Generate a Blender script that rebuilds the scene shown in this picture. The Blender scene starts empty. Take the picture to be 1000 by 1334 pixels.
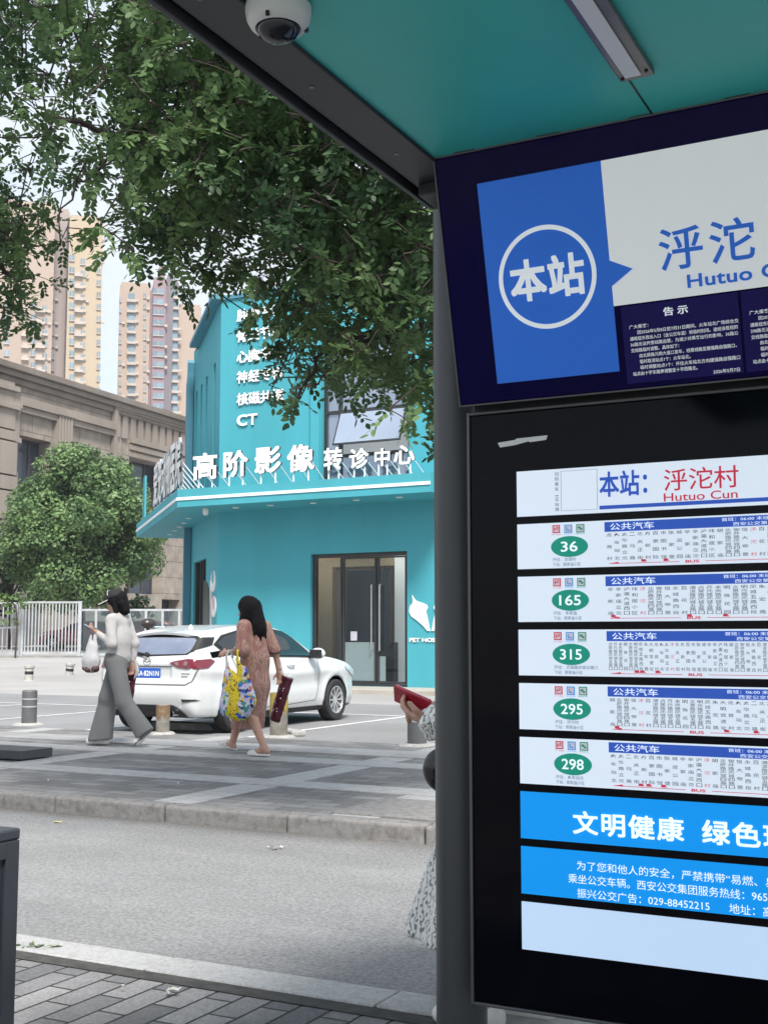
import bpy, bmesh, math, random
import numpy as np
from mathutils import Vector, Matrix
from mathutils.bvhtree import BVHTree
from mathutils.geometry import delaunay_2d_cdt

SC = bpy.context.scene
COL = SC.collection
R = math.radians
random.seed(11)
RNG = np.random.default_rng(11)

# ------------------------------------------------------------------ camera, sky, sun, exposure
FPX, PW, PH = 1560.0, 1000.0, 1334.0
EYE = np.array([0.0, 0.0, 1.28]); PITCH = R(5.97); YAW = R(27.4)
cd = bpy.data.cameras.new('camera'); cam = bpy.data.objects.new('camera', cd); COL.objects.link(cam)
cd.sensor_fit = 'VERTICAL'; cd.sensor_height = 24.0; cd.lens = FPX / PH * 24.0
cd.clip_start = 0.05; cd.clip_end = 4000
cam.location = EYE; cam.rotation_euler = (R(90) + PITCH, 0, YAW)
SC.camera = cam

SUN_EL, SUN_AZ = R(52), R(138)          # azimuth measured clockwise from +Y
sdir = Vector((math.sin(SUN_AZ) * math.cos(SUN_EL), math.cos(SUN_AZ) * math.cos(SUN_EL), math.sin(SUN_EL)))
W = bpy.data.worlds.new('World'); SC.world = W; W.use_nodes = True
nt = W.node_tree; nt.nodes.clear()
out = nt.nodes.new('ShaderNodeOutputWorld')
sky = nt.nodes.new('ShaderNodeTexSky'); sky.sky_type = 'NISHITA'; sky.sun_disc = False
sky.sun_elevation = SUN_EL; sky.sun_rotation = SUN_AZ; sky.air_density = 1.2; sky.dust_density = 1.5
bg1 = nt.nodes.new('ShaderNodeBackground'); bg1.inputs[1].default_value = 0.10
nt.links.new(sky.outputs[0], bg1.inputs[0])
bg2 = nt.nodes.new('ShaderNodeBackground'); bg2.inputs[0].default_value = (0.86, 0.93, 1.0, 1); bg2.inputs[1].default_value = 0.435
tc = nt.nodes.new('ShaderNodeTexCoord'); mp = nt.nodes.new('ShaderNodeMapping'); mp.inputs['Scale'].default_value = (1, 1, 2.6)
nz = nt.nodes.new('ShaderNodeTexNoise'); nz.inputs['Scale'].default_value = 2.6; nz.inputs['Detail'].default_value = 6; nz.inputs['Roughness'].default_value = 0.55
cr = nt.nodes.new('ShaderNodeValToRGB'); cr.color_ramp.elements[0].position = 0.36; cr.color_ramp.elements[1].position = 0.60
cr.color_ramp.elements[0].color = (0.45, 0.45, 0.45, 1); cr.color_ramp.elements[1].color = (0.97, 0.97, 0.97, 1)
nt.links.new(tc.outputs['Generated'], mp.inputs[0]); nt.links.new(mp.outputs[0], nz.inputs[0]); nt.links.new(nz.outputs[0], cr.inputs[0])
mx = nt.nodes.new('ShaderNodeMixShader')
nt.links.new(cr.outputs[0], mx.inputs[0]); nt.links.new(bg1.outputs[0], mx.inputs[1]); nt.links.new(bg2.outputs[0], mx.inputs[2])
nt.links.new(mx.outputs[0], out.inputs[0])

sl = bpy.data.lights.new('sun', 'SUN'); sl.energy = 2.9; sl.angle = R(16); sl.color = (1.0, 0.96, 0.9)
so = bpy.data.objects.new('sun', sl); COL.objects.link(so); so.rotation_euler = (-sdir).to_track_quat('-Z', 'Y').to_euler()

SC.view_settings.view_transform = 'Standard'; SC.view_settings.look = 'None'
SC.view_settings.exposure = 1.36; SC.view_settings.gamma = 1.0
SC.cycles.max_bounces = 6; SC.cycles.transparent_max_bounces = 12

# ------------------------------------------------------------------ photo measuring (a pixel of the photo to a point of the place)
_fw = np.array([-math.sin(YAW) * math.cos(PITCH), math.cos(YAW) * math.cos(PITCH), math.sin(PITCH)])
_rt = np.array([math.cos(YAW), math.sin(YAW), 0.0]); _up = np.cross(_rt, _fw)
def ray(px, py): return _fw + _rt * (px - PW / 2) / FPX - _up * (py - PH / 2) / FPX
def at_d(px, py, d): return EYE + ray(px, py) * d
def at_z(px, py, z=0.0): r = ray(px, py); return EYE + r * (z - EYE[2]) / r[2]
def at_y(px, py, y): r = ray(px, py); return EYE + r * y / r[1]
def at_plane(px, py, o, n): r = ray(px, py); return EYE + r * (np.dot(np.array(o) - EYE, n) / np.dot(r, n))

# ------------------------------------------------------------------ materials
_mats = {}
def mat(name, rgb, rough=0.6, metal=0.0, var=0.12, scale=6.0, bump=0.0, bscale=60.0, spec=0.5, emit=None, estr=0.0,
        transl=0.0, coat=0.0, dirt=0.0, stretch=None):
    if name in _mats: return _mats[name]
    m = bpy.data.materials.new(name); m.use_nodes = True; _mats[name] = m
    t = m.node_tree; b = t.nodes['Principled BSDF']
    b.inputs['Roughness'].default_value = rough; b.inputs['Metallic'].default_value = metal
    b.inputs['Specular IOR Level'].default_value = spec
    if coat: b.inputs['Coat Weight'].default_value = coat; b.inputs['Coat Roughness'].default_value = 0.04
    tcn = t.nodes.new('ShaderNodeTexCoord'); src = tcn.outputs['Object']
    if stretch:
        mpn = t.nodes.new('ShaderNodeMapping'); mpn.inputs['Scale'].default_value = stretch
        t.links.new(src, mpn.inputs[0]); src = mpn.outputs[0]
    n1 = t.nodes.new('ShaderNodeTexNoise'); n1.inputs['Scale'].default_value = scale; n1.inputs['Detail'].default_value = 5
    n1.inputs['Roughness'].default_value = 0.6
    t.links.new(src, n1.inputs[0])
    r1 = t.nodes.new('ShaderNodeValToRGB'); r1.color_ramp.elements[0].position = 0.3; r1.color_ramp.elements[1].position = 0.72
    lo = [c * (1 - var) for c in rgb]; hi = [min(1, c * (1 + var)) for c in rgb]
    r1.color_ramp.elements[0].color = (*lo, 1); r1.color_ramp.elements[1].color = (*hi, 1)
    t.links.new(n1.outputs[0], r1.inputs[0]); colr = r1.outputs[0]
    if dirt:
        n3 = t.nodes.new('ShaderNodeTexNoise'); n3.inputs['Scale'].default_value = scale * 0.35; n3.inputs['Detail'].default_value = 8
        t.links.new(src, n3.inputs[0])
        r3 = t.nodes.new('ShaderNodeValToRGB'); r3.color_ramp.elements[0].position = 0.45; r3.color_ramp.elements[1].position = 0.7
        r3.color_ramp.elements[0].color = (1, 1, 1, 1); k = 1 - dirt; r3.color_ramp.elements[1].color = (k, k * 0.97, k * 0.93, 1)
        t.links.new(n3.outputs[0], r3.inputs[0])
        mm = t.nodes.new('ShaderNodeMixRGB'); mm.blend_type = 'MULTIPLY'; mm.inputs[0].default_value = 1
        t.links.new(colr, mm.inputs[1]); t.links.new(r3.outputs[0], mm.inputs[2]); colr = mm.outputs[0]
    t.links.new(colr, b.inputs['Base Color'])
    if rough > 0.12:
        mr = t.nodes.new('ShaderNodeMapRange'); mr.inputs[3].default_value = max(0.02, rough - 0.08); mr.inputs[4].default_value = min(1, rough + 0.08)
        t.links.new(n1.outputs[0], mr.inputs[0]); t.links.new(mr.outputs[0], b.inputs['Roughness'])
    if bump:
        n2 = t.nodes.new('ShaderNodeTexNoise'); n2.inputs['Scale'].default_value = bscale; n2.inputs['Detail'].default_value = 4
        t.links.new(src, n2.inputs[0])
        bp = t.nodes.new('ShaderNodeBump'); bp.inputs['Strength'].default_value = bump; bp.inputs['Distance'].default_value = 0.01
        t.links.new(n2.outputs[0], bp.inputs['Height']); t.links.new(bp.outputs[0], b.inputs['Normal'])
    if emit:
        b.inputs['Emission Color'].default_value = (*emit, 1); b.inputs['Emission Strength'].default_value = estr
    if transl:
        o = t.nodes['Material Output']; tr = t.nodes.new('ShaderNodeBsdfTranslucent')
        t.links.new(colr, tr.inputs[0]); ms = t.nodes.new('ShaderNodeMixShader'); ms.inputs[0].default_value = transl
        t.links.new(b.outputs[0], ms.inputs[1]); t.links.new(tr.outputs[0], ms.inputs[2]); t.links.new(ms.outputs[0], o.inputs[0])
    return m

def glass_mat(name, tint, alpha, rough=0.02, spec=0.5):
    # thin architectural glass: tinted see-through mixed with a clear reflection
    m = bpy.data.materials.new(name); m.use_nodes = True; t = m.node_tree; t.nodes.clear()
    o = t.nodes.new('ShaderNodeOutputMaterial'); tr = t.nodes.new('ShaderNodeBsdfTransparent'); tr.inputs[0].default_value = (*tint, 1)
    gl = t.nodes.new('ShaderNodeBsdfGlossy'); gl.inputs['Roughness'].default_value = rough; gl.inputs[0].default_value = (0.9, 0.95, 1, 1)
    fr = t.nodes.new('ShaderNodeFresnel'); fr.inputs[0].default_value = 1.5
    ad = t.nodes.new('ShaderNodeMath'); ad.operation = 'MULTIPLY_ADD'; ad.inputs[1].default_value = spec; ad.inputs[2].default_value = alpha
    ms = t.nodes.new('ShaderNodeMixShader')
    t.links.new(fr.outputs[0], ad.inputs[0]); t.links.new(ad.outputs[0], ms.inputs[0]); t.links.new(tr.outputs[0], ms.inputs[1])
    t.links.new(gl.outputs[0], ms.inputs[2]); t.links.new(ms.outputs[0], o.inputs[0])
    return m

def brick_mat(name, c1, c2, mortar, bw, bh, msize=0.01, offset=0.5, rot=0.0, rough=0.85, bump=0.35, speck=0.15, axes='XY', bias=0.0, grime=0.25, loc=(0, 0, 0)):
    m = bpy.data.materials.new(name); m.use_nodes = True; t = m.node_tree; b = t.nodes['Principled BSDF']
    b.inputs['Roughness'].default_value = rough; b.inputs['Specular IOR Level'].default_value = 0.3
    tcn = t.nodes.new('ShaderNodeTexCoord'); src = tcn.outputs['Object']
    if axes != 'XY':
        sp = t.nodes.new('ShaderNodeSeparateXYZ'); cb = t.nodes.new('ShaderNodeCombineXYZ'); t.links.new(src, sp.inputs[0])
        t.links.new(sp.outputs[axes[0]], cb.inputs[0]); t.links.new(sp.outputs[axes[1]], cb.inputs[1]); src = cb.outputs[0]
    mpn = t.nodes.new('ShaderNodeMapping'); mpn.inputs['Rotation'].default_value = (0, 0, rot); mpn.inputs['Location'].default_value = loc
    t.links.new(src, mpn.inputs[0])
    br = t.nodes.new('ShaderNodeTexBrick'); br.inputs['Scale'].default_value = 1.0
    br.inputs['Brick Width'].default_value = bw; br.inputs['Row Height'].default_value = bh; br.inputs['Mortar Size'].default_value = msize
    br.inputs['Mortar Smooth'].default_value = 0.2; br.inputs['Bias'].default_value = bias; br.offset = offset
    br.inputs['Color1'].default_value = (*c1, 1); br.inputs['Color2'].default_value = (*c2, 1); br.inputs['Mortar'].default_value = (*mortar, 1)
    t.links.new(mpn.outputs[0], br.inputs[0])
    n1 = t.nodes.new('ShaderNodeTexNoise'); n1.inputs['Scale'].default_value = 90; n1.inputs['Detail'].default_value = 3
    n2 = t.nodes.new('ShaderNodeTexNoise'); n2.inputs['Scale'].default_value = 1.3; n2.inputs['Detail'].default_value = 6
    t.links.new(src, n1.inputs[0]); t.links.new(src, n2.inputs[0])
    col = br.outputs[0]
    for n, k in ((n1, speck), (n2, grime)):
        mr = t.nodes.new('ShaderNodeMapRange'); mr.inputs[1].default_value = 0.3; mr.inputs[2].default_value = 0.7
        mr.inputs[3].default_value = 1 - k; mr.inputs[4].default_value = 1 + k
        t.links.new(n.outputs[0], mr.inputs[0])
        mm = t.nodes.new('ShaderNodeMixRGB'); mm.blend_type = 'MULTIPLY'; mm.inputs[0].default_value = 1
        t.links.new(col, mm.inputs[1]); t.links.new(mr.outputs[0], mm.inputs[2]); col = mm.outputs[0]
    t.links.new(col, b.inputs['Base Color'])
    bp = t.nodes.new('ShaderNodeBump'); bp.inputs['Strength'].default_value = bump; bp.inputs['Distance'].default_value = 0.01; bp.invert = True
    t.links.new(br.outputs['Fac'], bp.inputs['Height']); t.links.new(bp.outputs[0], b.inputs['Normal'])
    return m

# ------------------------------------------------------------------ mesh helpers
class MB:
    def __init__(s): s.v = []; s.f = []; s.m = []; s.mi = 0
    def add(s, vs, fs):
        o = len(s.v); s.v.extend([tuple(map(float, p)) for p in vs]); s.f.extend([tuple(i + o for i in f) for f in fs]); s.m.extend([s.mi] * len(fs)); return s
    def box(s, x0, x1, y0, y1, z0, z1, M=None):
        vs = [(x0,y0,z0),(x1,y0,z0),(x1,y1,z0),(x0,y1,z0),(x0,y0,z1),(x1,y0,z1),(x1,y1,z1),(x0,y1,z1)]
        if M is not None: vs = [M @ Vector(p) for p in vs]
        return s.add(vs, [(0,3,2,1),(4,5,6,7),(0,1,5,4),(1,2,6,5),(2,3,7,6),(3,0,4,7)])
    def bar(s, a, b, w, h=None, up=(0, 0, 1)):
        a = Vector(a); b = Vector(b); h = h or w; d = (b - a).normalized(); u = Vector(up)
        if abs(d.dot(u)) > 0.99: u = Vector((0, 1, 0))
        sx = d.cross(u).normalized() * w / 2; sy = sx.cross(d).normalized() * h / 2
        vs = [a - sx - sy, a + sx - sy, a + sx + sy, a - sx + sy, b - sx - sy, b + sx - sy, b + sx + sy, b - sx + sy]
        return s.add(vs, [(0,3,2,1),(4,5,6,7),(0,1,5,4),(1,2,6,5),(2,3,7,6),(3,0,4,7)])
    def tube(s, pts, rad, n=10, cap=True):
        pts = [Vector(p) for p in pts]; rad = rad if hasattr(rad, '__len__') else [rad] * len(pts)
        vs = []; prev = None
        for i, p in enumerate(pts):
            d = (pts[min(i + 1, len(pts) - 1)] - pts[max(i - 1, 0)]).normalized()
            if prev is None: u = d.orthogonal().normalized()
            else: u = (prev - d * prev.dot(d)).normalized()
            prev = u; w = d.cross(u)
            for k in range(n):
                a = 2 * math.pi * k / n; vs.append(p + (u * math.cos(a) + w * math.sin(a)) * rad[i])
        fs = []
        for i in range(len(pts) - 1):
            for k in range(n):
                k2 = (k + 1) % n; fs.append((i*n+k, i*n+k2, (i+1)*n+k2, (i+1)*n+k))
        if cap: fs.append(tuple(range(n))[::-1]); fs.append(tuple((len(pts)-1)*n + k for k in range(n)))
        return s.add(vs, fs)
    def lathe(s, prof, n=24, M=None, cap=True):
        vs = []; fs = []
        for r, z in prof:
            for k in range(n):
                a = 2 * math.pi * k / n; p = Vector((r * math.cos(a), r * math.sin(a), z)); vs.append(M @ p if M is not None else p)
        for i in range(len(prof) - 1):
            for k in range(n):
                k2 = (k + 1) % n; fs.append((i*n+k, i*n+k2, (i+1)*n+k2, (i+1)*n+k))
        if cap: fs.append(tuple(range(n))[::-1]); fs.append(tuple((len(prof)-1)*n + k for k in range(n)))
        return s.add(vs, fs)
    def prism(s, poly, o, u, v, depth):
        # polygon (a,b) in plane o+a*u+b*v, extruded by depth along -(u x v) side's opposite: front face at o, back at o - n*depth
        o, u, v = Vector(o), Vector(u), Vector(v); n = u.cross(v).normalized(); k = len(poly)
        fr = [o + u * a + v * b for a, b in poly]; bk = [p - n * depth for p in fr]
        fs = [tuple(range(k)), tuple(range(2*k-1, k-1, -1))] + [(i, k + i, k + (i+1) % k, (i+1) % k) for i in range(k)]
        return s.add(fr + bk, fs)
    def quad(s, a, b, c, d): return s.add([a, b, c, d], [(0, 1, 2, 3)])
    def build(s, name, mats, parent=None, smooth=False, bevel=0.0, loc=None, seg=2, angle=35):
        me = bpy.data.meshes.new(name); me.from_pydata(s.v, [], s.f)
        mats = mats if isinstance(mats, (list, tuple)) else [mats]
        for m in mats: me.materials.append(m)
        if len(mats) > 1: me.polygons.foreach_set('material_index', s.m)
        me.update()
        o = bpy.data.objects.new(name, me); COL.objects.link(o)
        if smooth:
            me.polygons.foreach_set('use_smooth', [True] * len(me.polygons))
            try: me.set_sharp_from_angle(angle=R(angle))
            except Exception: pass
        if bevel:
            bv = o.modifiers.new('bevel', 'BEVEL'); bv.width = bevel; bv.segments = seg; bv.limit_method = 'ANGLE'; bv.angle_limit = R(40)
        if parent is not None: o.parent = parent
        if loc is not None: o.location = loc
        return o

def tag(o, label=None, cat=None, group=None, kind=None):
    if label: o['label'] = label
    if cat: o['category'] = cat
    if group: o['group'] = group
    if kind: o['kind'] = kind
    return o
def thing(name, label, cat, loc=(0, 0, 0), rz=0.0, group=None):
    o = bpy.data.objects.new(name, None); COL.objects.link(o); o.location = tuple(map(float, loc)); o.rotation_euler = (0, 0, rz)
    o.empty_display_size = 0.2
    return tag(o, label, cat, group)
def structure(o): o['kind'] = 'structure'; return o
def copy_tree(o, parent=None):
    c = o.copy(); COL.objects.link(c)
    if parent is not None: c.parent = parent
    for ch in list(o.children): copy_tree(ch, c)
    return c
def mesh_np(name, V, F, m, parent=None, smooth=True):
    me = bpy.data.meshes.new(name); V = np.asarray(V, np.float32); F = np.asarray(F, np.int32); k = F.shape[1]
    me.vertices.add(len(V)); me.vertices.foreach_set('co', V.ravel())
    me.loops.add(F.size); me.loops.foreach_set('vertex_index', F.ravel())
    me.polygons.add(len(F)); me.polygons.foreach_set('loop_start', np.arange(0, F.size, k, dtype=np.int32))
    me.update(calc_edges=True); me.validate()
    if smooth: me.polygons.foreach_set('use_smooth', np.ones(len(me.polygons), bool))
    for q in (m if isinstance(m, (list, tuple)) else [m]): me.materials.append(q)
    o = bpy.data.objects.new(name, me); COL.objects.link(o)
    if parent is not None: o.parent = parent
    return o

# ------------------------------------------------------------------ lettering
_gl = {}
def glyph(s, bold=0.0, ext=0.0, sp=1.0, res=3):
    key = (s, bold, ext, sp, res)
    if key in _gl: return _gl[key]
    c = bpy.data.curves.new('lettering', 'FONT'); c.body = s; c.size = 1.0; c.offset = bold; c.extrude = ext; c.resolution_u = res
    c.space_character = sp
    o = bpy.data.objects.new('lettering', c); COL.objects.link(o)
    dg = bpy.context.evaluated_depsgraph_get(); me = bpy.data.meshes.new_from_object(o.evaluated_get(dg))
    V = np.array([v.co[:] for v in me.vertices]) if len(me.vertices) else np.zeros((0, 3)); F = [tuple(p.vertices) for p in me.polygons]
    bpy.data.objects.remove(o); bpy.data.curves.remove(c); bpy.data.meshes.remove(me)
    bb = (V[:, 0].min(), V[:, 1].min(), V[:, 0].max(), V[:, 1].max()) if len(V) else (0, 0, 1, 1)
    _gl[key] = (V, F, bb); return _gl[key]
def put_text(mb, s, x0, y0, x1, y1, o, u, v, lift=0.001, bold=0.0, depth=0.0, sp=1.0, res=3, keep=False):
    # fits string s into the box (x0,y0)-(x1,y1) of the plane o+x*u+y*v
    if bold > 0.013:      # heavy weight: the thin outline laid down five times, each a hair proud of the last
        V0, F0, bb0 = glyph(s, 0.0, 0.5 if depth else 0.0, sp, res); hgt = bb0[3] - bb0[1]
        bx_, by_ = bold * (x1 - x0) / max(1e-6, bb0[2] - bb0[0]), bold * (y1 - y0) / hgt
        st = max(2e-4, 0.02 * depth)
        for i_, (qx, qy) in enumerate(((-1, -1), (1, -1), (-1, 1), (1, 1), (0, 0), (-1, 0), (1, 0), (0, 1), (0, -1))):
            put_text(mb, s, x0 + bx_ + qx * bx_, y0 + by_ + qy * by_, x1 - bx_ + qx * bx_, y1 - by_ + qy * by_, o, u, v, lift + i_ * st, 0.0, depth, sp, res)
        return
    V, F, bb = glyph(s, bold, 0.5 if depth else 0.0, sp, res)
    if not len(V): return
    sx = (x1 - x0) / max(1e-6, bb[2] - bb[0]); sy = (y1 - y0) / max(1e-6, bb[3] - bb[1])
    if keep: sx = sy
    o, u, v = np.array(o, float), np.array(u, float), np.array(v, float); n = np.cross(u, v)
    X = (V[:, 0] - bb[0]) * sx + x0; Y = (V[:, 1] - bb[1]) * sy + y0; Z = V[:, 2] * depth + lift + (depth / 2 if depth else 0)
    P = o + X[:, None] * u + Y[:, None] * v + Z[:, None] * n
    mb.add(P, F)

# ------------------------------------------------------------------ implicit shapes: smooth unions turned into one continuous skin
class SDF:
    def __init__(s, lo, hi, h):
        s.lo = np.array(lo, float); s.h = h; s.n = np.ceil((np.array(hi, float) - s.lo) / h).astype(int) + 1
        s.D = np.full(s.n, 0.25, np.float32)
    def _win(s, lo, hi):
        a = np.clip(np.floor((lo - s.lo) / s.h).astype(int), 0, s.n); b = np.clip(np.ceil((hi - s.lo) / s.h).astype(int) + 1, 0, s.n)
        if np.any(b <= a): return None
        sl = tuple(slice(a[i], b[i]) for i in range(3))
        g = np.meshgrid(*[s.lo[i] + s.h * np.arange(a[i], b[i]) for i in range(3)], indexing='ij')
        return sl, np.stack(g, -1)
    @staticmethod
    def _smin(a, b, k):
        if k <= 0: return np.minimum(a, b)
        h = np.clip(0.5 + 0.5 * (b - a) / k, 0, 1); return b + (a - b) * h - k * h * (1 - h)
    def cone(s, a, b, ra, rb, k=0.02, sub=False, flat=None):
        a = np.array(a, float); b = np.array(b, float); m = max(ra, rb) + 3 * k + 2 * s.h
        w = s._win(np.minimum(a, b) - m, np.maximum(a, b) + m)
        if w is None: return s
        sl, P = w; ab = b - a; t = np.clip(((P - a) @ ab) / max(1e-9, ab @ ab), 0, 1)
        q = P - a - t[..., None] * ab
        if flat is not None:      # flatten across one axis: (axis vector, factor)
            ax = np.array(flat[0], float); ax /= np.linalg.norm(ax); c = q @ ax; q = q + (c * (1 / flat[1] - 1))[..., None] * ax
        d = np.linalg.norm(q, axis=-1) - (ra + (rb - ra) * t)
        s._mix(sl, d, k, sub); return s
    def ell(s, c, r, k=0.02, rot=None, sub=False):
        c = np.array(c, float); r = np.array(r, float); m = r.max() + 3 * k + 2 * s.h
        w = s._win(c - m, c + m)
        if w is None: return s
        sl, P = w; q = P - c
        if rot is not None: q = q @ np.array(rot)
        k0 = np.linalg.norm(q / r, axis=-1); k1 = np.linalg.norm(q / (r * r), axis=-1)
        d = k0 * (k0 - 1) / np.maximum(k1, 1e-6); s._mix(sl, d, k, sub); return s
    def cut(s, p, n):                       # keep the side where (x-p).n < 0
        n = np.array(n, float); n /= np.linalg.norm(n); sl, P = s._win(s.lo, s.lo + s.h * s.n)
        s.D = np.maximum(s.D, ((P - np.array(p)) @ n).astype(np.float32)[:s.n[0], :s.n[1], :s.n[2]]); return s
    def _mix(s, sl, d, k, sub):
        d = d.astype(np.float32)
        s.D[sl] = -s._smin(-s.D[sl], d, k) if sub else s._smin(s.D[sl], d, k)
    def mesh(s, relax=2):
        return surface_nets(s.D, s.lo, s.h, relax)
def surface_nets(D, lo, h, relax=2):
    D = D.copy(); D[0] = D[-1] = 0.1; D[:, 0] = D[:, -1] = 0.1; D[:, :, 0] = D[:, :, -1] = 0.1
    D[D == 0] = 1e-6
    I = D < 0; nx, ny, nz = D.shape
    cnt = np.zeros((nx-1, ny-1, nz-1), np.int8)
    for dx in (0, 1):
        for dy in (0, 1):
            for dz in (0, 1): cnt += I[dx:nx-1+dx, dy:ny-1+dy, dz:nz-1+dz]
    idx = np.argwhere((cnt > 0) & (cnt < 8)); N = len(idx)
    ids = np.full(cnt.shape, -1, np.int32); ids[tuple(idx.T)] = np.arange(N)
    acc = np.zeros((N, 3)); num = np.zeros(N)
    for ax in range(3):
        o1, o2 = [a for a in range(3) if a != ax]
        for e1 in (0, 1):
            for e2 in (0, 1):
                a = idx.copy(); a[:, o1] += e1; a[:, o2] += e2; b = a.copy(); b[:, ax] += 1
                da = D[tuple(a.T)]; db = D[tuple(b.T)]; c = (da < 0) != (db < 0)
                t = np.where(c, da / np.where(c, da - db, 1), 0); p = a.astype(float); p[:, ax] += t
                acc[c] += p[c]; num[c] += 1
    V = lo + h * acc / num[:, None]
    F = []
    for ax in range(3):
        o1, o2 = [(1, 2), (2, 0), (0, 1)][ax]
        sl = [slice(1, -1)] * 3; sl[ax] = slice(0, -1); s2 = list(sl); s2[ax] = slice(1, None)
        A = I[tuple(sl)]; B = I[tuple(s2)]; e = np.argwhere(A != B); off = np.array([1, 1, 1]); off[ax] = 0; e = e + off
        if not len(e): continue
        ins = I[tuple(e.T)]
        def cid(d1, d2):
            c = e.copy(); c[:, o1] += d1; c[:, o2] += d2; return ids[tuple(c.T)]
        q = np.stack([cid(-1, -1), cid(0, -1), cid(0, 0), cid(-1, 0)], 1)
        q[~ins] = q[~ins][:, ::-1]; F.append(q)
    F = np.concatenate(F)
    for _ in range(relax):
        S = np.zeros_like(V); n = np.zeros(len(V))
        for i in range(4):
            j = (i + 1) % 4
            np.add.at(S, F[:, i], V[F[:, j]]); np.add.at(n, F[:, i], 1); np.add.at(S, F[:, j], V[F[:, i]]); np.add.at(n, F[:, j], 1)
        V = 0.5 * V + 0.5 * S / n[:, None]
    return V, F
# ================================================================== SETTING: ground, road, pavements
M_asph = mat('asphalt', (0.225, 0.225, 0.227), rough=0.9, var=0.10, scale=1.2, bump=0.6, bscale=140, spec=0.25)
# fine grit of the asphalt
_t = M_asph.node_tree; _b = _t.nodes['Principled BSDF']
_lk = _b.inputs['Base Color'].links[0].from_socket
_tc = _t.nodes.new('ShaderNodeTexCoord'); _n = _t.nodes.new('ShaderNodeTexNoise'); _n.inputs['Scale'].default_value = 55; _n.inputs['Detail'].default_value = 3; _n.inputs['Roughness'].default_value = 0.7
_t.links.new(_tc.outputs['Object'], _n.inputs[0])
_r = _t.nodes.new('ShaderNodeMapRange'); _r.inputs[1].default_value = 0.30; _r.inputs[2].default_value = 0.70; _r.inputs[3].default_value = 0.66; _r.inputs[4].default_value = 1.36
_t.links.new(_n.outputs[0], _r.inputs[0])
_m = _t.nodes.new('ShaderNodeMixRGB'); _m.blend_type = 'MULTIPLY'; _m.inputs[0].default_value = 1
_t.links.new(_lk, _m.inputs[1]); _t.links.new(_r.outputs[0], _m.inputs[2])
_v = _t.nodes.new('ShaderNodeTexNoise'); _v.inputs['Scale'].default_value = 0.55; _v.inputs['Detail'].default_value = 7; _v.inputs['Roughness'].default_value = 0.65
_mp = _t.nodes.new('ShaderNodeMapping'); _mp.inputs['Scale'].default_value = (0.5, 2.0, 1)
_t.links.new(_tc.outputs['Object'], _mp.inputs[0]); _t.links.new(_mp.outputs[0], _v.inputs[0])
_r2 = _t.nodes.new('ShaderNodeMapRange'); _r2.inputs[1].default_value = 0.3; _r2.inputs[2].default_value = 0.7; _r2.inputs[3].default_value = 0.86; _r2.inputs[4].default_value = 1.1
_t.links.new(_v.outputs[0], _r2.inputs[0])
_m2 = _t.nodes.new('ShaderNodeMixRGB'); _m2.blend_type = 'MULTIPLY'; _m2.inputs[0].default_value = 1
_t.links.new(_m.outputs[0], _m2.inputs[1]); _t.links.new(_r2.outputs[0], _m2.inputs[2])
# gutter grime along both edges, two tyre polished tracks and a long repaired seam
_s = _t.nodes.new('ShaderNodeSeparateXYZ'); _t.links.new(_tc.outputs['Object'], _s.inputs[0])
_w = _t.nodes.new('ShaderNodeMath'); _w.operation = 'MULTIPLY_ADD'; _w.inputs[1].default_value = 0.5; _t.links.new(_v.outputs[0], _w.inputs[0]); _t.links.new(_s.outputs['Y'], _w.inputs[2])
_cr = _t.nodes.new('ShaderNodeValToRGB'); _mr = _t.nodes.new('ShaderNodeMapRange'); _mr.inputs[1].default_value = 4.0; _mr.inputs[2].default_value = 7.1
_t.links.new(_w.outputs[0], _mr.inputs[0]); _t.links.new(_mr.outputs[0], _cr.inputs[0])
_e = _cr.color_ramp.elements; _e[0].position = 0.0; _e[0].color = (.78, .77, .75, 1); _e[1].position = 1.0; _e[1].color = (.62, .60, .57, 1)
for _p, _c in ((.09, 1.0), (.22, .97), (.30, 1.07), (.38, .98), (.60, .97), (.70, 1.06), (.78, .97), (.90, .93)):
    _q = _e.new(_p); _q.color = (_c, _c, _c, 1)
_m3 = _t.nodes.new('ShaderNodeMixRGB'); _m3.blend_type = 'MULTIPLY'; _m3.inputs[0].default_value = 1
_t.links.new(_m2.outputs[0], _m3.inputs[1]); _t.links.new(_cr.outputs[0], _m3.inputs[2]); _t.links.new(_m3.outputs[0], _b.inputs['Base Color'])

M_lot = mat('lot_asphalt', (0.22, 0.22, 0.225), rough=0.85, var=0.14, scale=0.5, bump=0.3, bscale=90, spec=0.3, dirt=0.12)
M_conc = mat('forecourt_concrete', (0.32, 0.312, 0.305), rough=0.85, var=0.12, scale=0.3, bump=0.2, bscale=40, dirt=0.18)
M_granite = mat('granite', (0.36, 0.36, 0.36), rough=0.7, var=0.22, scale=70, bump=0.15, bscale=120, dirt=0.15)
M_kerb = mat('kerb_stone', (0.205, 0.197, 0.192), rough=0.8, var=0.14, scale=45, bump=0.3, bscale=70, dirt=0.35)
M_band = mat('paving_band', (0.36, 0.357, 0.355), rough=0.75, var=0.12, scale=30, bump=0.1, dirt=0.2)
M_tact = brick_mat('tactile_paving', (0.285, 0.282, 0.28), (0.325, 0.322, 0.32), (0.17, 0.17, 0.17), 0.6, 0.3, 0.006, grime=0.2, bump=0.2)
M_paver = brick_mat('dark_paver', (0.145, 0.140, 0.138), (0.235, 0.229, 0.226), (0.085, 0.083, 0.08), 0.30, 0.15, 0.006, grime=0.25, bump=0.5, speck=0.18)
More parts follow.
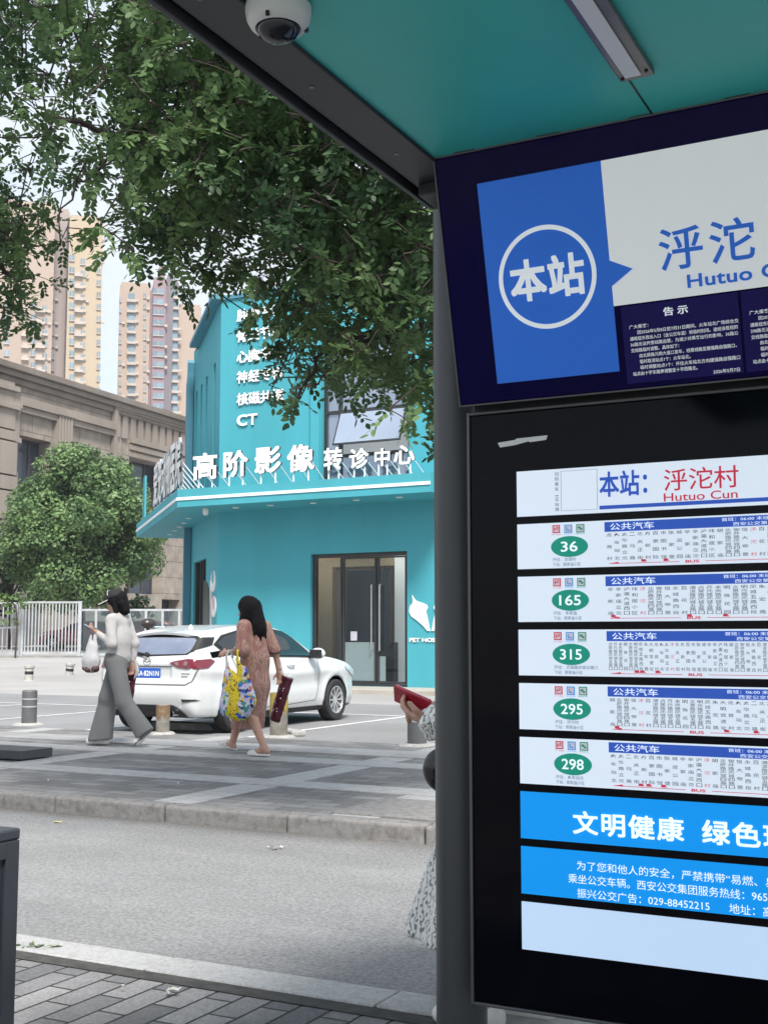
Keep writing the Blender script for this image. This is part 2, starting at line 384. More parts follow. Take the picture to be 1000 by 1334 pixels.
M_pavern = brick_mat('grey_paver', (0.115, 0.115, 0.12), (0.255, 0.25, 0.25), (0.035, 0.035, 0.03), 0.29, 0.118, 0.006, rot=R(90), grime=0.35, bump=0.9, speck=0.22)
M_line = mat('road_paint', (0.62, 0.62, 0.62), rough=0.7, var=0.15, scale=18, dirt=0.3)
M_dirt = mat('dark_joint', (0.05, 0.048, 0.045), rough=0.95, var=0.4, scale=20)

# the ground is one sheet out to the horizon: flat to the shop, then rising gently towards the fence
FH = np.array([-math.sin(YAW), math.cos(YAW)]); RH = np.array([math.cos(YAW), math.sin(YAW)])
def ground_z(s):
    return float(np.interp(s, [-1e4, 34, 52, 64, 90, 1e5], [0, 0, 0.39, 0.72, 1.0, 1.0]))
ss = [-300, -60, -10, 0, 10, 20, 30, 34, 38, 42, 46, 50, 52, 56, 60, 64, 70, 78, 90, 130, 300, 900, 3000]
ll = [-3000, -600, -150, -80, -50, -35, -20, -10, 0, 10, 20, 50, 150, 600, 3000]
V = []; F = []
for s_ in ss:
    for l_ in ll:
        p = FH * s_ + RH * l_; V.append((p[0], p[1], ground_z(s_)))
n_ = len(ll)
for i in range(len(ss) - 1):
    for j in range(n_ - 1): F.append((i*n_+j, i*n_+j+1, (i+1)*n_+j+1, (i+1)*n_+j))
g = MB(); g.add(V, F); structure(g.build('ground', M_conc, smooth=True))
def sheet(name, x0, x1, y0, y1, z, m):
    q = MB(); q.quad((x0, y0, z), (x1, y0, z), (x1, y1, z), (x0, y1, z)); return structure(q.build(name, m))
sheet('road', -90, 90, 3.975, 6.86, 0.004, M_asph)
sheet('parking_lot', -60, 60, 11.9, 20.5, 0.004, M_lot)
structure(MB().box(-90, 90, -14, 3.765, -0.2, 0.006).build('near_pavement', M_pavern))
sheet('pavement_joint', -90, 90, 3.70, 3.80, 0.010, M_dirt)
# flush granite edging along the near pavement, stone by stone
e = MB(); x = -40.0
k = 0
while x < 40:
    L = 1.0 + 0.0 * k; e.box(x + 0.004, x + L - 0.004, 3.79, 3.985, -0.1, 0.017 + 0.002 * math.sin(k * 1.7)); x += L; k += 1
structure(e.build('granite_edging', M_granite, bevel=0.006))
# far kerb
e = MB(); x = -40.27; k = 0
while x < 40:
    dz = 0.003 * math.sin(k * 2.3); dy = 0.004 * math.sin(k * 3.1)
    e.box(x + 0.004, x + 0.996, 6.84 + dy, 6.99 + dy, -0.1, 0.119 + dz); x += 1.0; k += 1
structure(e.build('kerb', M_kerb, bevel=0.022, seg=3))
structure(MB().box(-90, 90, 6.998, 11.95, -0.2, 0.112).build('far_pavement', M_paver))
b = MB()
xs = [-21.9, -19.15, -16.4, -13.65, -10.95, -8.15, -5.32, -3.85, -1.1, 1.65, 4.4, 7.1]
for xc in xs: b.box(xc - 0.17, xc + 0.17, 7.0, 11.9, 0.09, 0.116)
structure(b.build('paving_cross_band', M_band))
b = MB()
for y0, y1 in ((8.12, 8.48), (9.72, 10.12)): b.box(-60, 60, y0, y1, 0.09, 0.120)
structure(b.build('paving_band', M_band))
structure(MB().box(-60, 60, 10.55, 11.15, 0.09, 0.124).build('tactile_strip', M_tact))
structure(MB().box(-60, 60, 11.95, 12.06, -0.1, 0.09).build('pavement_edge', M_kerb, bevel=0.01))
# parking bay paint
b = MB()
for xc in (-3.3, -6.0, -8.68, -11.35, -14.0, -16.7, -19.4, -22.1, -24.8):
    b.quad((xc - .05, 12.5, .009), (xc + .05, 12.5, .009), (xc + .05, 17.55, .009), (xc - .05, 17.55, .009))
structure(b.build('bay_line', M_line))
sheet('bay_end_line', -40, 10, 17.55, 17.66, 0.009, M_line)
# step in front of the shop door
M_step = mat('step_stone', (0.36, 0.33, 0.29), rough=0.75, var=0.1, scale=3, dirt=0.15)
structure(MB().box(-19.5, -4.0, 24.1, 25.7, -0.1, 0.1).build('shop_apron', M_step, bevel=0.01))
# drain cover slab by the far kerb
structure(MB().box(-4.05, -3.05, 7.05, 7.85, 0.09, 0.128).build('drain_cover', M_kerb, bevel=0.006))
# ================================================================== BUS SHELTER
M_dkmetal = mat('shelter_charcoal_paint', (0.042, 0.044, 0.048), rough=0.45, var=0.15, scale=3, bump=0.03, spec=0.4, dirt=0.1)
M_black = mat('black_trim', (0.012, 0.012, 0.014), rough=0.4, var=0.2)
M_ceil = mat('teal_ceiling', (0.06, 0.52, 0.455), rough=0.42, var=0.04, scale=2, spec=0.4)
M_white = mat('white_plastic', (0.72, 0.71, 0.68), rough=0.35, var=0.04)
M_dome = mat('smoked_dome', (0.012, 0.013, 0.018), rough=0.08, var=0.1, spec=0.6)
M_lampdiff = mat('lamp_diffuser', (0.8, 0.8, 0.82), rough=0.5, var=0.03)
M_steel = mat('brushed_steel', (0.20, 0.18, 0.17), rough=0.35, metal=0.8, var=0.1, scale=30)
M_pole = mat('pole_grey_paint', (0.052, 0.053, 0.056), rough=0.38, var=0.08, scale=2.5, spec=0.45, bump=0.02)

sh = thing('bus_shelter', 'charcoal bus shelter with flat teal ceiling, strip lamp and round grey post', 'bus shelter', (-1.3, 2.95, 0))
def shp(o): o.parent = sh; o.matrix_parent_inverse = Matrix.Translation((1.3, -2.95, 0)); return o
shp(MB().box(-1.2, 4.6, -1.1, 3.2, 2.456, 2.60).build('roof_panel', M_ceil))  # unseen right and rear reach lengthened to dim the ceiling near the sign
b = MB()
b.box(-1.345, -1.33, -1.1, 2.86, 2.437, 2.64); b.box(-1.33, -1.312, -1.1, 2.85, 2.462, 2.64); b.box(-1.312, -1.20, -1.1, 2.84, 2.447, 2.637)
b.box(-1.30, -1.22, 2.70, 2.845, 2.415, 2.447)
shp(b.build('edge_beam', M_dkmetal, bevel=0.003))
shp(MB().box(-1.345, 4.6, 3.2, 3.25, 2.40, 2.64).build('back_beam', M_dkmetal, bevel=0.003))
for xp in (-1.3, 1.1):
    c = MB(); c.lathe([(0.066, 0.0), (0.066, 2.45)], 40, Matrix.Translation((xp, 2.945, 0)))
    c.lathe([(0.11, 0.0), (0.11, 0.012), (0.07, 0.02)], 32, Matrix.Translation((xp, 2.945, 0.006)))
    shp(c.build('post', M_pole, smooth=True))
# strip lamp on the ceiling
d = MB()
d.box(-0.668, -0.596, 0.95, 2.37, 2.440, 2.456)
lam = shp(d.build('strip_lamp', M_steel, bevel=0.003))
q = MB().box(-0.652, -0.618, 0.98, 2.345, 2.434, 2.4395).build('diffuser', M_lampdiff, bevel=0.002); q.parent = lam
q = MB(); q.lathe([(0.004, 2.4365), (0.004, 2.4402)], 10, Matrix.Translation((-0.606, 2.34, 0))); q.lathe([(0.004, 2.4365), (0.004, 2.4402)], 10, Matrix.Translation((-0.66, 2.355, 0)))
q = q.build('screw', M_black); q.parent = lam
# roof panel joints and fixings
b = MB()
for y in (0.55, 1.75): b.box(-1.2, 4.5, y, y + .004, 2.4552, 2.4568)
shp(b.build('panel_joint', M_black))
b = MB()
for y in np.arange(-.8, 2.8, .4): b.lathe([(.006, 2.4455), (.006, 2.449)], 10, Matrix.Translation((-1.262, float(y) + .1, 0)))
shp(b.build('beam_screw', M_steel))
# ceiling seam
shp(MB().box(-0.66, -0.656, 2.37, 2.6, 2.4545, 2.4565).build('cable_seam', M_black))

# dome camera
cx, cy = -1.155, 1.80
dc = thing('security_camera', 'white dome security camera with smoked lens under the shelter roof edge', 'camera', (cx, cy, 2.447))
q = MB(); q.lathe([(0.062, 0.004), (0.062, -0.006), (0.059, -0.022), (0.052, -0.034), (0.043, -0.038), (0.040, -0.034)], 40, cap=False); q = q.build('camera_housing', M_white, dc, smooth=True, angle=60)
q = MB(); q.lathe([(0.0405 * math.cos(t), -0.034 - 0.030 * math.sin(t)) for t in np.linspace(0, math.pi / 2 - 0.02, 12)], 36); q.build('lens_dome', M_dome, dc, smooth=True)
q = MB()
for a in (0.7, 2.8, 4.9): q.lathe([(0.004, -0.030), (0.004, -0.0375)], 10, Matrix.Translation((0.053 * math.cos(a), 0.053 * math.sin(a), 0)))
q.build('screw', M_black, dc)

# ------------------------------------------------------------------ timetable board (backlit strips behind black glass)
PY = 2.78
U, VV = (1, 0, 0), (0, 0, 1)
M_bglass = mat('black_board_glass', (0.0018, 0.0018, 0.0045), rough=0.07, var=0.3, scale=4, spec=0.11)
M_btrim = mat('board_trim', (0.10, 0.10, 0.105), rough=0.4, metal=0.5, var=0.1)
M_lit = mat('backlit_white', (0.55, 0.60, 0.66), rough=0.5, var=0.015, scale=2, spec=0.2, emit=(0.70, 0.78, 0.90), estr=0.260)
M_litblue = mat('backlit_blue', (0.01, 0.22, 0.55), rough=0.5, var=0.02, spec=0.2, emit=(0.0, 0.20, 0.60), estr=0.384)
M_litpale = mat('backlit_pale', (0.45, 0.55, 0.66), rough=0.5, var=0.03, scale=3, spec=0.2, emit=(0.52, 0.68, 0.92), estr=0.248)
M_pblue = mat('print_blue', (0.02, 0.07, 0.38), rough=0.5, var=0.03, emit=(0.02, 0.09, 0.5), estr=0.217)
M_pdark = mat('print_navy', (0.03, 0.035, 0.07), rough=0.5, var=0.03)
M_pred = mat('print_red', (0.62, 0.03, 0.07), rough=0.5, var=0.03, emit=(0.7, 0.03, 0.08), estr=0.136)
M_pgreen = mat('print_green', (0.0, 0.26, 0.18), rough=0.5, var=0.03, emit=(0.0, 0.28, 0.19), estr=0.186)
M_pwhite = mat('print_white', (0.75, 0.8, 0.85), rough=0.5, var=0.02, emit=(0.8, 0.9, 1.0), estr=0.279)
M_picon = mat('print_icon_blue', (0.05, 0.3, 0.7), rough=0.5, var=0.03, emit=(0.05, 0.3, 0.7), estr=0.186)
M_piconbg = mat('print_icon_pale', (0.6, 0.5, 0.52), rough=0.5, var=0.1, scale=200, emit=(0.6, 0.5, 0.55), estr=0.186)
XR = 0.55
bd = thing('timetable_board', 'tall black glass bus timetable board with glowing white and blue strips', 'timetable board', (-1.2, PY, 0.4))
def bdp(o, par=None):
    o.parent = par or bd
    if par is None: o.matrix_parent_inverse = Matrix.Translation((1.2, -PY, -0.4))
    return o
bdp(MB().box(-1.194, XR + 0.1, PY, PY + 0.095, 0.40, 1.842).build('board_glass', M_bglass, bevel=0.003))
t = MB()
t.box(-1.202, -1.194, PY - 0.004, PY + 0.10, 0.392, 1.85); t.box(-1.194, XR + 0.1, PY - 0.004, PY + 0.10, 0.392, 0.40); t.box(-1.194, XR + 0.1, PY - 0.004, PY + 0.10, 1.842, 1.85)
bdp(t.build('trim', M_btrim, bevel=0.002))
t = MB(); t.box(-1.19, XR, PY + 0.02, PY + 0.09, 1.85, 1.90); bdp(t.build('top_rail', M_black))
def bx(px, py=850): return float(at_y(px, py, PY)[0])
def bz(px, py): return float(at_y(px, py, PY)[2])
def ellipse(a, b_, n=40): return [(a * math.cos(2 * math.pi * i / n), b_ * math.sin(2 * math.pi * i / n)) for i in range(n)]
def rect(mb, x0, x1, z0, z1, lift): mb.box(x0, x1, PY - 0.003 - lift, PY - 0.003 - lift + 0.0012, z0, z1)
O0 = (0, PY - 0.0034, 0)
names_all = ['辛家庙', '辛家庙立交', '沪灞大道西口', '玮和居小区', '泘沱村', '北辰路凤城四路口', '御井路凤城四路口', '恒大帝景', '永城路西段', '百花村',
             '渭滨路凤城五路口', '贞观路凤城五路口', '开元路凤城五路口', '未央路凤城五路口', '明珠花园', '文景路凤城五路口', '明光路凤城五路口', '凤城五路西段',
             '朱宏路', '大明宫遗址', '龙首村', '火车站北', '太华路立交', '二马路', '北关正街', '方新村', '百寰国际', '市图书馆', '张家堡', '城运公园']
routes = ['36', '165', '315', '295', '298']
offs = {'36': 20, '165': 0, '315': 11, '295': 4, '298': 21}
SZ = [(1.69, 1.577)] + [(1.558 - 0.1298 * i, 1.447 - 0.1298 * i) for i in range(8)]
xl = -1.068
for i, (zt, zb) in enumerate(SZ):
    m = M_lit if i < 6 else (M_litblue if i < 8 else M_litpale)
    st = bdp(MB().box(xl, XR, PY - 0.003, PY + 0.01, zb, zt).build('sign_strip' if (i == 0 or i > 5) else 'timetable_strip', m))
    def sub(mb, nm, mm): o = mb.build(nm, mm); bdp(o, st); o.matrix_parent_inverse = Matrix.Translation((0, 0, 0)); return o
    if i == 0:
        q = MB(); put_text(q, '本站：', bx(785), bz(785, 648), bx(848), bz(785, 615) , O0, U, VV, bold=0.018); sub(q, 'lettering', M_pblue)
        q = MB(); put_text(q, '泘沱村', bx(870), bz(915, 637.5), bx(969), bz(915, 608.5), O0, U, VV, bold=0.006)
        put_text(q, 'Hutuo Cun', bx(869.5), bz(918, 651), bx(967), bz(918, 640), O0, U, VV, bold=0.008); sub(q, 'lettering', M_pred)
        q = MB(); rect(q, bx(784.5), XR - 0.01, 1.585, 1.594, 0.0008); sub(q, 'underline', M_pblue)
        q = MB()
        for k, ch in enumerate('扫码乘车·云站牌'):
            z0 = 1.6855 - 0.0125 * (k + 1); put_text(q, ch, bx(726.2), z0, bx(731.2), z0 + (0.0095 if ch != '·' else 0.002), O0, U, VV)
        sub(q, 'lettering', M_pdark)
        q = MB(); x0, x1, z0, z1 = bx(734), bx(782), 1.586, 1.684
        for r_ in ((x0, x1, z0, z0 + .0008), (x0, x1, z1 - .0008, z1), (x0, x0 + .0008, z0, z1), (x1 - .0008, x1, z0, z1)): rect(q, *r_, 0.0008)
        sub(q, 'label_outline', mat('print_grey', (0.35, 0.4, 0.45), var=0.02))
    elif i < 6:
        rt = routes[i - 1]; h = zt - zb
        q = MB(); rect(q, bx(790.5), XR, zt - 0.0275, zt - 0.004, 0.0008); sub(q, 'header_bar', M_pblue)
        q = MB(); put_text(q, '公共汽车', bx(798), zt - 0.024, bx(856), zt - 0.0075, O0, U, VV, lift=0.0022, bold=0.004)
        sub(q, 'lettering', M_pwhite); q = MB()
        put_text(q, '首班：06:00 末班：21:00', bx(945), zt - 0.0145, bx(945) + 0.15, zt - 0.0065, O0, U, VV, lift=0.0022); put_text(q, '西安公交第五公司', bx(960), zt - 0.0255, bx(960) + 0.12, zt - 0.0175, O0, U, VV, lift=0.0022)
        sub(q, 'lettering', M_pwhite)
        ex = (bx(720) + bx(768.5)) / 2; ez = zt - h * 0.535; ea = (bx(768.5) - bx(720)) / 2
        q = MB(); q.prism(ellipse(ea, 0.0255), (ex, PY - 0.0046, ez), U, VV, 0.0014); sub(q, 'route_badge', M_pgreen)
        w_ = 0.0265 if len(rt) == 2 else 0.034
        q = MB(); put_text(q, rt, ex - w_ / 1.25, ez - 0.0125, ex + w_ / 1.25, ez + 0.0125, (0, PY - 0.0047, 0), U, VV, lift=0.0012, bold=0.012); sub(q, 'route_number', M_pwhite)
        q = MB(); q1 = MB(); q2 = MB(); q3 = MB(); q4 = MB()
        for k, (a0, a1) in enumerate(((722, 732), (737.5, 748), (753.3, 764))):
            x0, x1 = bx(a0), bx(a1); z1 = zt - 0.006; z0 = z1 - (x1 - x0)
            tgt = (q, q1, q2)[k]
            rect(tgt, x0, x1, z0, z1, 0.0008); rect(q3, x0 + .0025, x1 - .0025, z0 + .0025, z1 - .0025, 0.0016)
            xm, zm = (x0 + x1) / 2, (z0 + z1) / 2
            if k == 0: rect(tgt, xm - .005, xm + .005, zm - .001, zm + .001, 0.0024); rect(tgt, xm - .005, xm - .003, zm - .004, zm + .004, 0.0024); rect(tgt, xm + .001, xm + .005, zm + .002, zm + .005, 0.0024)
            if k == 1: rect(tgt, xm - .004, xm + .005, zm - .005, zm - .002, 0.0024); rect(tgt, xm - .005, xm - .002, zm - .002, zm + .005, 0.0024)
            if k == 2:
                tgt.prism(ellipse(.004, .003, 16), (xm - .002, PY - 0.0066, zm + .002), U, VV, .001); tgt.prism(ellipse(.0033, .0026, 16), (xm + .003, PY - 0.0066, zm - .002), U, VV, .001)
        put_text(q, '扫一扫乘车', bx(721.5), zt - 0.0305, bx(733.5), zt - 0.0275, O0, U, VV, res=1); put_text(q1, '支付宝乘车码', bx(737), zt - 0.0305, bx(749), zt - 0.0275, O0, U, VV, res=1); put_text(q2, '微信乘车码', bx(752.5), zt - 0.0305, bx(764.5), zt - 0.0275, O0, U, VV, res=1)
        sub(q, 'icon_red', M_pred); sub(q1, 'icon_blue', M_picon); sub(q2, 'icon_green', M_pgreen); sub(q3, 'icon_ground', M_piconbg)
        q = MB()
        first = names_all[offs[rt] % 30]
        put_text(q, '开往：' + first, bx(722), zb + 0.0165, bx(722) + 0.0098 * (3 + len(first)), zb + 0.0252, O0, U, VV, res=1)
        sub(q, 'lettering', mat('print_slate', (0.10, 0.16, 0.36), var=0.03)); q = MB()
        put_text(q, '下站：郭家庙小区', bx(722), zb + 0.0045, bx(722) + 0.0098 * 7.2, zb + 0.0132, O0, U, VV, res=1)
        sub(q, 'lettering', mat('print_slate', (0.10, 0.16, 0.36), var=0.03))
        # columns of stop names
        q = MB(); qr = MB(); stp = {'36': 10.0, '165': 10.45, '315': 6.55, '295': 9.2, '298': 9.7}[rt]
        xx = 793.5; k = 0
        pitch = bx(800 + stp) - bx(800); X0 = bx(793.0)
        ztop, zbot = zt - 0.031, zb + 0.0155
        ncol = int((XR - 0.02 - X0) / pitch); here = {'36': 18, '165': 4, '315': 12, '295': 4, '298': 12}[rt]
        for c_ in range(ncol):
            nm = names_all[(offs[rt] + c_) % 30] if c_ != here else '泘沱村'
            if nm == '泘沱村' and c_ != here: nm = '胡家庙'
            L = len(nm); hh = min(0.0082, (ztop - zbot) / L * 0.92); ww = pitch * 0.72
            for r_, ch in enumerate(nm):
                zc = ztop - hh - (ztop - zbot - hh) * (r_ / max(1, L - 1))
                put_text(qr if c_ == here else q, ch, X0 + c_ * pitch, zc, X0 + c_ * pitch + ww, zc + hh, O0, U, VV, res=1)
        sub(q, 'stop_names', M_pdark)
        # arrow line, BUS mark and bus pictograms
        za = zb + 0.0075
        for a0, a1 in ((796, 888), (922, 1010), (1012, 1140)): rect(qr, bx(a0), bx(a1), za - .0006, za + .0006, 0.0008)
        qr.prism([(0, 0), (0.024, 0.0035), (0.024, -0.0012)], (bx(795), PY - 0.0045, za), U, VV, 0.001)
        put_text(qr, 'BUS', bx(896), za - .0032, bx(914), za + .0032, O0, U, VV, bold=0.02)
        for a0 in ({'36': (838, 867), '165': (797, 896, 943), '315': (826, 833, 853), '295': (799, 940, 978), '298': (828, 838, 857)}[rt]):
            x0 = bx(a0); rect(qr, x0, x0 + .0105, za + .0022, za + .008, 0.0008); rect(qr, x0 + .0112, x0 + .0132, za + .0022, za + .0045, 0.0008)
        sub(qr, 'route_line', M_pred)
    elif i == 6:
        q = MB(); zc = 0.86
        put_text(q, '文明健康', bx(743), bz(813, 1091), bx(885), bz(813, 1060), O0, U, VV, bold=0.02, sp=1.12)
        put_text(q, '绿色环保', bx(908), bz(813, 1091), bx(908) + (bx(885) - bx(743)), bz(813, 1060), O0, U, VV, bold=0.02, sp=1.12)
        sub(q, 'lettering', M_pwhite)
    elif i == 7:
        q = MB()
        h_ = 0.0215; w1 = bx(920) - bx(747)
        put_text(q, '为了您和他人的安全，严禁携带“易燃、易爆”等危险品', bx(747), 0.735, bx(747) + 0.585, 0.735 + h_, O0, U, VV)
        put_text(q, '乘坐公交车辆。西安公交集团服务热线：96531', bx(736), 0.704, bx(1001), 0.704 + h_, O0, U, VV)
        put_text(q, '振兴公交广告：029-88452215', bx(747), 0.672, bx(915), 0.672 + h_, O0, U, VV)
        put_text(q, '地址：高新路', bx(940), 0.672, bx(940) + 0.142, 0.672 + h_, O0, U, VV)
        sub(q, 'lettering', M_pwhite)
# torn tape stuck on the black glass
q = MB()
pts = [(648, 577), (671, 573), (672, 571.5), (713, 567), (711, 573), (690, 576), (688, 575), (670, 580), (651, 583)]
q.prism([(float(at_y(a, b_, PY)[0]), float(at_y(a, b_, PY)[2])) for a, b_ in pts][::-1], (0, PY - 0.0006, 0), U, VV, 0.0006)
tp = q.build('tape_scrap', M_white); tag(tp, 'torn strip of white tape stuck on the black board glass', 'tape')
# ------------------------------------------------------------------ tilted station name sign above
so_ = np.array([-1.2, 2.735, 1.862]); top_ = np.array([-1.2, 2.585, 2.452]); sv = (top_ - so_) / np.linalg.norm(top_ - so_); SH = float(np.linalg.norm(top_ - so_))
su = np.array([1.0, 0, 0]); sn = np.cross(su, sv)
def sp_(px, py): p = at_plane(px, py, so_, sn); return float((p - so_) @ su), float((p - so_) @ sv)
M_navy = mat('navy_sign_gloss', (0.004, 0.002, 0.050), rough=0.12, var=0.15, spec=0.07)
M_sblue = mat('sign_blue_film', (0.02, 0.125, 0.52), rough=0.35, var=0.05, scale=2, spec=0.3, emit=(0.012, 0.10, 0.46), estr=0.17)
M_sgrey = mat('sign_white_film', (0.66, 0.68, 0.68), rough=0.4, var=0.04, scale=2, spec=0.3, emit=(0.9, 0.95, 0.97), estr=0.125)  # weak glow added to brighten sign films and print; column, upper wall share it
M_snav = mat('notice_navy_film', (0.016, 0.010, 0.125), rough=0.35, var=0.08, spec=0.12)
M_swh = mat('sign_white_print', (0.72, 0.76, 0.78), rough=0.45, var=0.02, emit=(0.9, 0.95, 1.0), estr=0.13)
sg = thing('station_sign', 'tilted navy blue station name sign under the teal shelter ceiling', 'sign', tuple(so_))
def sgp(o, par=None):
    o.parent = par or sg
    if par is None: o.matrix_parent_inverse = Matrix.Translation(-Vector(so_))
    return o
def srect(mb, a0, a1, b0, b1, lift, th=0.002):
    o = so_ + sn * lift; mb.prism([(a0, b0), (a1, b0), (a1, b1), (a0, b1)], o, su, sv, th)
def spoly(mb, pts, lift, th=0.0015): mb.prism(pts, so_ + sn * lift, su, sv, th)
q = MB(); srect(q, 0, 1.9, 0, SH, 0, 0.11); sgp(q.build('housing', M_navy, bevel=0.003))
q = MB(); srect(q, -0.004, 1.9, SH, SH + 0.004, 0.001, 0.11); srect(q, -0.004, 0, 0, SH, 0.001, 0.11); srect(q, -0.004, 1.9, -0.004, 0, 0.001, 0.11); sgp(q.build('trim', M_btrim))
for px in (605, 714, 835, 960):
    a, b_ = sp_(px, 210 - (px - 555) * 0.2); q = MB(); srect(q, a - 0.028, a + 0.028, SH + 0.0045, SH + 0.011, 0.006, 0.03); sgp(q.build('clip', M_black))
xb0, zb0 = sp_(648, 500)[0], sp_(648, 500)[1]; zt0 = sp_(604, 243)[1]; xd = sp_(782, 211)[0]
pan = MB(); srect(pan, xb0, xd, zb0, zt0, 0.002); pan = sgp(pan.build('blue_panel', M_sblue))
wp = MB(); zn = sp_(806, 398)[1]; srect(wp, xd + .0005, 1.82, zn, zt0, 0.002); wp = sgp(wp.build('white_panel', M_sgrey))
q = MB(); a = sp_(790, 338); b_ = sp_(824, 350); c_ = sp_(797, 373); spoly(q, [a, b_, c_][::-1], 0.0045, 0.002); sgp(q.build('pointer', M_sblue), pan)
cx_, cz_ = sp_(712.5, 361); rr = (sp_(776, 355)[0] - sp_(649, 366)[0]) / 2
q = MB(); n = 72
o_ = so_ + sn * 0.0045
for k in range(n):
    a0, a1 = 2 * math.pi * k / n, 2 * math.pi * (k + 1) / n
    P = [(cx_ + r_ * math.cos(t_), cz_ + r_ * math.sin(t_)) for r_, t_ in ((rr - .011, a0), (rr, a0), (rr, a1), (rr - .011, a1))]
    q.add([o_ + su * a + sv * b for a, b in P], [(0, 1, 2, 3)])
sgp(q.build('ring', M_swh), pan)
q = MB(); put_text(q, '本站', cx_ - rr * 0.765, cz_ - rr * 0.42, cx_ + rr * 0.765, cz_ + rr * 0.40, so_, su, sv, lift=0.0045, bold=0.028, sp=1.05); sgp(q.build('lettering', M_swh), pan)
q = MB(); x0, z0 = sp_(862, 352); x1, z1 = sp_(985, 283)
put_text(q, '泘沱', x0 - 0.003, sp_(920, 346)[1], sp_(984, 330)[0], sp_(920, 289)[1], so_, su, sv, lift=0.0045, bold=0.012, sp=1.18)
w2 = sp_(984, 330)[0] - x0; put_text(q, '村', sp_(984, 330)[0] + w2 * 0.2, sp_(920, 346)[1], sp_(984, 330)[0] + w2 * 0.62, sp_(920, 289)[1], so_, su, sv, lift=0.0045, bold=0.012)
hx, hz = sp_(896, 378); put_text(q, 'Hutuo Cun', hx, sp_(930, 371)[1], hx + 0.255, sp_(930, 353)[1], so_, su, sv, lift=0.0045, bold=0.02, sp=1.05)
sgp(q.build('lettering', M_sblue), wp)
def notice(a0, a1, lines, head):
    zlo = sp_(820, 500)[1]
    nb = MB(); srect(nb, a0, a1, zlo, zn - 0.004, 0.0025); nb = sgp(nb.build('notice_panel', M_snav))
    q = MB(); w = a1 - a0; H = zn - 0.004 - zlo
    if head: put_text(q, '告 示', a0 + w * 0.37, zlo + H * 0.815, a0 + w * 0.58, zlo + H * 0.925, so_, su, sv, lift=0.0045, bold=0.02)
    for k, (ind, frac, s) in enumerate(lines):
        zl = zlo + H * (0.70 - 0.0755 * k); put_text(q, s, a0 + w * (0.06 + ind), zl, a0 + w * (0.06 + frac), zl + H * 0.052, so_, su, sv, lift=0.0045, bold=0.008, res=2)
    sgp(q.build('lettering', M_swh), nb)
L1 = [(0, .17, '广大乘客：'), (.07, .93, '因2026年5月8日至7月31日期间，火车站北广场综合交'), (0, .92, '通枢纽东西出入口（含公交车道）将临时封闭。途经该枢纽的'),
      (0, .92, '36路无法按原线路运营，为减少对乘客出行的影响，36路公'), (0, .42, '交线路临时调整。具体如下：'), (.07, .90, '由北辰路元朔大道口发车，经原线路至建强路自强路口，'),
      (.07, .51, '临时取消站点1个：火车站北。'), (.07, .92, '临时调整站点1个：开往火车站北方向建强路自强路口'), (0, .56, '站点由十字东路南调整至十字西路北。'), (.69, .91, '2026年5月7日')]
na0 = sp_(808, 398)[0]; na1 = sp_(960, 376)[0]
notice(na0, na1, L1, True)
notice(na1 + 0.006, na1 + 0.006 + (na1 - na0), [(a_, b_, s_.replace('36路', '298路')) for a_, b_, s_ in L1], True)
# ================================================================== TEAL SHOP BUILDING
M_teal = mat('teal_render', (0.058, 0.325, 0.39), rough=0.62, var=0.05, scale=1.1, bump=0.05, bscale=50, spec=0.3, dirt=0.10, stretch=(1.2, 1.2, .12))
M_tealdk = mat('teal_render_recess', (0.025, 0.26, 0.34), rough=0.6, var=0.04, scale=0.8)
M_cope = mat('blue_grey_coping', (0.06, 0.20, 0.27), rough=0.5, var=0.08)
M_stripe = mat('white_stripe', (0.78, 0.80, 0.80), rough=0.45, var=0.03)
M_letter = mat('white_letter_face', (0.80, 0.80, 0.80), rough=0.4, var=0.02)
M_lside = mat('letter_return', (0.17, 0.19, 0.22), rough=0.5, metal=0.3, var=0.1)
M_frame = mat('dark_door_frame', (0.028, 0.03, 0.033), rough=0.4, var=0.1, spec=0.4)
M_glass = glass_mat('shop_glass', (0.86, 0.90, 0.90), 0.0, spec=0.55)
M_upglass = mat('upper_window_glass', (0.30, 0.34, 0.42), rough=0.05, var=0.25, scale=0.5, spec=0.9, metal=0.6)
M_sash = mat('sash_glass', (0.62, 0.68, 0.76), rough=0.03, var=0.1, scale=0.5, spec=1.0, metal=0.9)
M_frost = mat('frosted_film', (0.52, 0.55, 0.56), rough=0.6, var=0.03)
M_beige = mat('beige_interior', (0.48, 0.38, 0.27), rough=0.7, var=0.1, scale=1.5, stretch=(4, 4, 0.4))
M_inner = mat('brown_interior', (0.20, 0.155, 0.13), rough=0.6, var=0.15, scale=2, stretch=(4, 4, 0.3))
M_darkpan = mat('dark_interior_panel', (0.008, 0.014, 0.03), rough=0.35, var=0.2)
M_floor_in = mat('shop_floor', (0.30, 0.28, 0.26), rough=0.3, var=0.08)
M_pipe = mat('white_pipe', (0.66, 0.68, 0.70), rough=0.4, var=0.05)
M_downl = mat('downlight_glass', (0.75, 0.75, 0.72), rough=0.4, var=0.02)

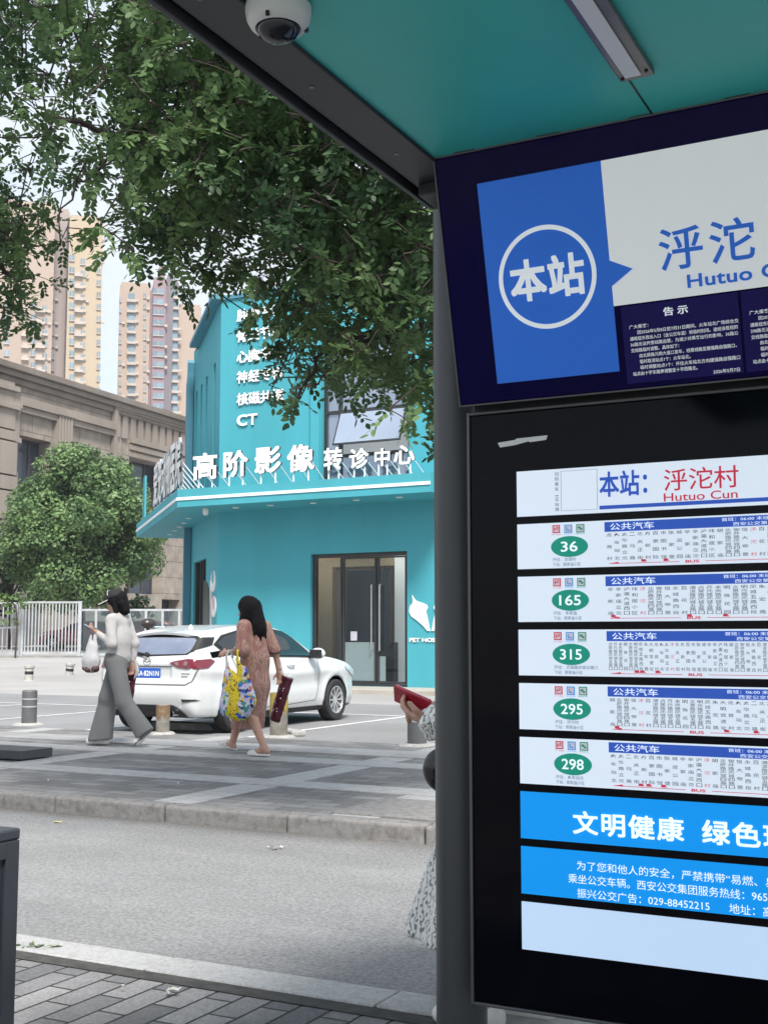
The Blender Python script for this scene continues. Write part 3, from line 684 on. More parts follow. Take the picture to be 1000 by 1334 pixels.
def wall_holes(mb, a0, a1, z0, z1, holes, th, M):
    # wall in local (a,z); front face at depth 0, back at depth th; M maps (a, depth, z)
    A = sorted({a0, a1, *[h[0] for h in holes], *[h[1] for h in holes]}); Z = sorted({z0, z1, *[h[2] for h in holes], *[h[3] for h in holes]})
    inside = lambda a, z: any(h[0] < a < h[1] and h[2] < z < h[3] for h in holes)
    for i in range(len(A) - 1):
        for j in range(len(Z) - 1):
            if inside((A[i] + A[i+1]) / 2, (Z[j] + Z[j+1]) / 2): continue
            P = [(A[i], Z[j]), (A[i+1], Z[j]), (A[i+1], Z[j+1]), (A[i], Z[j+1])]
            mb.quad(*[M @ Vector((p[0], 0, p[1])) for p in P]); mb.quad(*[M @ Vector((p[0], th, p[1])) for p in P[::-1]])
    def reveal(h, inw):
        P = [(h[0], h[2]), (h[1], h[2]), (h[1], h[3]), (h[0], h[3])]
        for k in range(4):
            p, q = P[k], P[(k + 1) % 4]
            if inw: p, q = q, p
            mb.quad(M @ Vector((p[0], 0, p[1])), M @ Vector((p[0], th, p[1])), M @ Vector((q[0], th, q[1])), M @ Vector((q[0], 0, q[1])))
    for h in holes: reveal(h, True)
    reveal((a0, a1, z0, z1), False)

FY, CX, TZ = 25.7, -18.2, 10.2
DX0, DX1, DZ1 = -15.38, -12.70, 3.34
WX0, WX1, WZ0, WZ1 = -15.1, -12.65, 4.95, 8.85
shop = thing('shop_building', 'bright teal two storey corner shop with white channel letters and glass double door', 'building', (CX, FY, 0))
def spt(o): o.parent = shop; o.matrix_parent_inverse = Matrix.Translation((-CX, -FY, 0)); return o
b = MB(); I4 = Matrix.Identity(4)
MF = Matrix.Translation((0, FY, 0))
wall_holes(b, CX, -5.0, 0, TZ, [(DX0, DX1, 0.1, DZ1), (WX0, WX1, WZ0, WZ1)], 0.30, MF)
spt(b.build('front_wall', M_teal))
# chamfered corner wall, running away at 45 degrees, with slit windows
cdir = Vector((-math.sqrt(.5), math.sqrt(.5), 0)); cnrm = Vector((-math.sqrt(.5), -math.sqrt(.5), 0))
CL = 4.75
MC = Matrix(((-cdir.x, -cnrm.x, 0, CX), (-cdir.y, -cnrm.y, 0, FY), (0, 0, 1, 0), (0, 0, 0, 1)))     # a runs back towards the corner: a=-CL..0
def ch_a(px, py):
    p = at_plane(px, py, (CX, FY, 0), np.array(cnrm)); return -float(Vector((p[0] - CX, p[1] - FY, 0)).dot(cdir)), float(p[2])
slits = []
for xa, xb_, yt in ((254.6, 256.6, 511), (260.9, 263.0, 502), (267.3, 269.7, 491.5), (277.2, 280.0, 475)):
    a0 = ch_a(xa, 560)[0]; a1 = ch_a(xb_, 560)[0]; slits.append((min(a0, a1), max(a0, a1), 5.2, ch_a((xa + xb_) / 2, yt)[1]))
da0, dz_ = ch_a(252.5, 740); da1, _ = ch_a(268.5, 733)
door_side = (da0, da1, 0.1, 3.45)
b = MB(); wall_holes(b, -CL, 0, 0, TZ - 0.3, slits + [door_side], 0.30, MC)
spt(b.build('corner_wall', M_teal))
b = MB()
for s_ in slits: b.add([MC @ Vector((x, 0.18, z)) for x, z in ((s_[0], s_[2]), (s_[1], s_[2]), (s_[1], s_[3]), (s_[0], s_[3]))], [(0, 1, 2, 3)])
spt(b.build('slit_back', M_tealdk))
b = MB()
# other sides, roof
EX, EY = (CX + cdir.x * CL), (FY + cdir.y * CL)
b.box(EX, EX + 0.3, EY + 0.0, EY + 9, 0, TZ - 0.3); b.box(-5.0, -4.7, FY, EY + 9, 0, TZ); b.box(EX + 0.3, -5.0, EY + 8.7, EY + 9, 0, TZ - .3)
spt(b.build('rear_wall', M_teal))
b = MB(); b.add([(CX + .3, FY + .3, TZ - 0.5), (-5, FY + .3, TZ - 0.5), (-5, EY + 8.7, TZ - 0.5), (EX + .3, EY + 8.7, TZ - 0.5), (EX + .3, EY + .3, TZ - 0.5)], [(0, 1, 2, 3, 4)])
spt(b.build('roof', M_cope))
# sloping coping on the corner wall, level one on the front
b = MB()
n2 = Vector((-cnrm.x, -cnrm.y, 0))
def cpt(a, dep, z): return MC @ Vector((a, dep, z))
L2 = CL * 0.80
for (za, zb_) in (((TZ + 0.02, TZ + 0.14)),):
    vs = [cpt(0.1, -.28, za), cpt(-L2, -.28, za - 0.42), cpt(-L2, .5, za - 0.42), cpt(0.1, .5, za), cpt(0.1, -.28, zb_), cpt(-L2, -.28, zb_ - 0.42), cpt(-L2, .5, zb_ - 0.42), cpt(0.1, .5, zb_)]
    b.add(vs, [(0,1,2,3), (7,6,5,4), (4,5,1,0), (5,6,2,1), (6,7,3,2), (7,4,0,3)])
b.box(CX - 0.02, -4.8, FY - 0.05, FY + 0.5, TZ + 0.005, TZ + 0.12)
spt(b.build('coping', M_cope))
b = MB()
b.add([cpt(0, 0, TZ - .3), cpt(-CL, 0, TZ - .3), cpt(-CL, .3, TZ - .3), cpt(0, .3, TZ - .3), cpt(0, 0, TZ), cpt(-L2, 0, TZ - .41), cpt(-L2, .3, TZ - .41), cpt(0, .3, TZ)], [(0,3,2,1),(0,1,5,4),(3,7,6,2),(4,5,6,7)])
spt(b.build('corner_parapet', M_teal))
# curved end fin and white rain pipe
b = MB(); prof = [(-CL - .02, 0)] + [(-CL - .02, 8.9)] + [(-CL - .02 + .5 * math.sin(t) * 0.5, 8.9 + .75 * (1 - math.cos(t))) for t in np.linspace(0.2, 1.5, 8)] + [(-CL + .3, 9.5), (-CL + 0.22, 9.2), (-CL + .16, 8.6), (-CL + .14, 0)]
b.prism([(p[0], p[1]) for p in prof], MC @ Vector((0, -0.22, 0)), -cdir, (0, 0, 1), 0.2)
spt(b.build('end_fin', M_cope))
b = MB(); pp = MC @ Vector((-CL - .13, -0.05, 0)); b.tube([(pp.x, pp.y, 0.05), (pp.x, pp.y, 9.3)], 0.075, 14)
for z in (1.5, 4.1, 6.6): b.box(pp.x - .1, pp.x + .1, pp.y - .09, pp.y + .12, z, z + .06)
spt(b.build('rain_pipe', M_pipe, smooth=True))
# canopy: front run, corner at 45 degrees, left run
ZB, ZT = 4.53, 4.98
CYF = 24.2
kx = CX - 0.2
lx = kx - 5.1 * 1.33; ly = CYF + 5.1 * 1.33
P = [(-11.35, CYF), (kx, CYF), (lx, ly), (lx + 1.1, ly + 1.1), (CX, FY - .002), (-11.35, FY - .002)]
b = MB()
b.add([(x, y, ZB) for x, y in P] + [(x, y, ZT) for x, y in P], [(0,1,2,3,4,5)[::-1] and (5,4,3,2,1,0)[::-1], (11,10,9,8,7,6)] + [(i, 6 + i, 6 + (i+1) % 6, (i+1) % 6) for i in range(6)])
bmt = b.build('canopy', M_teal); spt(bmt)
bm = bmesh.new(); bm.from_mesh(bmt.data); bmesh.ops.recalc_face_normals(bm, faces=bm.faces); bm.to_mesh(bmt.data); bm.free()
b = MB()
b.box(kx, -11.37, CYF - .022, CYF - .002, 4.70, 4.775)
fd = Vector((lx - kx, ly - CYF, 0)); fl = fd.length; fd.normalize(); fn = Vector((-math.sqrt(.5), -math.sqrt(.5), 0))
a = Vector((kx, CYF, 4.7375)) + fn * 0.012; b.bar(a + fd * 0.001, a + fd * (fl - .02), 0.02, 0.075)
q = b.build('stripe', M_stripe, bmt)
b = MB()
dl = [at_z(px, py, ZB) for px, py in ((307, 661), (352, 658), (408, 655), (464, 651), (520, 647.5), (246, 675), (240, 681), (234, 686), (228, 691), (222, 696))]
for p in dl: b.lathe([(0.085, -0.012), (0.085, 0.004), (0.07, 0.004)], 16, Matrix.Translation((float(p[0]), float(p[1]), ZB - 0.006)))
b.build('downlight', M_downl, bmt)
p = at_z(268, 668, ZB - .1)
b = MB(); b.lathe([(0.0, -.17), (0.05, -.16), (0.075, -.11), (0.075, 0.0)], 18, Matrix.Translation((float(p[0]), float(p[1]), ZB)))
b.build('camera_dome', M_white, bmt, smooth=True)
# door: frame, panes, handles, frosted film and the room behind
b = MB(); fy = FY + 0.10
for x0, x1 in ((DX0, DX0 + .10), (DX1 - .07, DX1)): b.box(x0 + .002, x1 - .002, fy, fy + .12, 0.1, DZ1 - .002)
b.box(DX0 + .10, DX1 - .07, fy, fy + .12, DZ1 - .09, DZ1 - .002); b.box(DX0 + .10, DX1 - .07, fy, fy + .12, 0.1, 0.16)
dr = spt(b.build('shop_door', M_frame, bevel=0.006))
leaf = [(DX0 + .10, -14.56), (-14.54, -13.60), (-13.58, DX1 - .07)]
for i, (x0, x1) in enumerate(leaf):
    b = MB(); y0, y1 = fy + .03, fy + .085
    if i > 0:
        b.box(x0 + .003, x0 + .055, y0, y1, .17, DZ1 - .1); b.box(x1 - .055, x1 - .003, y0, y1, .17, DZ1 - .1); b.box(x0 + .055, x1 - .055, y0, y1, .17, .22); b.box(x0 + .055, x1 - .055, y0, y1, DZ1 - .14, DZ1 - .1)
    else: b.box(x1 - .05, x1 - .003, y0, y1, .17, DZ1 - .1)
    lf = b.build('door_leaf' if i else 'side_light', M_frame, dr, bevel=0.004)
    b = MB(); b.box(x0 + .056, x1 - .056, fy + .052, fy + .06, .225, DZ1 - .145); b.build('pane', M_glass, lf)
    if i > 0:
        b = MB(); xh = x1 - .10 if i == 1 else x0 + .10
        b.tube([(xh, fy + .028, .95), (xh, fy - .035, .95), (xh, fy - .035, 2.55), (xh, fy + .028, 2.55)], 0.018, 10); b.build('handle', mat('handle_steel', (0.55, 0.55, 0.55), rough=0.25, metal=0.9, var=0.05), lf, smooth=True)
    if i == 1:
        b = MB(); b.box(x0 + .06, x1 - .06, fy + .0605, fy + .062, .23, 1.16); b.build('frosted_film', M_frost, lf)
        b = MB(); b.box(x0 + .22, x0 + .40, fy + .048, fy + .0515, 1.2, 1.42); b.build('sticker', mat('white_sticker', (0.45, 0.45, 0.5), rough=0.5, var=0.25, scale=25), lf)
    if i == 2:
        b = MB(); b.box(x0 + .06, x0 + .22, fy + .0605, fy + .062, .23, 0.82); b.build('frosted_film', M_frost, lf)
b = MB(); b.box(-17.5, -9.5, FY + .31, FY + 5.0, 0.0, 0.1); spt(b.build('shop_floor', M_floor_in))
b = MB(); b.box(-17.5, -9.5, FY + .32, FY + 5.0, 3.7, 3.8); spt(b.build('shop_ceiling', M_beige))
M_ceil_lamp = mat('lit_ceiling_panel', (0.8, 0.8, 0.78), rough=0.5, var=0.01, emit=(1.0, 0.93, 0.82), estr=5.0)
for x0, y0 in ((-16.6, 1.0), (-15.4, 2.6), (-14.4, 1.1), (-12.6, 1.6), (-11.5, 3.2)):
    b = MB(); b.box(x0, x0 + .9, FY + y0, FY + y0 + .35, 3.67, 3.699); spt(b.build('ceiling_lamp', M_ceil_lamp))
b = MB(); b.box(-17.5, -9.5, FY + 5.0, FY + 5.1, 0.1, 3.7); spt(b.build('shop_back_wall', M_inner))
b = MB(); b.box(-17.0, -16.9, FY + .32, FY + 5, 0.1, 3.69); b.box(-17.0, -16.02, FY + 2.2, FY + 2.3, .1, 3.69); b.box(-16.02, -13.0, FY + 2.2, FY + 2.3, 3.15, 3.69); b.box(-9.9, -9.8, FY + .32, FY + 5, .1, 3.69)
spt(b.build('beige_panel', M_beige))
b = MB(); b.box(-16.00, -14.55, FY + 2.35, FY + 2.45, .1, 3.14); b.box(-13.95, -13.25, FY + 4.6, FY + 4.9, 0.1, 3.6)
spt(b.build('brown_panel', M_inner))
b = MB(); b.box(-15.2, -13.95, FY + 1.5, FY + 1.6, 1.0, 3.0); b.box(-14.3, -13.9, FY + 1.62, FY + 1.9, 0.1, 1.15); spt(b.build('dark_board', M_darkpan))
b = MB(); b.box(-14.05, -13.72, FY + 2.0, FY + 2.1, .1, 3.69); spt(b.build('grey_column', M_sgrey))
b = MB(); b.box(-13.4, -12.2, FY + 3.0, FY + 3.08, .1, 2.35); spt(b.build('inner_door', mat('dark_wood_door', (0.10, 0.075, 0.06), rough=0.5, var=0.2, scale=2, stretch=(8, 8, .5))))
# side door on the corner wall with an arched dark board beside it
b = MB()
b.add([MC @ Vector((x, .16, z)) for x, z in ((da0, .1), (da1, .1), (da1, 3.45), (da0, 3.45))], [(0, 1, 2, 3)])
sd = spt(b.build('side_door', mat('dark_door_glass', (0.015, 0.03, 0.035), rough=0.08, var=0.2, spec=0.5)))
b = MB()
for f_ in (0.02, .42, .62, .94):
    a = da0 + (da1 - da0) * f_; b.add([MC @ Vector((x, y, z)) for x, y, z in ((a, .05, .1), (a + .07, .05, .1), (a + .07, .15, .1), (a, .15, .1), (a, .05, 3.44), (a + .07, .05, 3.44), (a + .07, .15, 3.44), (a, .15, 3.44))], [(0,3,2,1),(4,5,6,7),(0,1,5,4),(1,2,6,5),(2,3,7,6),(3,0,4,7)])
b.build('door_bar', M_frame, sd)
a0 = da1 - .3; a1 = ch_a(273.5, 780)[0]; w = a1 - a0
arch = [(a0, .1), (a1, .1), (a1, 2.3)] + [(a0 + w * math.cos(t), 2.3 + .55 * math.sin(t)) for t in np.linspace(0.15, math.pi / 2, 8)]
b = MB(); b.prism(arch, MC @ Vector((0, -.012, 0)), -cdir, (0, 0, 1), 0.01); spt(b.build('arched_board', mat('arched_dark_board', (0.008, 0.03, 0.032), rough=0.3, var=0.1)))
# round white lettered signs on the corner wall
b = MB(); b2 = MB(); b3 = MB()
for px, py, rx, ry in ((278.6, 757, 2.7, 14), (279.4, 790, 2.8, 14)):
    a, z = ch_a(px, py); ax = abs(ch_a(px + rx, py)[0] - a); az = abs(ch_a(px, py - ry)[1] - z)
    b.prism(ellipse(ax, az, 24), MC @ Vector((a, -.03, z)), -cdir, (0, 0, 1), .03)
a, z = ch_a(278.6, 757); b2.prism(ellipse(.14, .18, 16), MC @ Vector((a, -.035, z + .12)), -cdir, (0, 0, 1), .004)
a, z = ch_a(279.4, 790); b3.prism(ellipse(.10, .2, 16), MC @ Vector((a, -.035, z + .1)), -cdir, (0, 0, 1), .004)
for px, py, h in ((275, 771, .3), (275.2, 790, .42), (275.4, 806, .4)):
    a, z = ch_a(px, py); b.prism([(a - .09, z - h), (a + .09, z - h), (a + .09, z + h), (a - .09, z + h)], MC @ Vector((0, -.02, 0)), -cdir, (0, 0, 1), .015)
rs = spt(b.build('wall_sign', M_letter)); b2.build('blue_mark', M_teal, rs); b3.build('red_mark', mat('pink_mark', (0.6, 0.25, 0.3), var=0.1), rs)
# upper window with an open sash
b = MB(); wy = FY + .14
for x in (WX0, WX0 + .42, WX1 - .09): b.box(x + .002, x + .085, wy, wy + .1, WZ0 + .002, WZ1 - .002)
for z in (WZ0, 5.75, 6.87, WZ1 - .09):
    for x0, x1 in ((WX0 + .085, WX0 + .422), (WX0 + .505, WX1 - .088)): b.box(x0, x1, wy + .004, wy + .096, z + .002, z + .085)
wn = spt(b.build('upper_window', M_frame, bevel=0.004))
b = MB()
b.box(WX0 + .07, WX1 - .07, wy + .05, wy + .06, 6.93, WZ1 - .05); b.box(WX0 + .07, WX0 + .45, wy + .05, wy + .06, WZ0 + .05, 6.88); b.box(WX0 + .5, WX1 - .07, wy + .05, wy + .06, WZ0 + .05, 5.77)
b.build('pane', M_upglass, wn)
b = MB(); T = Matrix.Translation((WX0 + .5, wy - .045, 6.86)) @ Matrix.Rotation(R(-24), 4, 'X')
b.box(0, WX1 - WX0 - .58, -.03, 0.0, -.95, 0, T); fs = b.build('open_sash', M_frame, wn)
b = MB(); b.box(.04, WX1 - WX0 - .62, -.036, -.031, -.91, -.04, T); b.build('sash_pane', M_sash, fs)
b = MB(); b.box(WX0 - 1, WX1 + 1, FY + .9, FY + 1.0, 4.2, WZ1 + .6); b.box(WX0 - 1, WX1 + 1, FY + .31, FY + .9, 4.2, 4.3); spt(b.build('upper_backing_wall', M_sgrey))  # unseen wall added close behind the open window so the gap looks lighter
# dark edge reveal strip left of the window (the front wall steps there)
spt(MB().box(-15.38, -15.12, FY - .07, FY - .003, 4.985, TZ).build('wall_rib', M_teal))
# PET HOSPITAL emblem and words on the front wall
b = MB()
def fpt(px, py): p = at_y(px, py, FY); return float(p[0]), float(p[2])
dog = [(537, 775), (540, 780), (543, 783), (549, 785), (556, 788), (557.5, 792), (555, 797), (557, 805), (559, 815), (560.5, 822), (557, 822), (551, 815), (543, 808), (536, 803), (533.2, 797), (534, 790), (538, 785), (537.5, 781)]
dg = [fpt(*p) for p in dog]
xm = fpt(561.2, 800)[0]
b.prism(dg[::-1], (0, FY - .03, 0), U, VV, .028)
cat = [(2 * xm - x, z) for x, z in dg]; cat = [(x, z + (0.06 if i in (0, 1) else 0)) for i, (x, z) in enumerate(cat)]
b.prism(cat, (0, FY - .03, 0), U, VV, .028)
em = spt(b.build('wall_emblem', M_letter, bevel=0.004))
b = MB(); x0, z0 = fpt(533.5, 836.5); _, z1 = fpt(533.5, 831)
put_text(b, 'PET HOSPITAL', x0, z0, x0 + 1.13, z1, (0, FY, 0), U, VV, lift=.004, bold=.03, depth=.02); b.build('lettering', M_letter, em)
# list of departments in raised white letters
b = MB()
rows = [(412, '肿瘤专科', 4), (439, '骨关节科', 4), (466, '心胸专科', 4), (492.5, '神经专科', 4), (521, '核磁共振', 4), (548.5, 'CT', 2)]
for yc, s_, n_ in rows:
    x0, zc = fpt(309.5, yc); x1 = fpt(309.5 + (15.2 * n_ if n_ > 2 else 27), yc)[0]; hh = .165 if n_ > 2 else .15
    put_text(b, s_, x0, zc - hh, x1, zc + hh, (0, FY, 0), U, VV, lift=.01, bold=.024, depth=.03)
spt(b.build('wall_lettering', M_letter))

# big channel letters standing on the canopy, with struts
def letter_sign(nm, label, chars, o, u, strut_back, mats=None):
    th = thing(nm, label, 'sign', tuple(o))
    o = Vector(o); u = Vector(u); n = u.cross(Vector((0, 0, 1))).normalized()
    st = MB()
    for s_, a0, a1, z0, z1 in chars:
        b = MB(); b.mi = 0; put_text(b, s_, a0, z0, a1, z1, (0, 0, 0), u, VV, lift=.014, bold=.024)
        b.mi = 1; put_text(b, s_, a0, z0, a1, z1, n * -.06, u, VV, lift=0, bold=.024, depth=.06)
        b.build('character', [M_letter, M_lside], th)
        for f_ in (.2, .75):
            a = u * (a0 + (a1 - a0) * f_)
            st.bar(a - n * .05 + Vector((0, 0, z0 + .05)), a - n * .05 + Vector((0, 0, -0.005)), .03)
            st.bar(a - n * .06 + Vector((0, 0, z0 + (z1 - z0) * .5)), a - n * strut_back + Vector((0, 0, 0.0)), .025)
    st.build('strut', M_pipe, th)
    return th
yS = CYF + .18
ox, oz = kx + .1, ZT
def spx(px, py): p = at_y(px, py, yS); return float(p[0] - ox), float(p[2] - oz)
cs = []
for s_, a, b_, t_, bt in (('高', 251.5, 283, 590, 626), ('阶', 291, 323, 587, 622.5), ('影', 332, 366, 582, 617.5), ('像', 374, 409.5, 579, 616), ('转', 422, 446, 583, 613.5), ('诊', 455, 480, 584, 611.5), ('中', 488, 508, 584, 608), ('心', 513, 540, 580, 606)):
    xa, z0 = spx(a, bt); xb_, _ = spx(b_, bt); _, z1 = spx((a + b_) / 2, t_); cs.append((s_, xa, xb_, max(.12, z0), z1))
letter_sign('channel_letter_sign', 'row of white raised characters on struts along the shop canopy front', cs, (ox, yS, oz), (1, 0, 0), 1.0)
fo = Vector((kx, CYF, 0)) + fd * fl; iu = -fd; inn = -fn
LO = fo + inn * .18; LO.z = ZT
def lpx(px):
    p = at_plane(px, 640, tuple(LO), np.array(fn)); return float((Vector(p) - LO).dot(iu))
cs = []
for s_, a, b_ in (('爱', 200.5, 205.3), ('宠', 205.8, 210.5), ('动', 210.8, 216.3), ('物', 216.8, 221.6), ('医', 222.2, 228.0), ('院', 228.6, 235.0)):
    cs.append((s_, lpx(a), lpx(b_), .22, 1.52))
ls = letter_sign('channel_letter_sign', 'steeply foreshortened row of white characters along the shop canopy\'s corner side', cs, tuple(LO), tuple(iu), 0.8)
b = MB(); b.bar(iu * .55 + Vector((0, 0, .0)), iu * .55 + Vector((0, 0, 1.5)), .5, .06, up=tuple(fn)); b.build('end_board', M_teal, ls)
# ================================================================== STONE BUILDING AT THE LEFT
M_stone = brick_mat('stone_cladding', (0.24, 0.205, 0.175), (0.28, 0.245, 0.21), (0.13, 0.11, 0.095), 2.5, 1.25, 0.03, axes='XZ', grime=0.22, speck=0.05, bump=0.15)
M_stone2 = mat('stone_trim', (0.245, 0.212, 0.182), rough=0.85, var=0.12, scale=0.6, bump=0.1, bscale=20, dirt=0.25, stretch=(1, 1, 0.25))
M_stonedk = mat('stone_roof_band', (0.175, 0.15, 0.13), rough=0.85, var=0.12, scale=0.8, dirt=0.3)
M_wdark = mat('dark_window_glass', (0.035, 0.045, 0.065), rough=0.10, var=0.4, scale=0.4, spec=0.6)
M_wframe = mat('bronze_window_frame', (0.05, 0.045, 0.045), rough=0.5, var=0.1)
A = at_d(0, 830, 75); B = at_d(235, 830, 94.2)
su2 = np.array([B[0] - A[0], B[1] - A[1], 0]); su2 /= np.linalg.norm(su2)          # along the facade, away from the viewer
sn2 = np.array([su2[1], -su2[0], 0])                                              # facade normal (towards the street)
if sn2[0] < 0: sn2 = -sn2
SO = np.array([A[0], A[1], 0.9])
def stn(px, py): p = at_plane(px, py, SO, sn2); return float((p - SO) @ su2), float(p[2] - SO[2])
SB = thing('stone_building', 'large brown stone building with fluted pilasters and deep dark windows', 'building', SO, math.atan2(su2[1], su2[0]))
# local frame of the thing: x along facade, y = into the building, z up
H = stn(0, 472)[1]
def rel(mb, a0, a1, z0, z1, out, back=-0.05): mb.box(a0, a1, -out, -back if back < 0 else back, z0, z1)
wins = []
w1 = (stn(19.5, 600)[0], stn(66, 600)[0], 3.0, stn(20, 565)[1]); w2 = (stn(90, 600)[0], stn(131, 600)[0], 3.0, stn(92, 579)[1]); w3 = (stn(168, 620)[0], stn(215, 620)[0], 3.6, stn(170, 596)[1])
w4 = (stn(211, 780)[0], stn(234, 780)[0], 0.3, stn(212, 735)[1])
wins = [w1, w2, w3, (w4[0], w4[1], w4[2], min(w4[3], 3.3))]
La, Lb = -26.0, stn(235, 700)[0] + 26
b = MB(); wall_holes(b, La, Lb, -.6, H - .4, [w for w in wins], 1.3, I4); b.box(La, Lb, 1.3, 22, -.6, H - .6)
b.build('facade', M_stone, SB)
for w in wins:
    b = MB(); b.box(w[0], w[1], 1.05, 1.1, w[2], w[3]); wo = b.build('window', M_wdark, SB)
    b = MB(); ww = w[1] - w[0]
    for f_ in (.0, .36, .70, .97): b.box(w[0] + ww * f_, w[0] + ww * f_ + .14, .98, 1.048, w[2], w[3])
    for z in (w[2] + (w[3] - w[2]) * .42, w[2] + (w[3] - w[2]) * .72): b.box(w[0] + .14, w[1] - .1, 1.0, 1.046, z, z + .14)
    b.build('window_frame', M_wframe, wo)
b = MB(); b.box(La, Lb, -.75, 1.5, H - .38, H + .05); b.box(La, Lb, -.55, 1.5, H - .75, H - .39); b.box(La, Lb, -.30, 1.5, H - 1.15, H - .76)
b.build('cornice', M_stonedk, SB, bevel=0.05)
a14 = stn(144, 560)[0]; zc = stn(12, 515)[1]
b = MB(); b.box(stn(10, 515)[0], a14, -.55, -.003, zc - .55, zc); b.box(stn(10, 515)[0], a14, -.38, -.003, zc - .95, zc - .56)
b.build('ledge', M_stone2, SB, bevel=0.03)
b = MB()
def pilaster(a0, a1, zt, zb):
    n = 5; w = a1 - a0
    b.box(a0 - .12, a1 + .12, -.62, -.004, zt - .3, zt)
    for k in range(n): x = a0 + w * (k + .12) / n; b.box(x, x + w / n * .72, -.52, -.40, zb, zt - .31)
    b.box(a0, a1, -.40, -.005, zb - 16, zt - .305); b.box(a0 - .12, a1 + .12, -.6, -.006, zb - .35, zb - .01)
    for k in (0, 2, 4): x = a0 + w * (k + .12) / n; b.box(x, x + w / n * .72, -.50, -.401, zb - 16, zb - 2.2)
zt = stn(80, 538)[1]; pilaster(stn(69, 560)[0], stn(88, 560)[0], zt, zt - 2.3)
zt = stn(15, 520)[1] - .3; pilaster(stn(10.5, 540)[0], stn(18.5, 540)[0], zt, zt - 2.2)
b.build('pilaster', M_stone2, SB, bevel=0.02)
b = MB(); a = stn(10, 560)[0]
for k, (z0, z1, o_) in enumerate(((stn(5, 503)[1], H - 1.2, .5), (stn(5, 527)[1], stn(5, 503)[1] - .35, .55), (stn(5, 560)[1], stn(5, 527)[1] - .35, .62), (stn(5, 575)[1], stn(5, 560)[1] - .12, .75), (stn(5, 620)[1], stn(5, 575)[1] - .12, .85), (stn(5, 640)[1], stn(5, 620)[1] - .12, .95), (-.6, stn(5, 640)[1] - .12, 1.05))):
    b.box(La, a, -o_, -.006, z0, z1)
    b.box(La, a + .25, -o_ - .22, -.007, z1 - .001, z1 + .33) if k in (1, 2) else None
b.build('corner_pier', M_stone2, SB, bevel=0.03)
# right section with its dentil band
b = MB(); zt = stn(147, 527)[1]; b.box(a14, Lb, -.42, -.004, zt - .35, zt)
x = a14 + .35
while x < Lb - .5: b.box(x, x + .62, -.17, -.005, zt - 2.3, zt - .36); x += .98
b.box(a14, a14 + .4, -.40, -.004, -.6, zt - .36)
b.build('dentil_band', M_stone2, SB, bevel=0.02)
b = MB()
for k in range(3): z = w3[3] + .05 + k * .50; b.box(w3[0] - .1, w3[1] + 6, -.10 - .10 * k, -.005, z, z + .40)
b.build('lintel', M_stone2, SB, bevel=0.02)
b = MB(); a = stn(205, 541)[0]; b.box(a, a + 9, 2.0, 5, H, H + .55)
for k in range(5): b.box(a + k * 2 - .5, a + k * 2 + 1.0, .5, 1.6, H + .06, H + .4 + .12 * (k % 2))
b.build('roof_clutter', M_stonedk, SB)

# ================================================================== TOWER BLOCKS FAR AWAY
M_cream = mat('cream_tower_wall', (0.39, 0.31, 0.215), rough=0.85, var=0.04, scale=0.05, dirt=0.06)
M_pinkt = mat('pink_tower_wall', (0.36, 0.28, 0.225), rough=0.85, var=0.04, scale=0.05, dirt=0.06)
M_mauve = mat('mauve_tower_wall', (0.255, 0.165, 0.185), rough=0.85, var=0.05, scale=0.05)
M_shadet = mat('shaded_tower_wall', (0.30, 0.245, 0.225), rough=0.85, var=0.05, scale=0.05)  # grey tone paints the recessed side's shade into its colour
M_dgrey = mat('dark_grey_tower_wall', (0.155, 0.135, 0.15), rough=0.85, var=0.05, scale=0.05)
M_tglass = mat('tower_window_glass', (0.16, 0.23, 0.28), rough=0.15, var=0.45, scale=0.13, spec=0.6)
M_tslab = mat('tower_balcony', (0.42, 0.36, 0.31), rough=0.8, var=0.06, scale=0.3)
def tower(label, d, x0, x1, blocks, loc_px, yw):
    base = at_d(loc_px, 830, d); base[2] = 0.9
    T = thing('tower_block', label, 'tower block', base, YAW + R(yw))
    ax = np.array([math.cos(YAW + R(yw)), math.sin(YAW + R(yw)), 0]); ay = np.array([-ax[1], ax[0], 0])
    def L(px, py=830, off=0.0):
        p = at_plane(px, py, base + ay * off, ay); q = p - base; return float(q @ ax), float(q[2])
    for nm, a, b_, top, front, depth, m in blocks:
        xa = L(a, 440, front)[0]; xb_ = L(b_, 440, front)[0]; zt = L((a + b_) / 2, top, front)[1]
        q = MB(); q.box(xa, xb_, front, front + depth, -3, zt); q.box(xa + .3, xb_ - .3, front + .3, front + depth - .3, zt, zt + .9); q.build(nm, m, T)
    return T, L
def wrow(T, L, xa, xb_, ys, hpx, front, m=M_tglass, slab=None, proj=.25):
    rg_ = random.Random(int(xa * 10))
    for y in ys:
        a, z1 = L(xa, y, front); b_, z0 = L(xb_, y + hpx, front)
        q = MB(); q.box(a, b_, front - proj, front - .01, z0, z1); w = q.build('window', m, T)
        if slab:
            q = MB(); q.box(a - .35, b_ + .35, front - slab, front - .012, z0 - .75, z0 - .05); q.build('balcony', M_tslab, w)
        else:
            q = MB(); q.box(a - .12, b_ + .12, front - proj - .12, front - .012, z0 - .22, z0 - .01); q.box((a + b_) / 2 - .06, (a + b_) / 2 + .06, front - proj - .04, front - proj + .02, z0, z1); q.build('sill', M_tslab, w)
        if rg_.random() < .4:
            q = MB(); q.box(b_ + .25, b_ + 1.05, front - .55, front - .012, z0 - .5, z0 + .15); q.build('air_conditioner', M_tslab, w)
ys15 = [332 + 15.55 * k for k in range(13)]
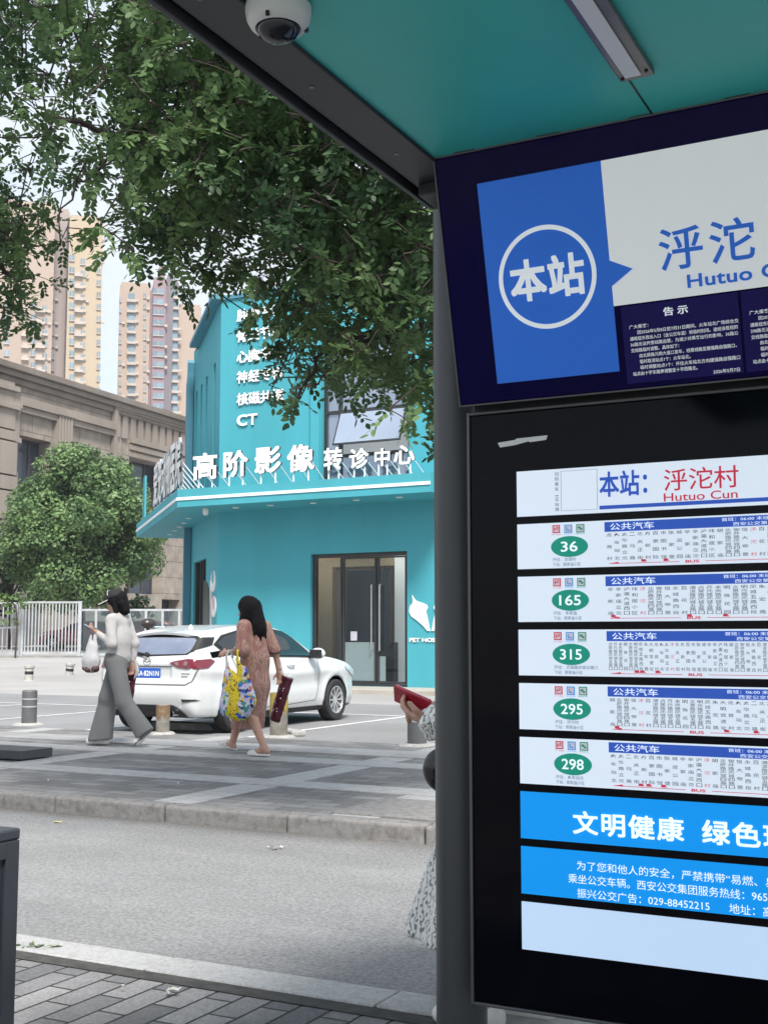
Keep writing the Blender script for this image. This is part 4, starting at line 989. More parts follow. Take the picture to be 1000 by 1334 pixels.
T, L = tower('tall cream and beige apartment tower with a recess toned grey for shade, the wider of the two towers', 300, 0, 131, [
    ('wall', -70, 68, 262, 2, 16, M_pinkt), ('recessed_wall', 68.2, 86.8, 275, 9, 9, M_shadet), ('wall', 87, 131.5, 285, 0, 16, M_cream), ('recessed_wall', 86.8, 87.0, 285, 0.1, 9, M_shadet)], 87, 18)
wrow(T, L, 91, 97, ys15, 8, 0); wrow(T, L, 105.5, 110.5, [y + 5 for y in ys15], 8, 0); wrow(T, L, 126.5, 131, [y + 2 for y in ys15], 7, 0)
wrow(T, L, 99, 106.5, [y + 6 for y in ys15[1:]], 4, 0, M_tslab, .9); wrow(T, L, 66.5, 70.5, [y + 4 for y in ys15[2:-1]], 7, 9)
wrow(T, L, 40.5, 46, ys15[4:-1], 7, 2); wrow(T, L, 55.5, 61, [y + 4 for y in ys15[4:-1]], 7, 2); wrow(T, L, 48, 57, [y + 6 for y in ys15[4:-1]], 4, 2, M_tslab, .9); wrow(T, L, 6, 12, ys15[4:-2], 7, 2); wrow(T, L, 30, 36, [y + 6 for y in ys15[4:-2]], 4, 2, M_tslab, .9)
ys14 = [382 + 13.6 * k for k in range(12)]
T, L = tower('pink and mauve apartment tower with dark grey flank, the narrower of the two towers', 320, 155, 250, [
    ('wall', 155, 195, 372, 0, 16, M_pinkt), ('wall', 195.3, 198.5, 378, .6, 14, M_mauve), ('wall', 198.8, 215.5, 365, -1, 15, M_mauve), ('roof_turret', 205, 213.5, 349, 2, 6, M_mauve), ('wall', 215.6, 225, 362, -.4, 15, M_dgrey), ('wall', 225.2, 232, 368, 1, 14, M_dgrey), ('wall', 232.2, 262, 400, 2, 14, M_pinkt)], 198, 13)
wrow(T, L, 167.5, 175.5, ys14, 9, 0, slab=.9); wrow(T, L, 187.5, 190, ys14, 6, 0); wrow(T, L, 155.3, 158, [y + 6 for y in ys14], 5, 0)
wrow(T, L, 199.8, 213, [y - 6 for y in ys14], 7, -1); wrow(T, L, 224.8, 231.5, [y - 4 for y in ys14], 9, 1, slab=.9)
# ================================================================== CARS
M_carwhite = mat('white_car_paint', (0.53, 0.54, 0.54), rough=0.28, var=0.01, scale=2, spec=0.5, coat=0.6)
M_carred = mat('red_car_paint', (0.27, 0.012, 0.03), rough=0.3, var=0.03, scale=2, coat=0.6)
M_under = mat('black_car_plastic', (0.012, 0.012, 0.013), rough=0.55, var=0.2, scale=10)
M_carglass = mat('car_glass', (0.015, 0.02, 0.025), rough=0.03, var=0.2, scale=1, spec=0.7)
M_rearglass = mat('rear_glass', (0.34, 0.37, 0.45), rough=0.04, var=0.2, scale=1.5, spec=1.0, metal=0.75)
M_seam = mat('panel_gap', (0.10, 0.10, 0.10), rough=0.7, var=0.1)
M_tyre = mat('tyre_rubber', (0.018, 0.018, 0.019), rough=0.8, var=0.15, scale=20)
M_alloy = mat('alloy_wheel', (0.62, 0.62, 0.63), rough=0.28, metal=0.75, var=0.06)
M_tail = mat('tail_lamp_red', (0.13, 0.004, 0.015), rough=0.12, var=0.15, scale=12, spec=0.6, coat=0.8)
M_tailin = mat('tail_lamp_inner', (0.22, 0.11, 0.12), rough=0.15, var=0.3, scale=20, coat=0.6)
M_chrome = mat('chrome', (0.75, 0.75, 0.76), rough=0.12, metal=1.0, var=0.03)
M_plate = mat('plate_blue', (0.012, 0.09, 0.42), rough=0.4, var=0.04)
M_headl = mat('headlamp_glass', (0.45, 0.48, 0.5), rough=0.08, var=0.4, scale=14, spec=0.7, coat=0.8)

def poly_sdf(px, pz, poly):
    d = np.full(px.shape, 1e9); ins = np.zeros(px.shape, bool); n = len(poly)
    for i in range(n):
        ax_, az = poly[i]; bx_, bz_ = poly[(i + 1) % n]; ex, ez = bx_ - ax_, bz_ - az
        wx, wz = px - ax_, pz - az; t = np.clip((wx * ex + wz * ez) / (ex * ex + ez * ez), 0, 1)
        d = np.minimum(d, (wx - ex * t) ** 2 + (wz - ez * t) ** 2)
        c = (az > pz) != (bz_ > pz)
        xi = ax_ + (pz - az) * ex / np.where(abs(ez) < 1e-9, 1e-9, ez); ins ^= c & (px < xi)
    return np.where(ins, -1, 1) * np.sqrt(d)
def smooth_poly(pts, it=2):
    for _ in range(it):
        q = []
        for i in range(len(pts)):
            a, b = np.array(pts[i]), np.array(pts[(i + 1) % len(pts)]); q += [tuple(a * .75 + b * .25), tuple(a * .25 + b * .75)]
        pts = q
    return pts
def smax(a, b, k): h = np.clip(0.5 + 0.5 * (a - b) / k, 0, 1); return b + (a - b) * h + k * h * (1 - h)
H_ = 0.022
gx = np.arange(-1.05, 3.80, H_); gy = np.arange(-1.02, 1.03, H_); gz = np.arange(0.08, 1.62, H_)
X, Z = np.meshgrid(gx, gz, indexing='ij')
low = smooth_poly([(-.70, .20), (-.82, .30), (-.87, .45), (-.885, .56), (-.84, .66), (-.815, .78), (-.81, .90), (-.775, 1.0), (-.66, 1.075), (0.3, 1.02), (1.5, 1.0), (2.3, 1.0), (2.75, .955), (3.2, .87), (3.48, .74), (3.60, .58), (3.62, .42), (3.56, .24), (3.4, .18), (1.5, .17)], 1)
up_ = smooth_poly([(-.80, .70), (-.74, 1.03), (-.50, 1.21), (-.45, 1.285), (-.37, 1.33), (-.05, 1.385), (.5, 1.437), (.95, 1.455), (1.35, 1.425), (1.72, 1.32), (2.1, 1.14), (2.42, .985), (2.5, .70)], 1)
dlow = poly_sdf(X, Z, low); dup = poly_sdf(X, Z, up_)
plan = np.interp(gx, [-.9, -.84, -.74, -.55, -.2, .3, 2.7, 3.1, 3.35, 3.5, 3.6, 3.66], [.60, .74, .82, .865, .888, .895, .895, .875, .82, .72, .55, .25])
secz = np.interp(gz, [.15, .22, .34, .50, .66, .80, .90, 1.0, 1.1], [-.10, -.055, -.015, -.004, 0.0, -.008, -.03, -.06, -.12])
wl = plan[:, None] + secz[None, :]
# a soft crease running along the flank, lifting to the rear
crz = np.interp(gx, [-.8, 0, 1.4, 2.6, 3.4], [.86, .80, .74, .78, .74])
wl += 0.014 * np.exp(-((Z - crz[:, None]) / .05) ** 2) - 0.016 * np.exp(-((Z - crz[:, None] + .15) / .09) ** 2)
# wheel arch flares
for wx_ in (0, 2.70): rr_ = np.hypot(X - wx_, Z - .315); wl += 0.018 * np.exp(-((rr_ - .40) / .06) ** 2) * (gx[:, None] > -9)
plang = np.interp(gx, [-.85, -.7, -.5, -.2, .3, 1.0, 1.6, 2.1, 2.5], [.60, .68, .725, .765, .79, .80, .79, .77, .74])
wu = plang[:, None] - np.maximum(0, Z - .96) * .36 + np.minimum(0, Z - .96) * -.10
Yb = np.abs(gy)[None, :, None]
dl_ = smax(np.broadcast_to(dlow[:, None, :], (len(gx), len(gy), len(gz))), (Yb - wl[:, None, :]) * .93, .045)
du_ = smax(np.broadcast_to(dup[:, None, :], dl_.shape), (Yb - wu[:, None, :]) * .93, .085)
h = np.clip(.5 + .5 * (du_ - dl_) / .05, 0, 1); Dc = du_ + (dl_ - du_) * h - .05 * h * (1 - h)
for wx_ in (0, 2.70):
    arch = np.hypot(X - wx_, Z - .315) - .365
    cyl = np.maximum(np.broadcast_to(arch[:, None, :], Dc.shape), .55 - Yb)
    Dc = np.maximum(Dc, -cyl)
# plate recess in the tailgate
rec = np.maximum(np.maximum(np.abs(gy)[None, :, None] - .40, np.abs(gz - .80)[None, None, :] - .075), (gx + .785)[:, None, None])
Dc = smax(Dc, -rec, .02)
CV, CF = surface_nets(Dc.astype(np.float32), np.array([gx[0], gy[0], gz[0]]), H_, 3)
fc = CV[CF].mean(1)
dark = ((np.hypot(fc[:, 0], fc[:, 2] - .315) < .372) | (np.hypot(fc[:, 0] - 2.7, fc[:, 2] - .315) < .372)) & (np.abs(fc[:, 1]) < .90)
dark |= (fc[:, 2] < .235)
CAR_BVH = BVHTree.FromPolygons([tuple(v) for v in CV], [tuple(f) for f in CF])
def project(poly, d, o3, step=.03, lift=.004, solid=0.0):
    # fills a polygon, projects it along direction d on to the car body; o3 maps (a,b) to a start point
    n = len(poly); xs_, zs = [p[0] for p in poly], [p[1] for p in poly]; P = []
    E = []
    for i in range(n):
        a, b = np.array(poly[i], float), np.array(poly[(i + 1) % n], float); m = max(1, int(np.linalg.norm(b - a) / step))
        for j in range(m): P.append(tuple(a + (b - a) * j / m))
    nb = len(P); E = [(i, (i + 1) % nb) for i in range(nb)]
    gxs = np.arange(min(xs_) + step * .5, max(xs_), step); gzs = np.arange(min(zs) + step * .5, max(zs), step)
    GX, GZ = np.meshgrid(gxs, gzs); q = poly_sdf(GX, GZ, poly); k = q < -step * .4
    P += list(zip(GX[k], GZ[k]))
    vs, _, fs, *_ = delaunay_2d_cdt([Vector(p) for p in P], E, [], 1, 1e-5)
    dv = Vector(d); out_ = []
    for v in vs:
        hit = CAR_BVH.ray_cast(Vector(o3(v.x, v.y)), dv)
        out_.append(hit[0] - dv * lift * .5 + hit[1] * (lift + .004) * (1 if hit[1].dot(dv) < 0 else -1) if hit[0] is not None and abs(hit[1].dot(dv)) > .22 else None)
    good = [i for i, p in enumerate(out_) if p is not None]; mp_ = {g_: i for i, g_ in enumerate(good)}
    F_ = [tuple(mp_[i] for i in f) for f in fs if all(i in mp_ for i in f)]
    V_ = [out_[i] for i in good]
    # face the outside
    F2 = []
    for f in F_:
        nn = (V_[f[1]] - V_[f[0]]).cross(V_[f[2]] - V_[f[0]]); F2.append(f if nn.dot(dv) < 0 else f[::-1])
    return V_, F2
def from_side(s_): return (0, -s_, 0), (lambda a, b: (a, 1.5 * s_, b))
from_back = ((1, 0, 0), (lambda a, b: (-2.5, a, b))); from_front = ((-1, 0, 0), (lambda a, b: (5.5, a, b)))
def decal(nm, m, poly, view, parent, lift=.004, step=.03, smooth=True):
    V_, F_ = project(poly, view[0], view[1], step, lift); q = MB(); q.add(V_, F_); return q.build(nm, m, parent, smooth=smooth, angle=60)
def line_decal(nm, m, pts, w, view, parent, lift=.0025):
    q = MB()
    for i in range(len(pts) - 1):
        a, b = np.array(pts[i], float), np.array(pts[i + 1], float); d = (b - a) / np.linalg.norm(b - a); p = np.array([-d[1], d[0]]) * w / 2
        V_, F_ = project([tuple(a - p), tuple(b - p), tuple(b + p), tuple(a + p)], view[0], view[1], .04, lift); q.add(V_, F_)
    return q.build(nm, m, parent)
def car(label, paint, loc, rz, group=None, front=True, full=True):
    T = thing('parked_car', label, 'car', loc, rz, group)
    body = mesh_np('body', CV, CF, [paint, M_under], T); body.data.polygons.foreach_set('material_index', dark.astype(np.int32)); body.data.update()
    def mir(p): return [(-a, b) for a, b in p]
    # rear window with black surround and side fins
    rw = [(-.655, 1.075), (-.60, 1.045), (0, 1.035), (.60, 1.045), (.655, 1.075), (.60, 1.30), (.54, 1.335), (0, 1.345), (-.54, 1.335), (-.60, 1.30)]
    s1 = decal('rear_window_surround', M_under, [(-.64, 1.08), (-.60, 1.04), (0, 1.018), (.60, 1.04), (.64, 1.08), (.60, 1.255), (.55, 1.285), (0, 1.302), (-.55, 1.285), (-.60, 1.255)], from_back, body, .004)
    decal('rear_window', M_rearglass, [(-.605, 1.07), (-.57, 1.045), (0, 1.032), (.57, 1.045), (.605, 1.07), (.575, 1.225), (.53, 1.25), (0, 1.262), (-.53, 1.25), (-.575, 1.225)], from_back, body, .009)
    # spoiler lip
    q = MB(); pts = [(-.40 - .10 + .07 * (abs(t) ** 2.5), t * .57, 1.338 - .060 * t * t) for t in np.linspace(-1, 1, 15)]
    for (x, y, z), (x2, y2, z2) in zip(pts[:-1], pts[1:]):
        q.add([(x, y, z), (x2, y2, z2), (x2 + .30, y2, z2 + .028), (x + .30, y, z + .028), (x + .01, y, z - .03), (x2 + .01, y2, z2 - .03), (x2 + .30, y2, z2 - .02), (x + .30, y, z - .02)], [(0,1,2,3),(4,7,6,5),(0,4,5,1),(2,6,7,3)])
    q.build('spoiler', paint, body, smooth=True)
    q = MB(); q.lathe([(.0, .05), (.008, .047), (.018, .02), (.03, 0)], 12, Matrix.Translation((.15, 0, 1.40)) @ Matrix.Scale(2.2, 4, (1, 0, 0))); q.build('antenna_fin', paint, body, smooth=True)
    for s_ in (1, -1):
        # black fin joining rear window and side window, laid on from the rear quarter
        fd_ = np.array([.74, -.67 * s_, 0]); fe_ = np.array([.67, .74 * s_, 0]); co = lambda p: (float(np.dot(p, fe_)), p[2])
        fin = [co(np.array(p)) for p in ((-.63, s_ * .585, 1.085), (-.52, s_ * .59, 1.17), (-.40, s_ * .575, 1.265), (-.16, s_ * .61, 1.27), (-.27, s_ * .66, 1.165))]
        decal('window_fin', M_under, fin, (tuple(fd_), (lambda a, b: tuple(fe_ * a - fd_ * 3 + np.array([0, 0, b])))), body, .004, .025)
        v = from_side(s_)
        fw_ = [(1.20, 1.005), (2.13, .985), (2.02, 1.06), (1.72, 1.235), (1.52, 1.32), (1.20, 1.368)]
        rwn = [(1.14, 1.008), (1.14, 1.37), (.75, 1.368), (.33, 1.338), (-.02, 1.275), (-.20, 1.185), (-.05, 1.07), (.15, 1.03)]
        decal('window_surround', M_under, [(2.22, .965), (2.06, 1.075), (1.73, 1.262), (1.53, 1.35), (1.2, 1.395), (.75, 1.393), (.31, 1.362), (-.06, 1.297), (-.27, 1.175), (-.09, 1.045), (.15, 1.005)], v, body, .003)
        decal('side_window', M_carglass, fw_, v, body, .008); decal('side_window', M_carglass, rwn, v, body, .008)
        line_decal('door_gap', M_seam, [(2.16, .96), (2.17, .60), (2.08, .34), (1.14, .30), (1.12, .98)], .010, v, body)
        line_decal('door_gap', M_seam, [(1.12, .30), (.52, .30), (.30, .62), (.02, .82), (-.06, 1.03)], .010, v, body)
        decal('sill_trim', M_under, [(.40, .17), (2.32, .17), (2.32, .255), (.40, .255)], v, body, .004)
        for x0 in (1.28, .35):
            q = MB(); q.tube([(x0, s_ * .882, .865), (x0 + .03, s_ * .908, .872), (x0 + .15, s_ * .908, .872), (x0 + .18, s_ * .884, .868)], .014, 8); q.build('door_handle', paint, body, smooth=True)
        # mirror
        q = MB(); Mx = Matrix.Translation((1.97, s_ * .985, 1.03)) @ Matrix.Diagonal((.075, .125, .085, 1)); q.lathe([(math.sin(t), -math.cos(t)) for t in np.linspace(.02, math.pi - .02, 12)], 18, Mx); mr_ = q.build('mirror', paint, body, smooth=True)
        q = MB(); q.box(1.885, 1.93, s_ * .985 - .10, s_ * .985 + .10, .965, 1.09); q.bar((1.97, s_ * .84, .985), (1.97, s_ * .95, .985), .07, .05); q.build('mirror_glass', M_under, mr_, bevel=.015)
        # tail lamps: outline on the back and wrapping to the flank
        tl = [(s_ * y, z) for y, z in ((.37, .935), (.46, .958), (.66, .985), (.80, .978), (.85, .955), (.80, .888), (.66, .862), (.50, .880))]
        o_ = decal('tail_lamp', M_tail, tl, from_back, body, .008, .02)
        decal('lamp_core', M_tailin, [(s_ * y, z) for y, z in ((.45, .938), (.52, .945), (.54, .905), (.50, .897))], from_back, o_, .012, .02); decal('lamp_core', M_tailin, [(s_ * (.64 + .032 * math.cos(t)), .925 + .028 * math.sin(t)) for t in np.linspace(0, 2 * math.pi, 14)[:-1]], from_back, o_, .012, .02)
        decal('tail_lamp_side', M_tail, [(-.80, .97), (-.52, .985), (-.44, .955), (-.60, .87), (-.80, .86)], v, o_, .008, .02)
        # bumper slot, exhaust
        decal('bumper_reflector', M_under, [(s_ * y, z) for y, z in ((.62, .475), (.78, .47), (.82, .455), (.64, .435))], from_back, body, .006, .02)
        q = MB(); Me = Matrix.Translation((-.83, s_ * .50, .285)) @ Matrix.Rotation(R(90), 4, 'Y'); q.lathe([(.040, -.1), (.045, -.105), (.045, .06), (.036, .06), (.034, -.09)], 20, Me, cap=False); q.build('exhaust', M_chrome, body, smooth=True)
        # head lamps
        decal('headlamp', M_headl, [(2.98, .83), (3.25, .79), (3.50, .69), (3.44, .63), (3.2, .70), (3.0, .78)], v, body, .006, .02)
        decal('headlamp', M_headl, [(s_ * y, z) for y, z in ((.42, .70), (.62, .76), (.80, .80), (.82, .72), (.6, .66), (.44, .64))], from_front, body, .006, .02)
    decal('rear_valance', M_under, [(-.66, .205), (.66, .205), (.64, .28), (.56, .36), (.48, .395), (-.48, .395), (-.56, .36), (-.64, .28)], from_back, body, .005, .025)
    line_decal('tailgate_gap', M_seam, [(-.80, .865), (-.74, .70), (-.66, .655), (.66, .655), (.74, .70), (.80, .865)], .012, from_back, body)
    line_decal('tailgate_crease', M_seam, [(-.42, .89), (.42, .89)], .012, from_back, body)
    # grille
    decal('grille', M_under, [(-.42, .66), (.42, .66), (.40, .50), (.30, .36), (-.30, .36), (-.40, .50)], from_front, body, .006)
    line_decal('grille_chrome', M_chrome, [(-.46, .64), (-.40, .48), (-.30, .36), (.30, .36), (.40, .48), (.46, .64)], .025, from_front, body, .009)
    wsn = [(-.62, 1.0), (0, .995), (.62, 1.0), (.56, 1.25), (.50, 1.32), (-.50, 1.32), (-.56, 1.25)]
    decal('windscreen', M_carglass, wsn, from_front, body, .006)
    # rear wiper
    q = MB(); q.bar((-.795, .03, 1.045), (-.735, .40, 1.10), .018, .022); q.lathe([(.03, -.02), (.03, .025), (.015, .03)], 14, Matrix.Translation((-.775, .02, 1.04)) @ Matrix.Rotation(R(-75), 4, 'Y')); q.bar((-.775, .10, 1.052), (-.71, .50, 1.115), .035, .016); q.build('rear_wiper', M_under, body)
    # emblem: ring with a spread wing
    q = MB(); hit = CAR_BVH.ray_cast(Vector((-2.5, 0, .955)), Vector((1, 0, 0))); xe = hit[0].x - .008
    for k in range(28):
        a0, a1 = 2 * math.pi * k / 28, 2 * math.pi * (k + 1) / 28; q.bar((xe, .062 * math.cos(a0), .955 + .047 * math.sin(a0)), (xe, .062 * math.cos(a1), .955 + .047 * math.sin(a1)), .010, .010, up=(1, 0, 0))
    wing = [(.058, .965), (.030, .962), (.0, .94), (-.030, .962), (-.058, .965)]
    for a, b in zip(wing[:-1], wing[1:]): q.bar((xe, *a), (xe, *b), .010, .011, up=(1, 0, 0))
    q.build('emblem', M_chrome, body)
    q = MB()
    for zz, w_, y0 in ((.80, .13, -.58), (.765, .10, -.58)):
        hit = CAR_BVH.ray_cast(Vector((-2.5, y0, zz)), Vector((1, 0, 0)))
        if hit[0] is not None:
            p1 = hit[0]; h2 = CAR_BVH.ray_cast(Vector((-2.5, y0 - w_, zz)), Vector((1, 0, 0)))[0] or p1
            q.bar(p1 + Vector((-.004, 0, 0)), Vector((h2.x - .004, h2.y, zz)), .006, .016)
    q.build('badge', M_chrome, body)
    # number plates
    hit = CAR_BVH.ray_cast(Vector((-2.5, 0.0, .80)), Vector((1, 0, 0))); xp = hit[0].x - .014
    q = MB(); q.box(xp, xp + .008, -.22, .22, .735, .865); pl = q.build('number_plate', M_plate, body, bevel=.004)
    q = MB(); put_text(q, '陕A·82N1N' if full else '陕A', -.20, .755, .20, .845, (xp, 0, 0), (0, -1, 0), (0, 0, 1), lift=.002, bold=.016); q.build('plate_lettering', M_letter, pl)
    q = MB(); q.box(3.632, 3.64, -.22, .22, .42, .55); q.build('number_plate', M_plate, body, bevel=.004)
    # wheels
    for x in (0, 2.70):
        for s_ in (1, -1):
            q = MB(); Mw = Matrix.Translation((x, s_ * .80, .315)) @ Matrix.Rotation(R(90) * -s_, 4, 'X')
            q.lathe([(.20, -.09), (.225, -.10), (.29, -.10), (.308, -.085), (.315, -.05), (.315, .05), (.308, .085), (.29, .10), (.225, .098), (.205, .085)], 48, Mw, cap=False)
            wh = q.build('wheel', M_tyre, T, smooth=True)
            q = MB(); q.lathe([(.205, .088), (.21, .095), (.20, .097), (.185, .06), (.185, -.05)], 40, Mw, cap=False); q.lathe([(.0, .075), (.05, .075), (.06, .06), (.06, .03)], 20, Mw, cap=False)
            for k in range(10):
                a = 2 * math.pi * k / 10; c_, s2 = math.cos(a), math.sin(a)
                q.bar(Mw @ Vector((.045 * c_, .045 * s2, .062)), Mw @ Vector((.195 * c_, .195 * s2, .078)), .022, .026, up=Mw.to_3x3() @ Vector((0, 0, 1)))
            q.build('rim', M_alloy, wh, smooth=True, angle=30)
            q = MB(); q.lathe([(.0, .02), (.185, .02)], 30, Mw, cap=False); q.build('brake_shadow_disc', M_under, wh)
    return T
CAR_HEAD = R(90)          # heading measured from +X
hv = np.array([math.cos(CAR_HEAD), math.sin(CAR_HEAD)]); lv = np.array([-hv[1], hv[0]])
rwheel = np.array([-9.34, 13.55])                                  # rear right contact point on the ground
c0 = rwheel + lv * .80
the_car = car('white hatchback parked nose towards the teal shop behind the walking women', M_carwhite, (c0[0], c0[1], 0.009), CAR_HEAD)
p = at_d(72, 846, 62)
rc = car('dark red car behind the bars of the sliding gate', M_carred, (p[0] + 2.2, p[1] + 1.6, ground_z(62) + .01), R(180 + 28), 'red cars behind the fence', full=False)
rc2 = copy_tree(rc); p2 = at_d(152, 846, 64); rc2.location = (p2[0] + 1.5, p2[1] + 2, ground_z(65) + .01); rc2.rotation_euler = (0, 0, R(180 + 40)); rc2['label'] = 'dark red car half hidden behind the woman in the white top'

# ================================================================== FENCES
M_fence = mat('pale_grey_fence_paint', (0.40, 0.42, 0.44), rough=0.45, var=0.1, scale=3, dirt=0.2)
M_fglass = glass_mat('fence_glass', (0.72, 0.80, 0.80), 0.06)
fdir = np.array([math.cos(YAW + R(2)), math.sin(YAW + R(2)), 0])
def fence_pt(px, d=52): return at_d(px, 857, d)
p0 = fence_pt(-60); gz0 = ground_z(52)
G = thing('sliding_gate', 'pale grey vertical bar gate panel with a red car behind its bars', 'gate', (*fence_pt(27)[:2], gz0), YAW + R(2))
Lg = float(np.linalg.norm(fence_pt(104)[:2] - fence_pt(27)[:2])); Hg = 2.43
b = MB()
for z in (.16, Hg - .07): b.box(0, Lg, -.04, .04, z, z + .09)
b.box(0, .09, -.05, .05, -.05, Hg + .02); b.box(Lg - .12, Lg + .02, -.07, .07, -.05, Hg + .03); b.build('gate_frame', M_fence, G)
x = .17
while x < Lg - .15:
    b = MB(); b.tube([(x, 0, .24), (x, 0, Hg - .06)], .032, 8); b.build('gate_bar', M_fence, G, smooth=True); x += .145
G2 = thing('bar_fence', 'pale grey bar fence with a middle rail and a green shrub growing through it', 'fence', (*fence_pt(-70)[:2], gz0), YAW + R(2))
Lf = float(np.linalg.norm(fence_pt(25.5)[:2] - fence_pt(-70)[:2]))
b = MB()
for z in (.16, 1.27, Hg - .10): b.box(0, Lf, -.03, .03, z, z + .08)
b.box(Lf - .1, Lf, -.05, .05, -.05, Hg); b.box(0, .1, -.05, .05, -.05, Hg); b.build('fence_rail', M_fence, G2)
x = .2
while x < Lf - .1:
    b = MB(); b.tube([(x, .0, .24), (x, .0, Hg - .02)], .030, 8); b.build('fence_bar', M_fence, G2, smooth=True); x += .20
G3 = thing('railing', 'thin railed glass fence between the bar gate and the teal shop', 'fence', (*fence_pt(105.5)[:2], gz0), YAW + R(2))
Lr = float(np.linalg.norm(fence_pt(250)[:2] - fence_pt(105.5)[:2])); Hr = 2.12
b = MB(); b.box(0, Lr, -.04, .04, Hr - .09, Hr); b.box(0, Lr, -.04, .04, .10, .19); b.build('rail', M_fence, G3)
x = .62; prev = 0
while x < Lr:
    b = MB(); b.box(x - .045, x + .045, -.045, .045, -.1, Hr - .091); b.build('fence_post', M_fence, G3)
    b = MB(); b.box(prev + .06, x - .06, -.006, .006, .2, Hr - .1); b.build('glass_pane', M_fglass, G3); prev = x; x += .72
M_wallst = mat('low_wall_stone', (0.26, 0.25, 0.24), rough=0.9, var=0.15, scale=2, dirt=0.25)
b = MB(); b.box(-4, 12.0, -.12, .3, -.5, .08); w_ = b.build('low_wall', M_wallst, None); w_.location = (*fence_pt(27)[:2], gz0); w_.rotation_euler = (0, 0, YAW + R(2)); tag(w_, 'low grey stone footing wall under the gate and fences', 'wall')
M_box = mat('grey_cabinet', (0.12, 0.11, 0.11), rough=0.7, var=0.1)
p = at_d(2, 700, 70); b = MB(); b.box(-3, 1.6, 0, 3, 0, 6.1); b.box(-3.1, 1.75, -.1, 3.1, 6.1, 7.4)
gh = thing('gatehouse', 'small dark grey flat roofed gatehouse beside the stone building\'s corner pier', 'building', (p[0], p[1], ground_z(70)), YAW)
b.build('wall', M_box, gh, bevel=.03); b = MB(); b.box(-3.2, 1.85, -.2, 3.2, 7.41, 7.7); b.build('roof', M_stonedk, gh)

# ================================================================== SCOOTER behind the white car
M_sbody = mat('scooter_white', (0.60, 0.60, 0.60), rough=0.3, var=0.03, coat=0.4)
p = at_z(190, 880, 0.0)
p = at_d(170, 880, 23.0); S = thing('scooter', 'white scooter with black round top box parked behind the white car', 'scooter', (p[0], p[1], 0.004), R(150))
for x in (-.62, .62):
    b = MB(); b.lathe([(.14, -.045), (.2, -.05), (.22, 0), (.2, .05), (.14, .045)], 24, Matrix.Translation((x, 0, .22)) @ Matrix.Rotation(R(90), 4, 'X'), cap=True); b.build('wheel', M_tyre, S, smooth=True)
b = MB(); b.tube([(-.75, 0, .70), (-.45, 0, .62), (-.1, 0, .45), (.1, 0, .30), (.35, 0, .30)], [.10, .17, .15, .10, .08], 14); b.tube([(.36, 0, .28), (.47, 0, .60), (.50, 0, .95), (.46, 0, 1.06)], [.16, .17, .13, .08], 14); b.tube([(.62, 0, .22), (.48, 0, .75)], .04, 8); b.build('scooter_body', M_sbody, S, smooth=True)
b = MB(); b.tube([(-.68, 0, .80), (-.35, 0, .80), (-.02, 0, .76)], [.10, .14, .10], 12); b.build('seat', M_under, S, smooth=True)
b = MB(); b.tube([(.40, -.34, 1.08), (.46, -.1, 1.05), (.46, .1, 1.05), (.40, .34, 1.08)], .018, 8); b.build('handlebar', M_under, S, smooth=True)
for s_ in (1, -1):
    b = MB(); b.tube([(.43, s_ * .22, 1.07), (.44, s_ * .30, 1.24)], .008, 6); b.lathe([(.0, -.02), (.055, -.015), (.06, .0), (.05, .012)], 16, Matrix.Translation((.44, s_ * .31, 1.28)) @ Matrix.Rotation(R(90), 4, 'Y')); b.build('mirror', M_under, S, smooth=True)
b = MB(); Mx = Matrix.Translation((-.86, 0, 1.53)) @ Matrix.Diagonal((.12, .15, .10, 1)); b.lathe([(math.sin(t), -math.cos(t)) for t in np.linspace(.02, math.pi - .02, 14)], 22, Mx); b.build('top_box', mat('top_box_brown_black', (0.03, 0.022, 0.02), rough=0.25, var=0.2, coat=0.3), S, smooth=True)
b = MB(); b.bar((-.72, 0, .78), (-.86, 0, 1.46), .05); b.build('rack', M_under, S)
b = MB(); b.prism([(-.16, 0), (.16, 0), (.13, .42), (-.13, .42)], (.56, 0, 1.0), (0, 1, 0), (-.25, 0, .97), .012); b.build('wind_shield', M_sbody, S)

# ================================================================== BOLLARDS
M_bol = mat('bollard_grey_steel', (0.13, 0.135, 0.14), rough=0.5, metal=0.2, var=0.15, scale=8, dirt=0.25)
M_ring = mat('bollard_reflector', (0.34, 0.35, 0.36), rough=0.4, var=0.15, scale=20)
M_bolb = mat('worn_bollard', (0.22, 0.205, 0.18), rough=0.85, var=0.3, scale=14, bump=0.4, bscale=40, dirt=0.3)
def peel(nm, cols, sc):
    m = mat(nm, (.3, .3, .3), rough=.75, var=0, scale=sc, bump=.3); r_ = [n for n in m.node_tree.nodes if n.type == 'VALTORGB'][0].color_ramp
    r_.elements[0].position = .34; r_.elements[0].color = (*cols[0], 1); r_.elements[1].position = .68; r_.elements[1].color = (*cols[-1], 1)
    for p_, c_ in zip((.44, .52, .60), cols[1:-1]): e_ = r_.elements.new(p_); e_.color = (*c_, 1)
    return m
M_yel = peel('peeling_yellow_paint', [(.05, .03, .02), (.38, .25, .03), (.30, .22, .06), (.42, .30, .03), (.22, .205, .18)], 14)
M_brn = peel('rusty_band', [(.08, .05, .03), (.22, .14, .07), (.16, .10, .06), (.24, .17, .10), (.2, .18, .15)], 12)
M_mort = mat('mortar_patch', (0.36, 0.35, 0.33), rough=0.9, var=0.2, scale=20, bump=0.5)
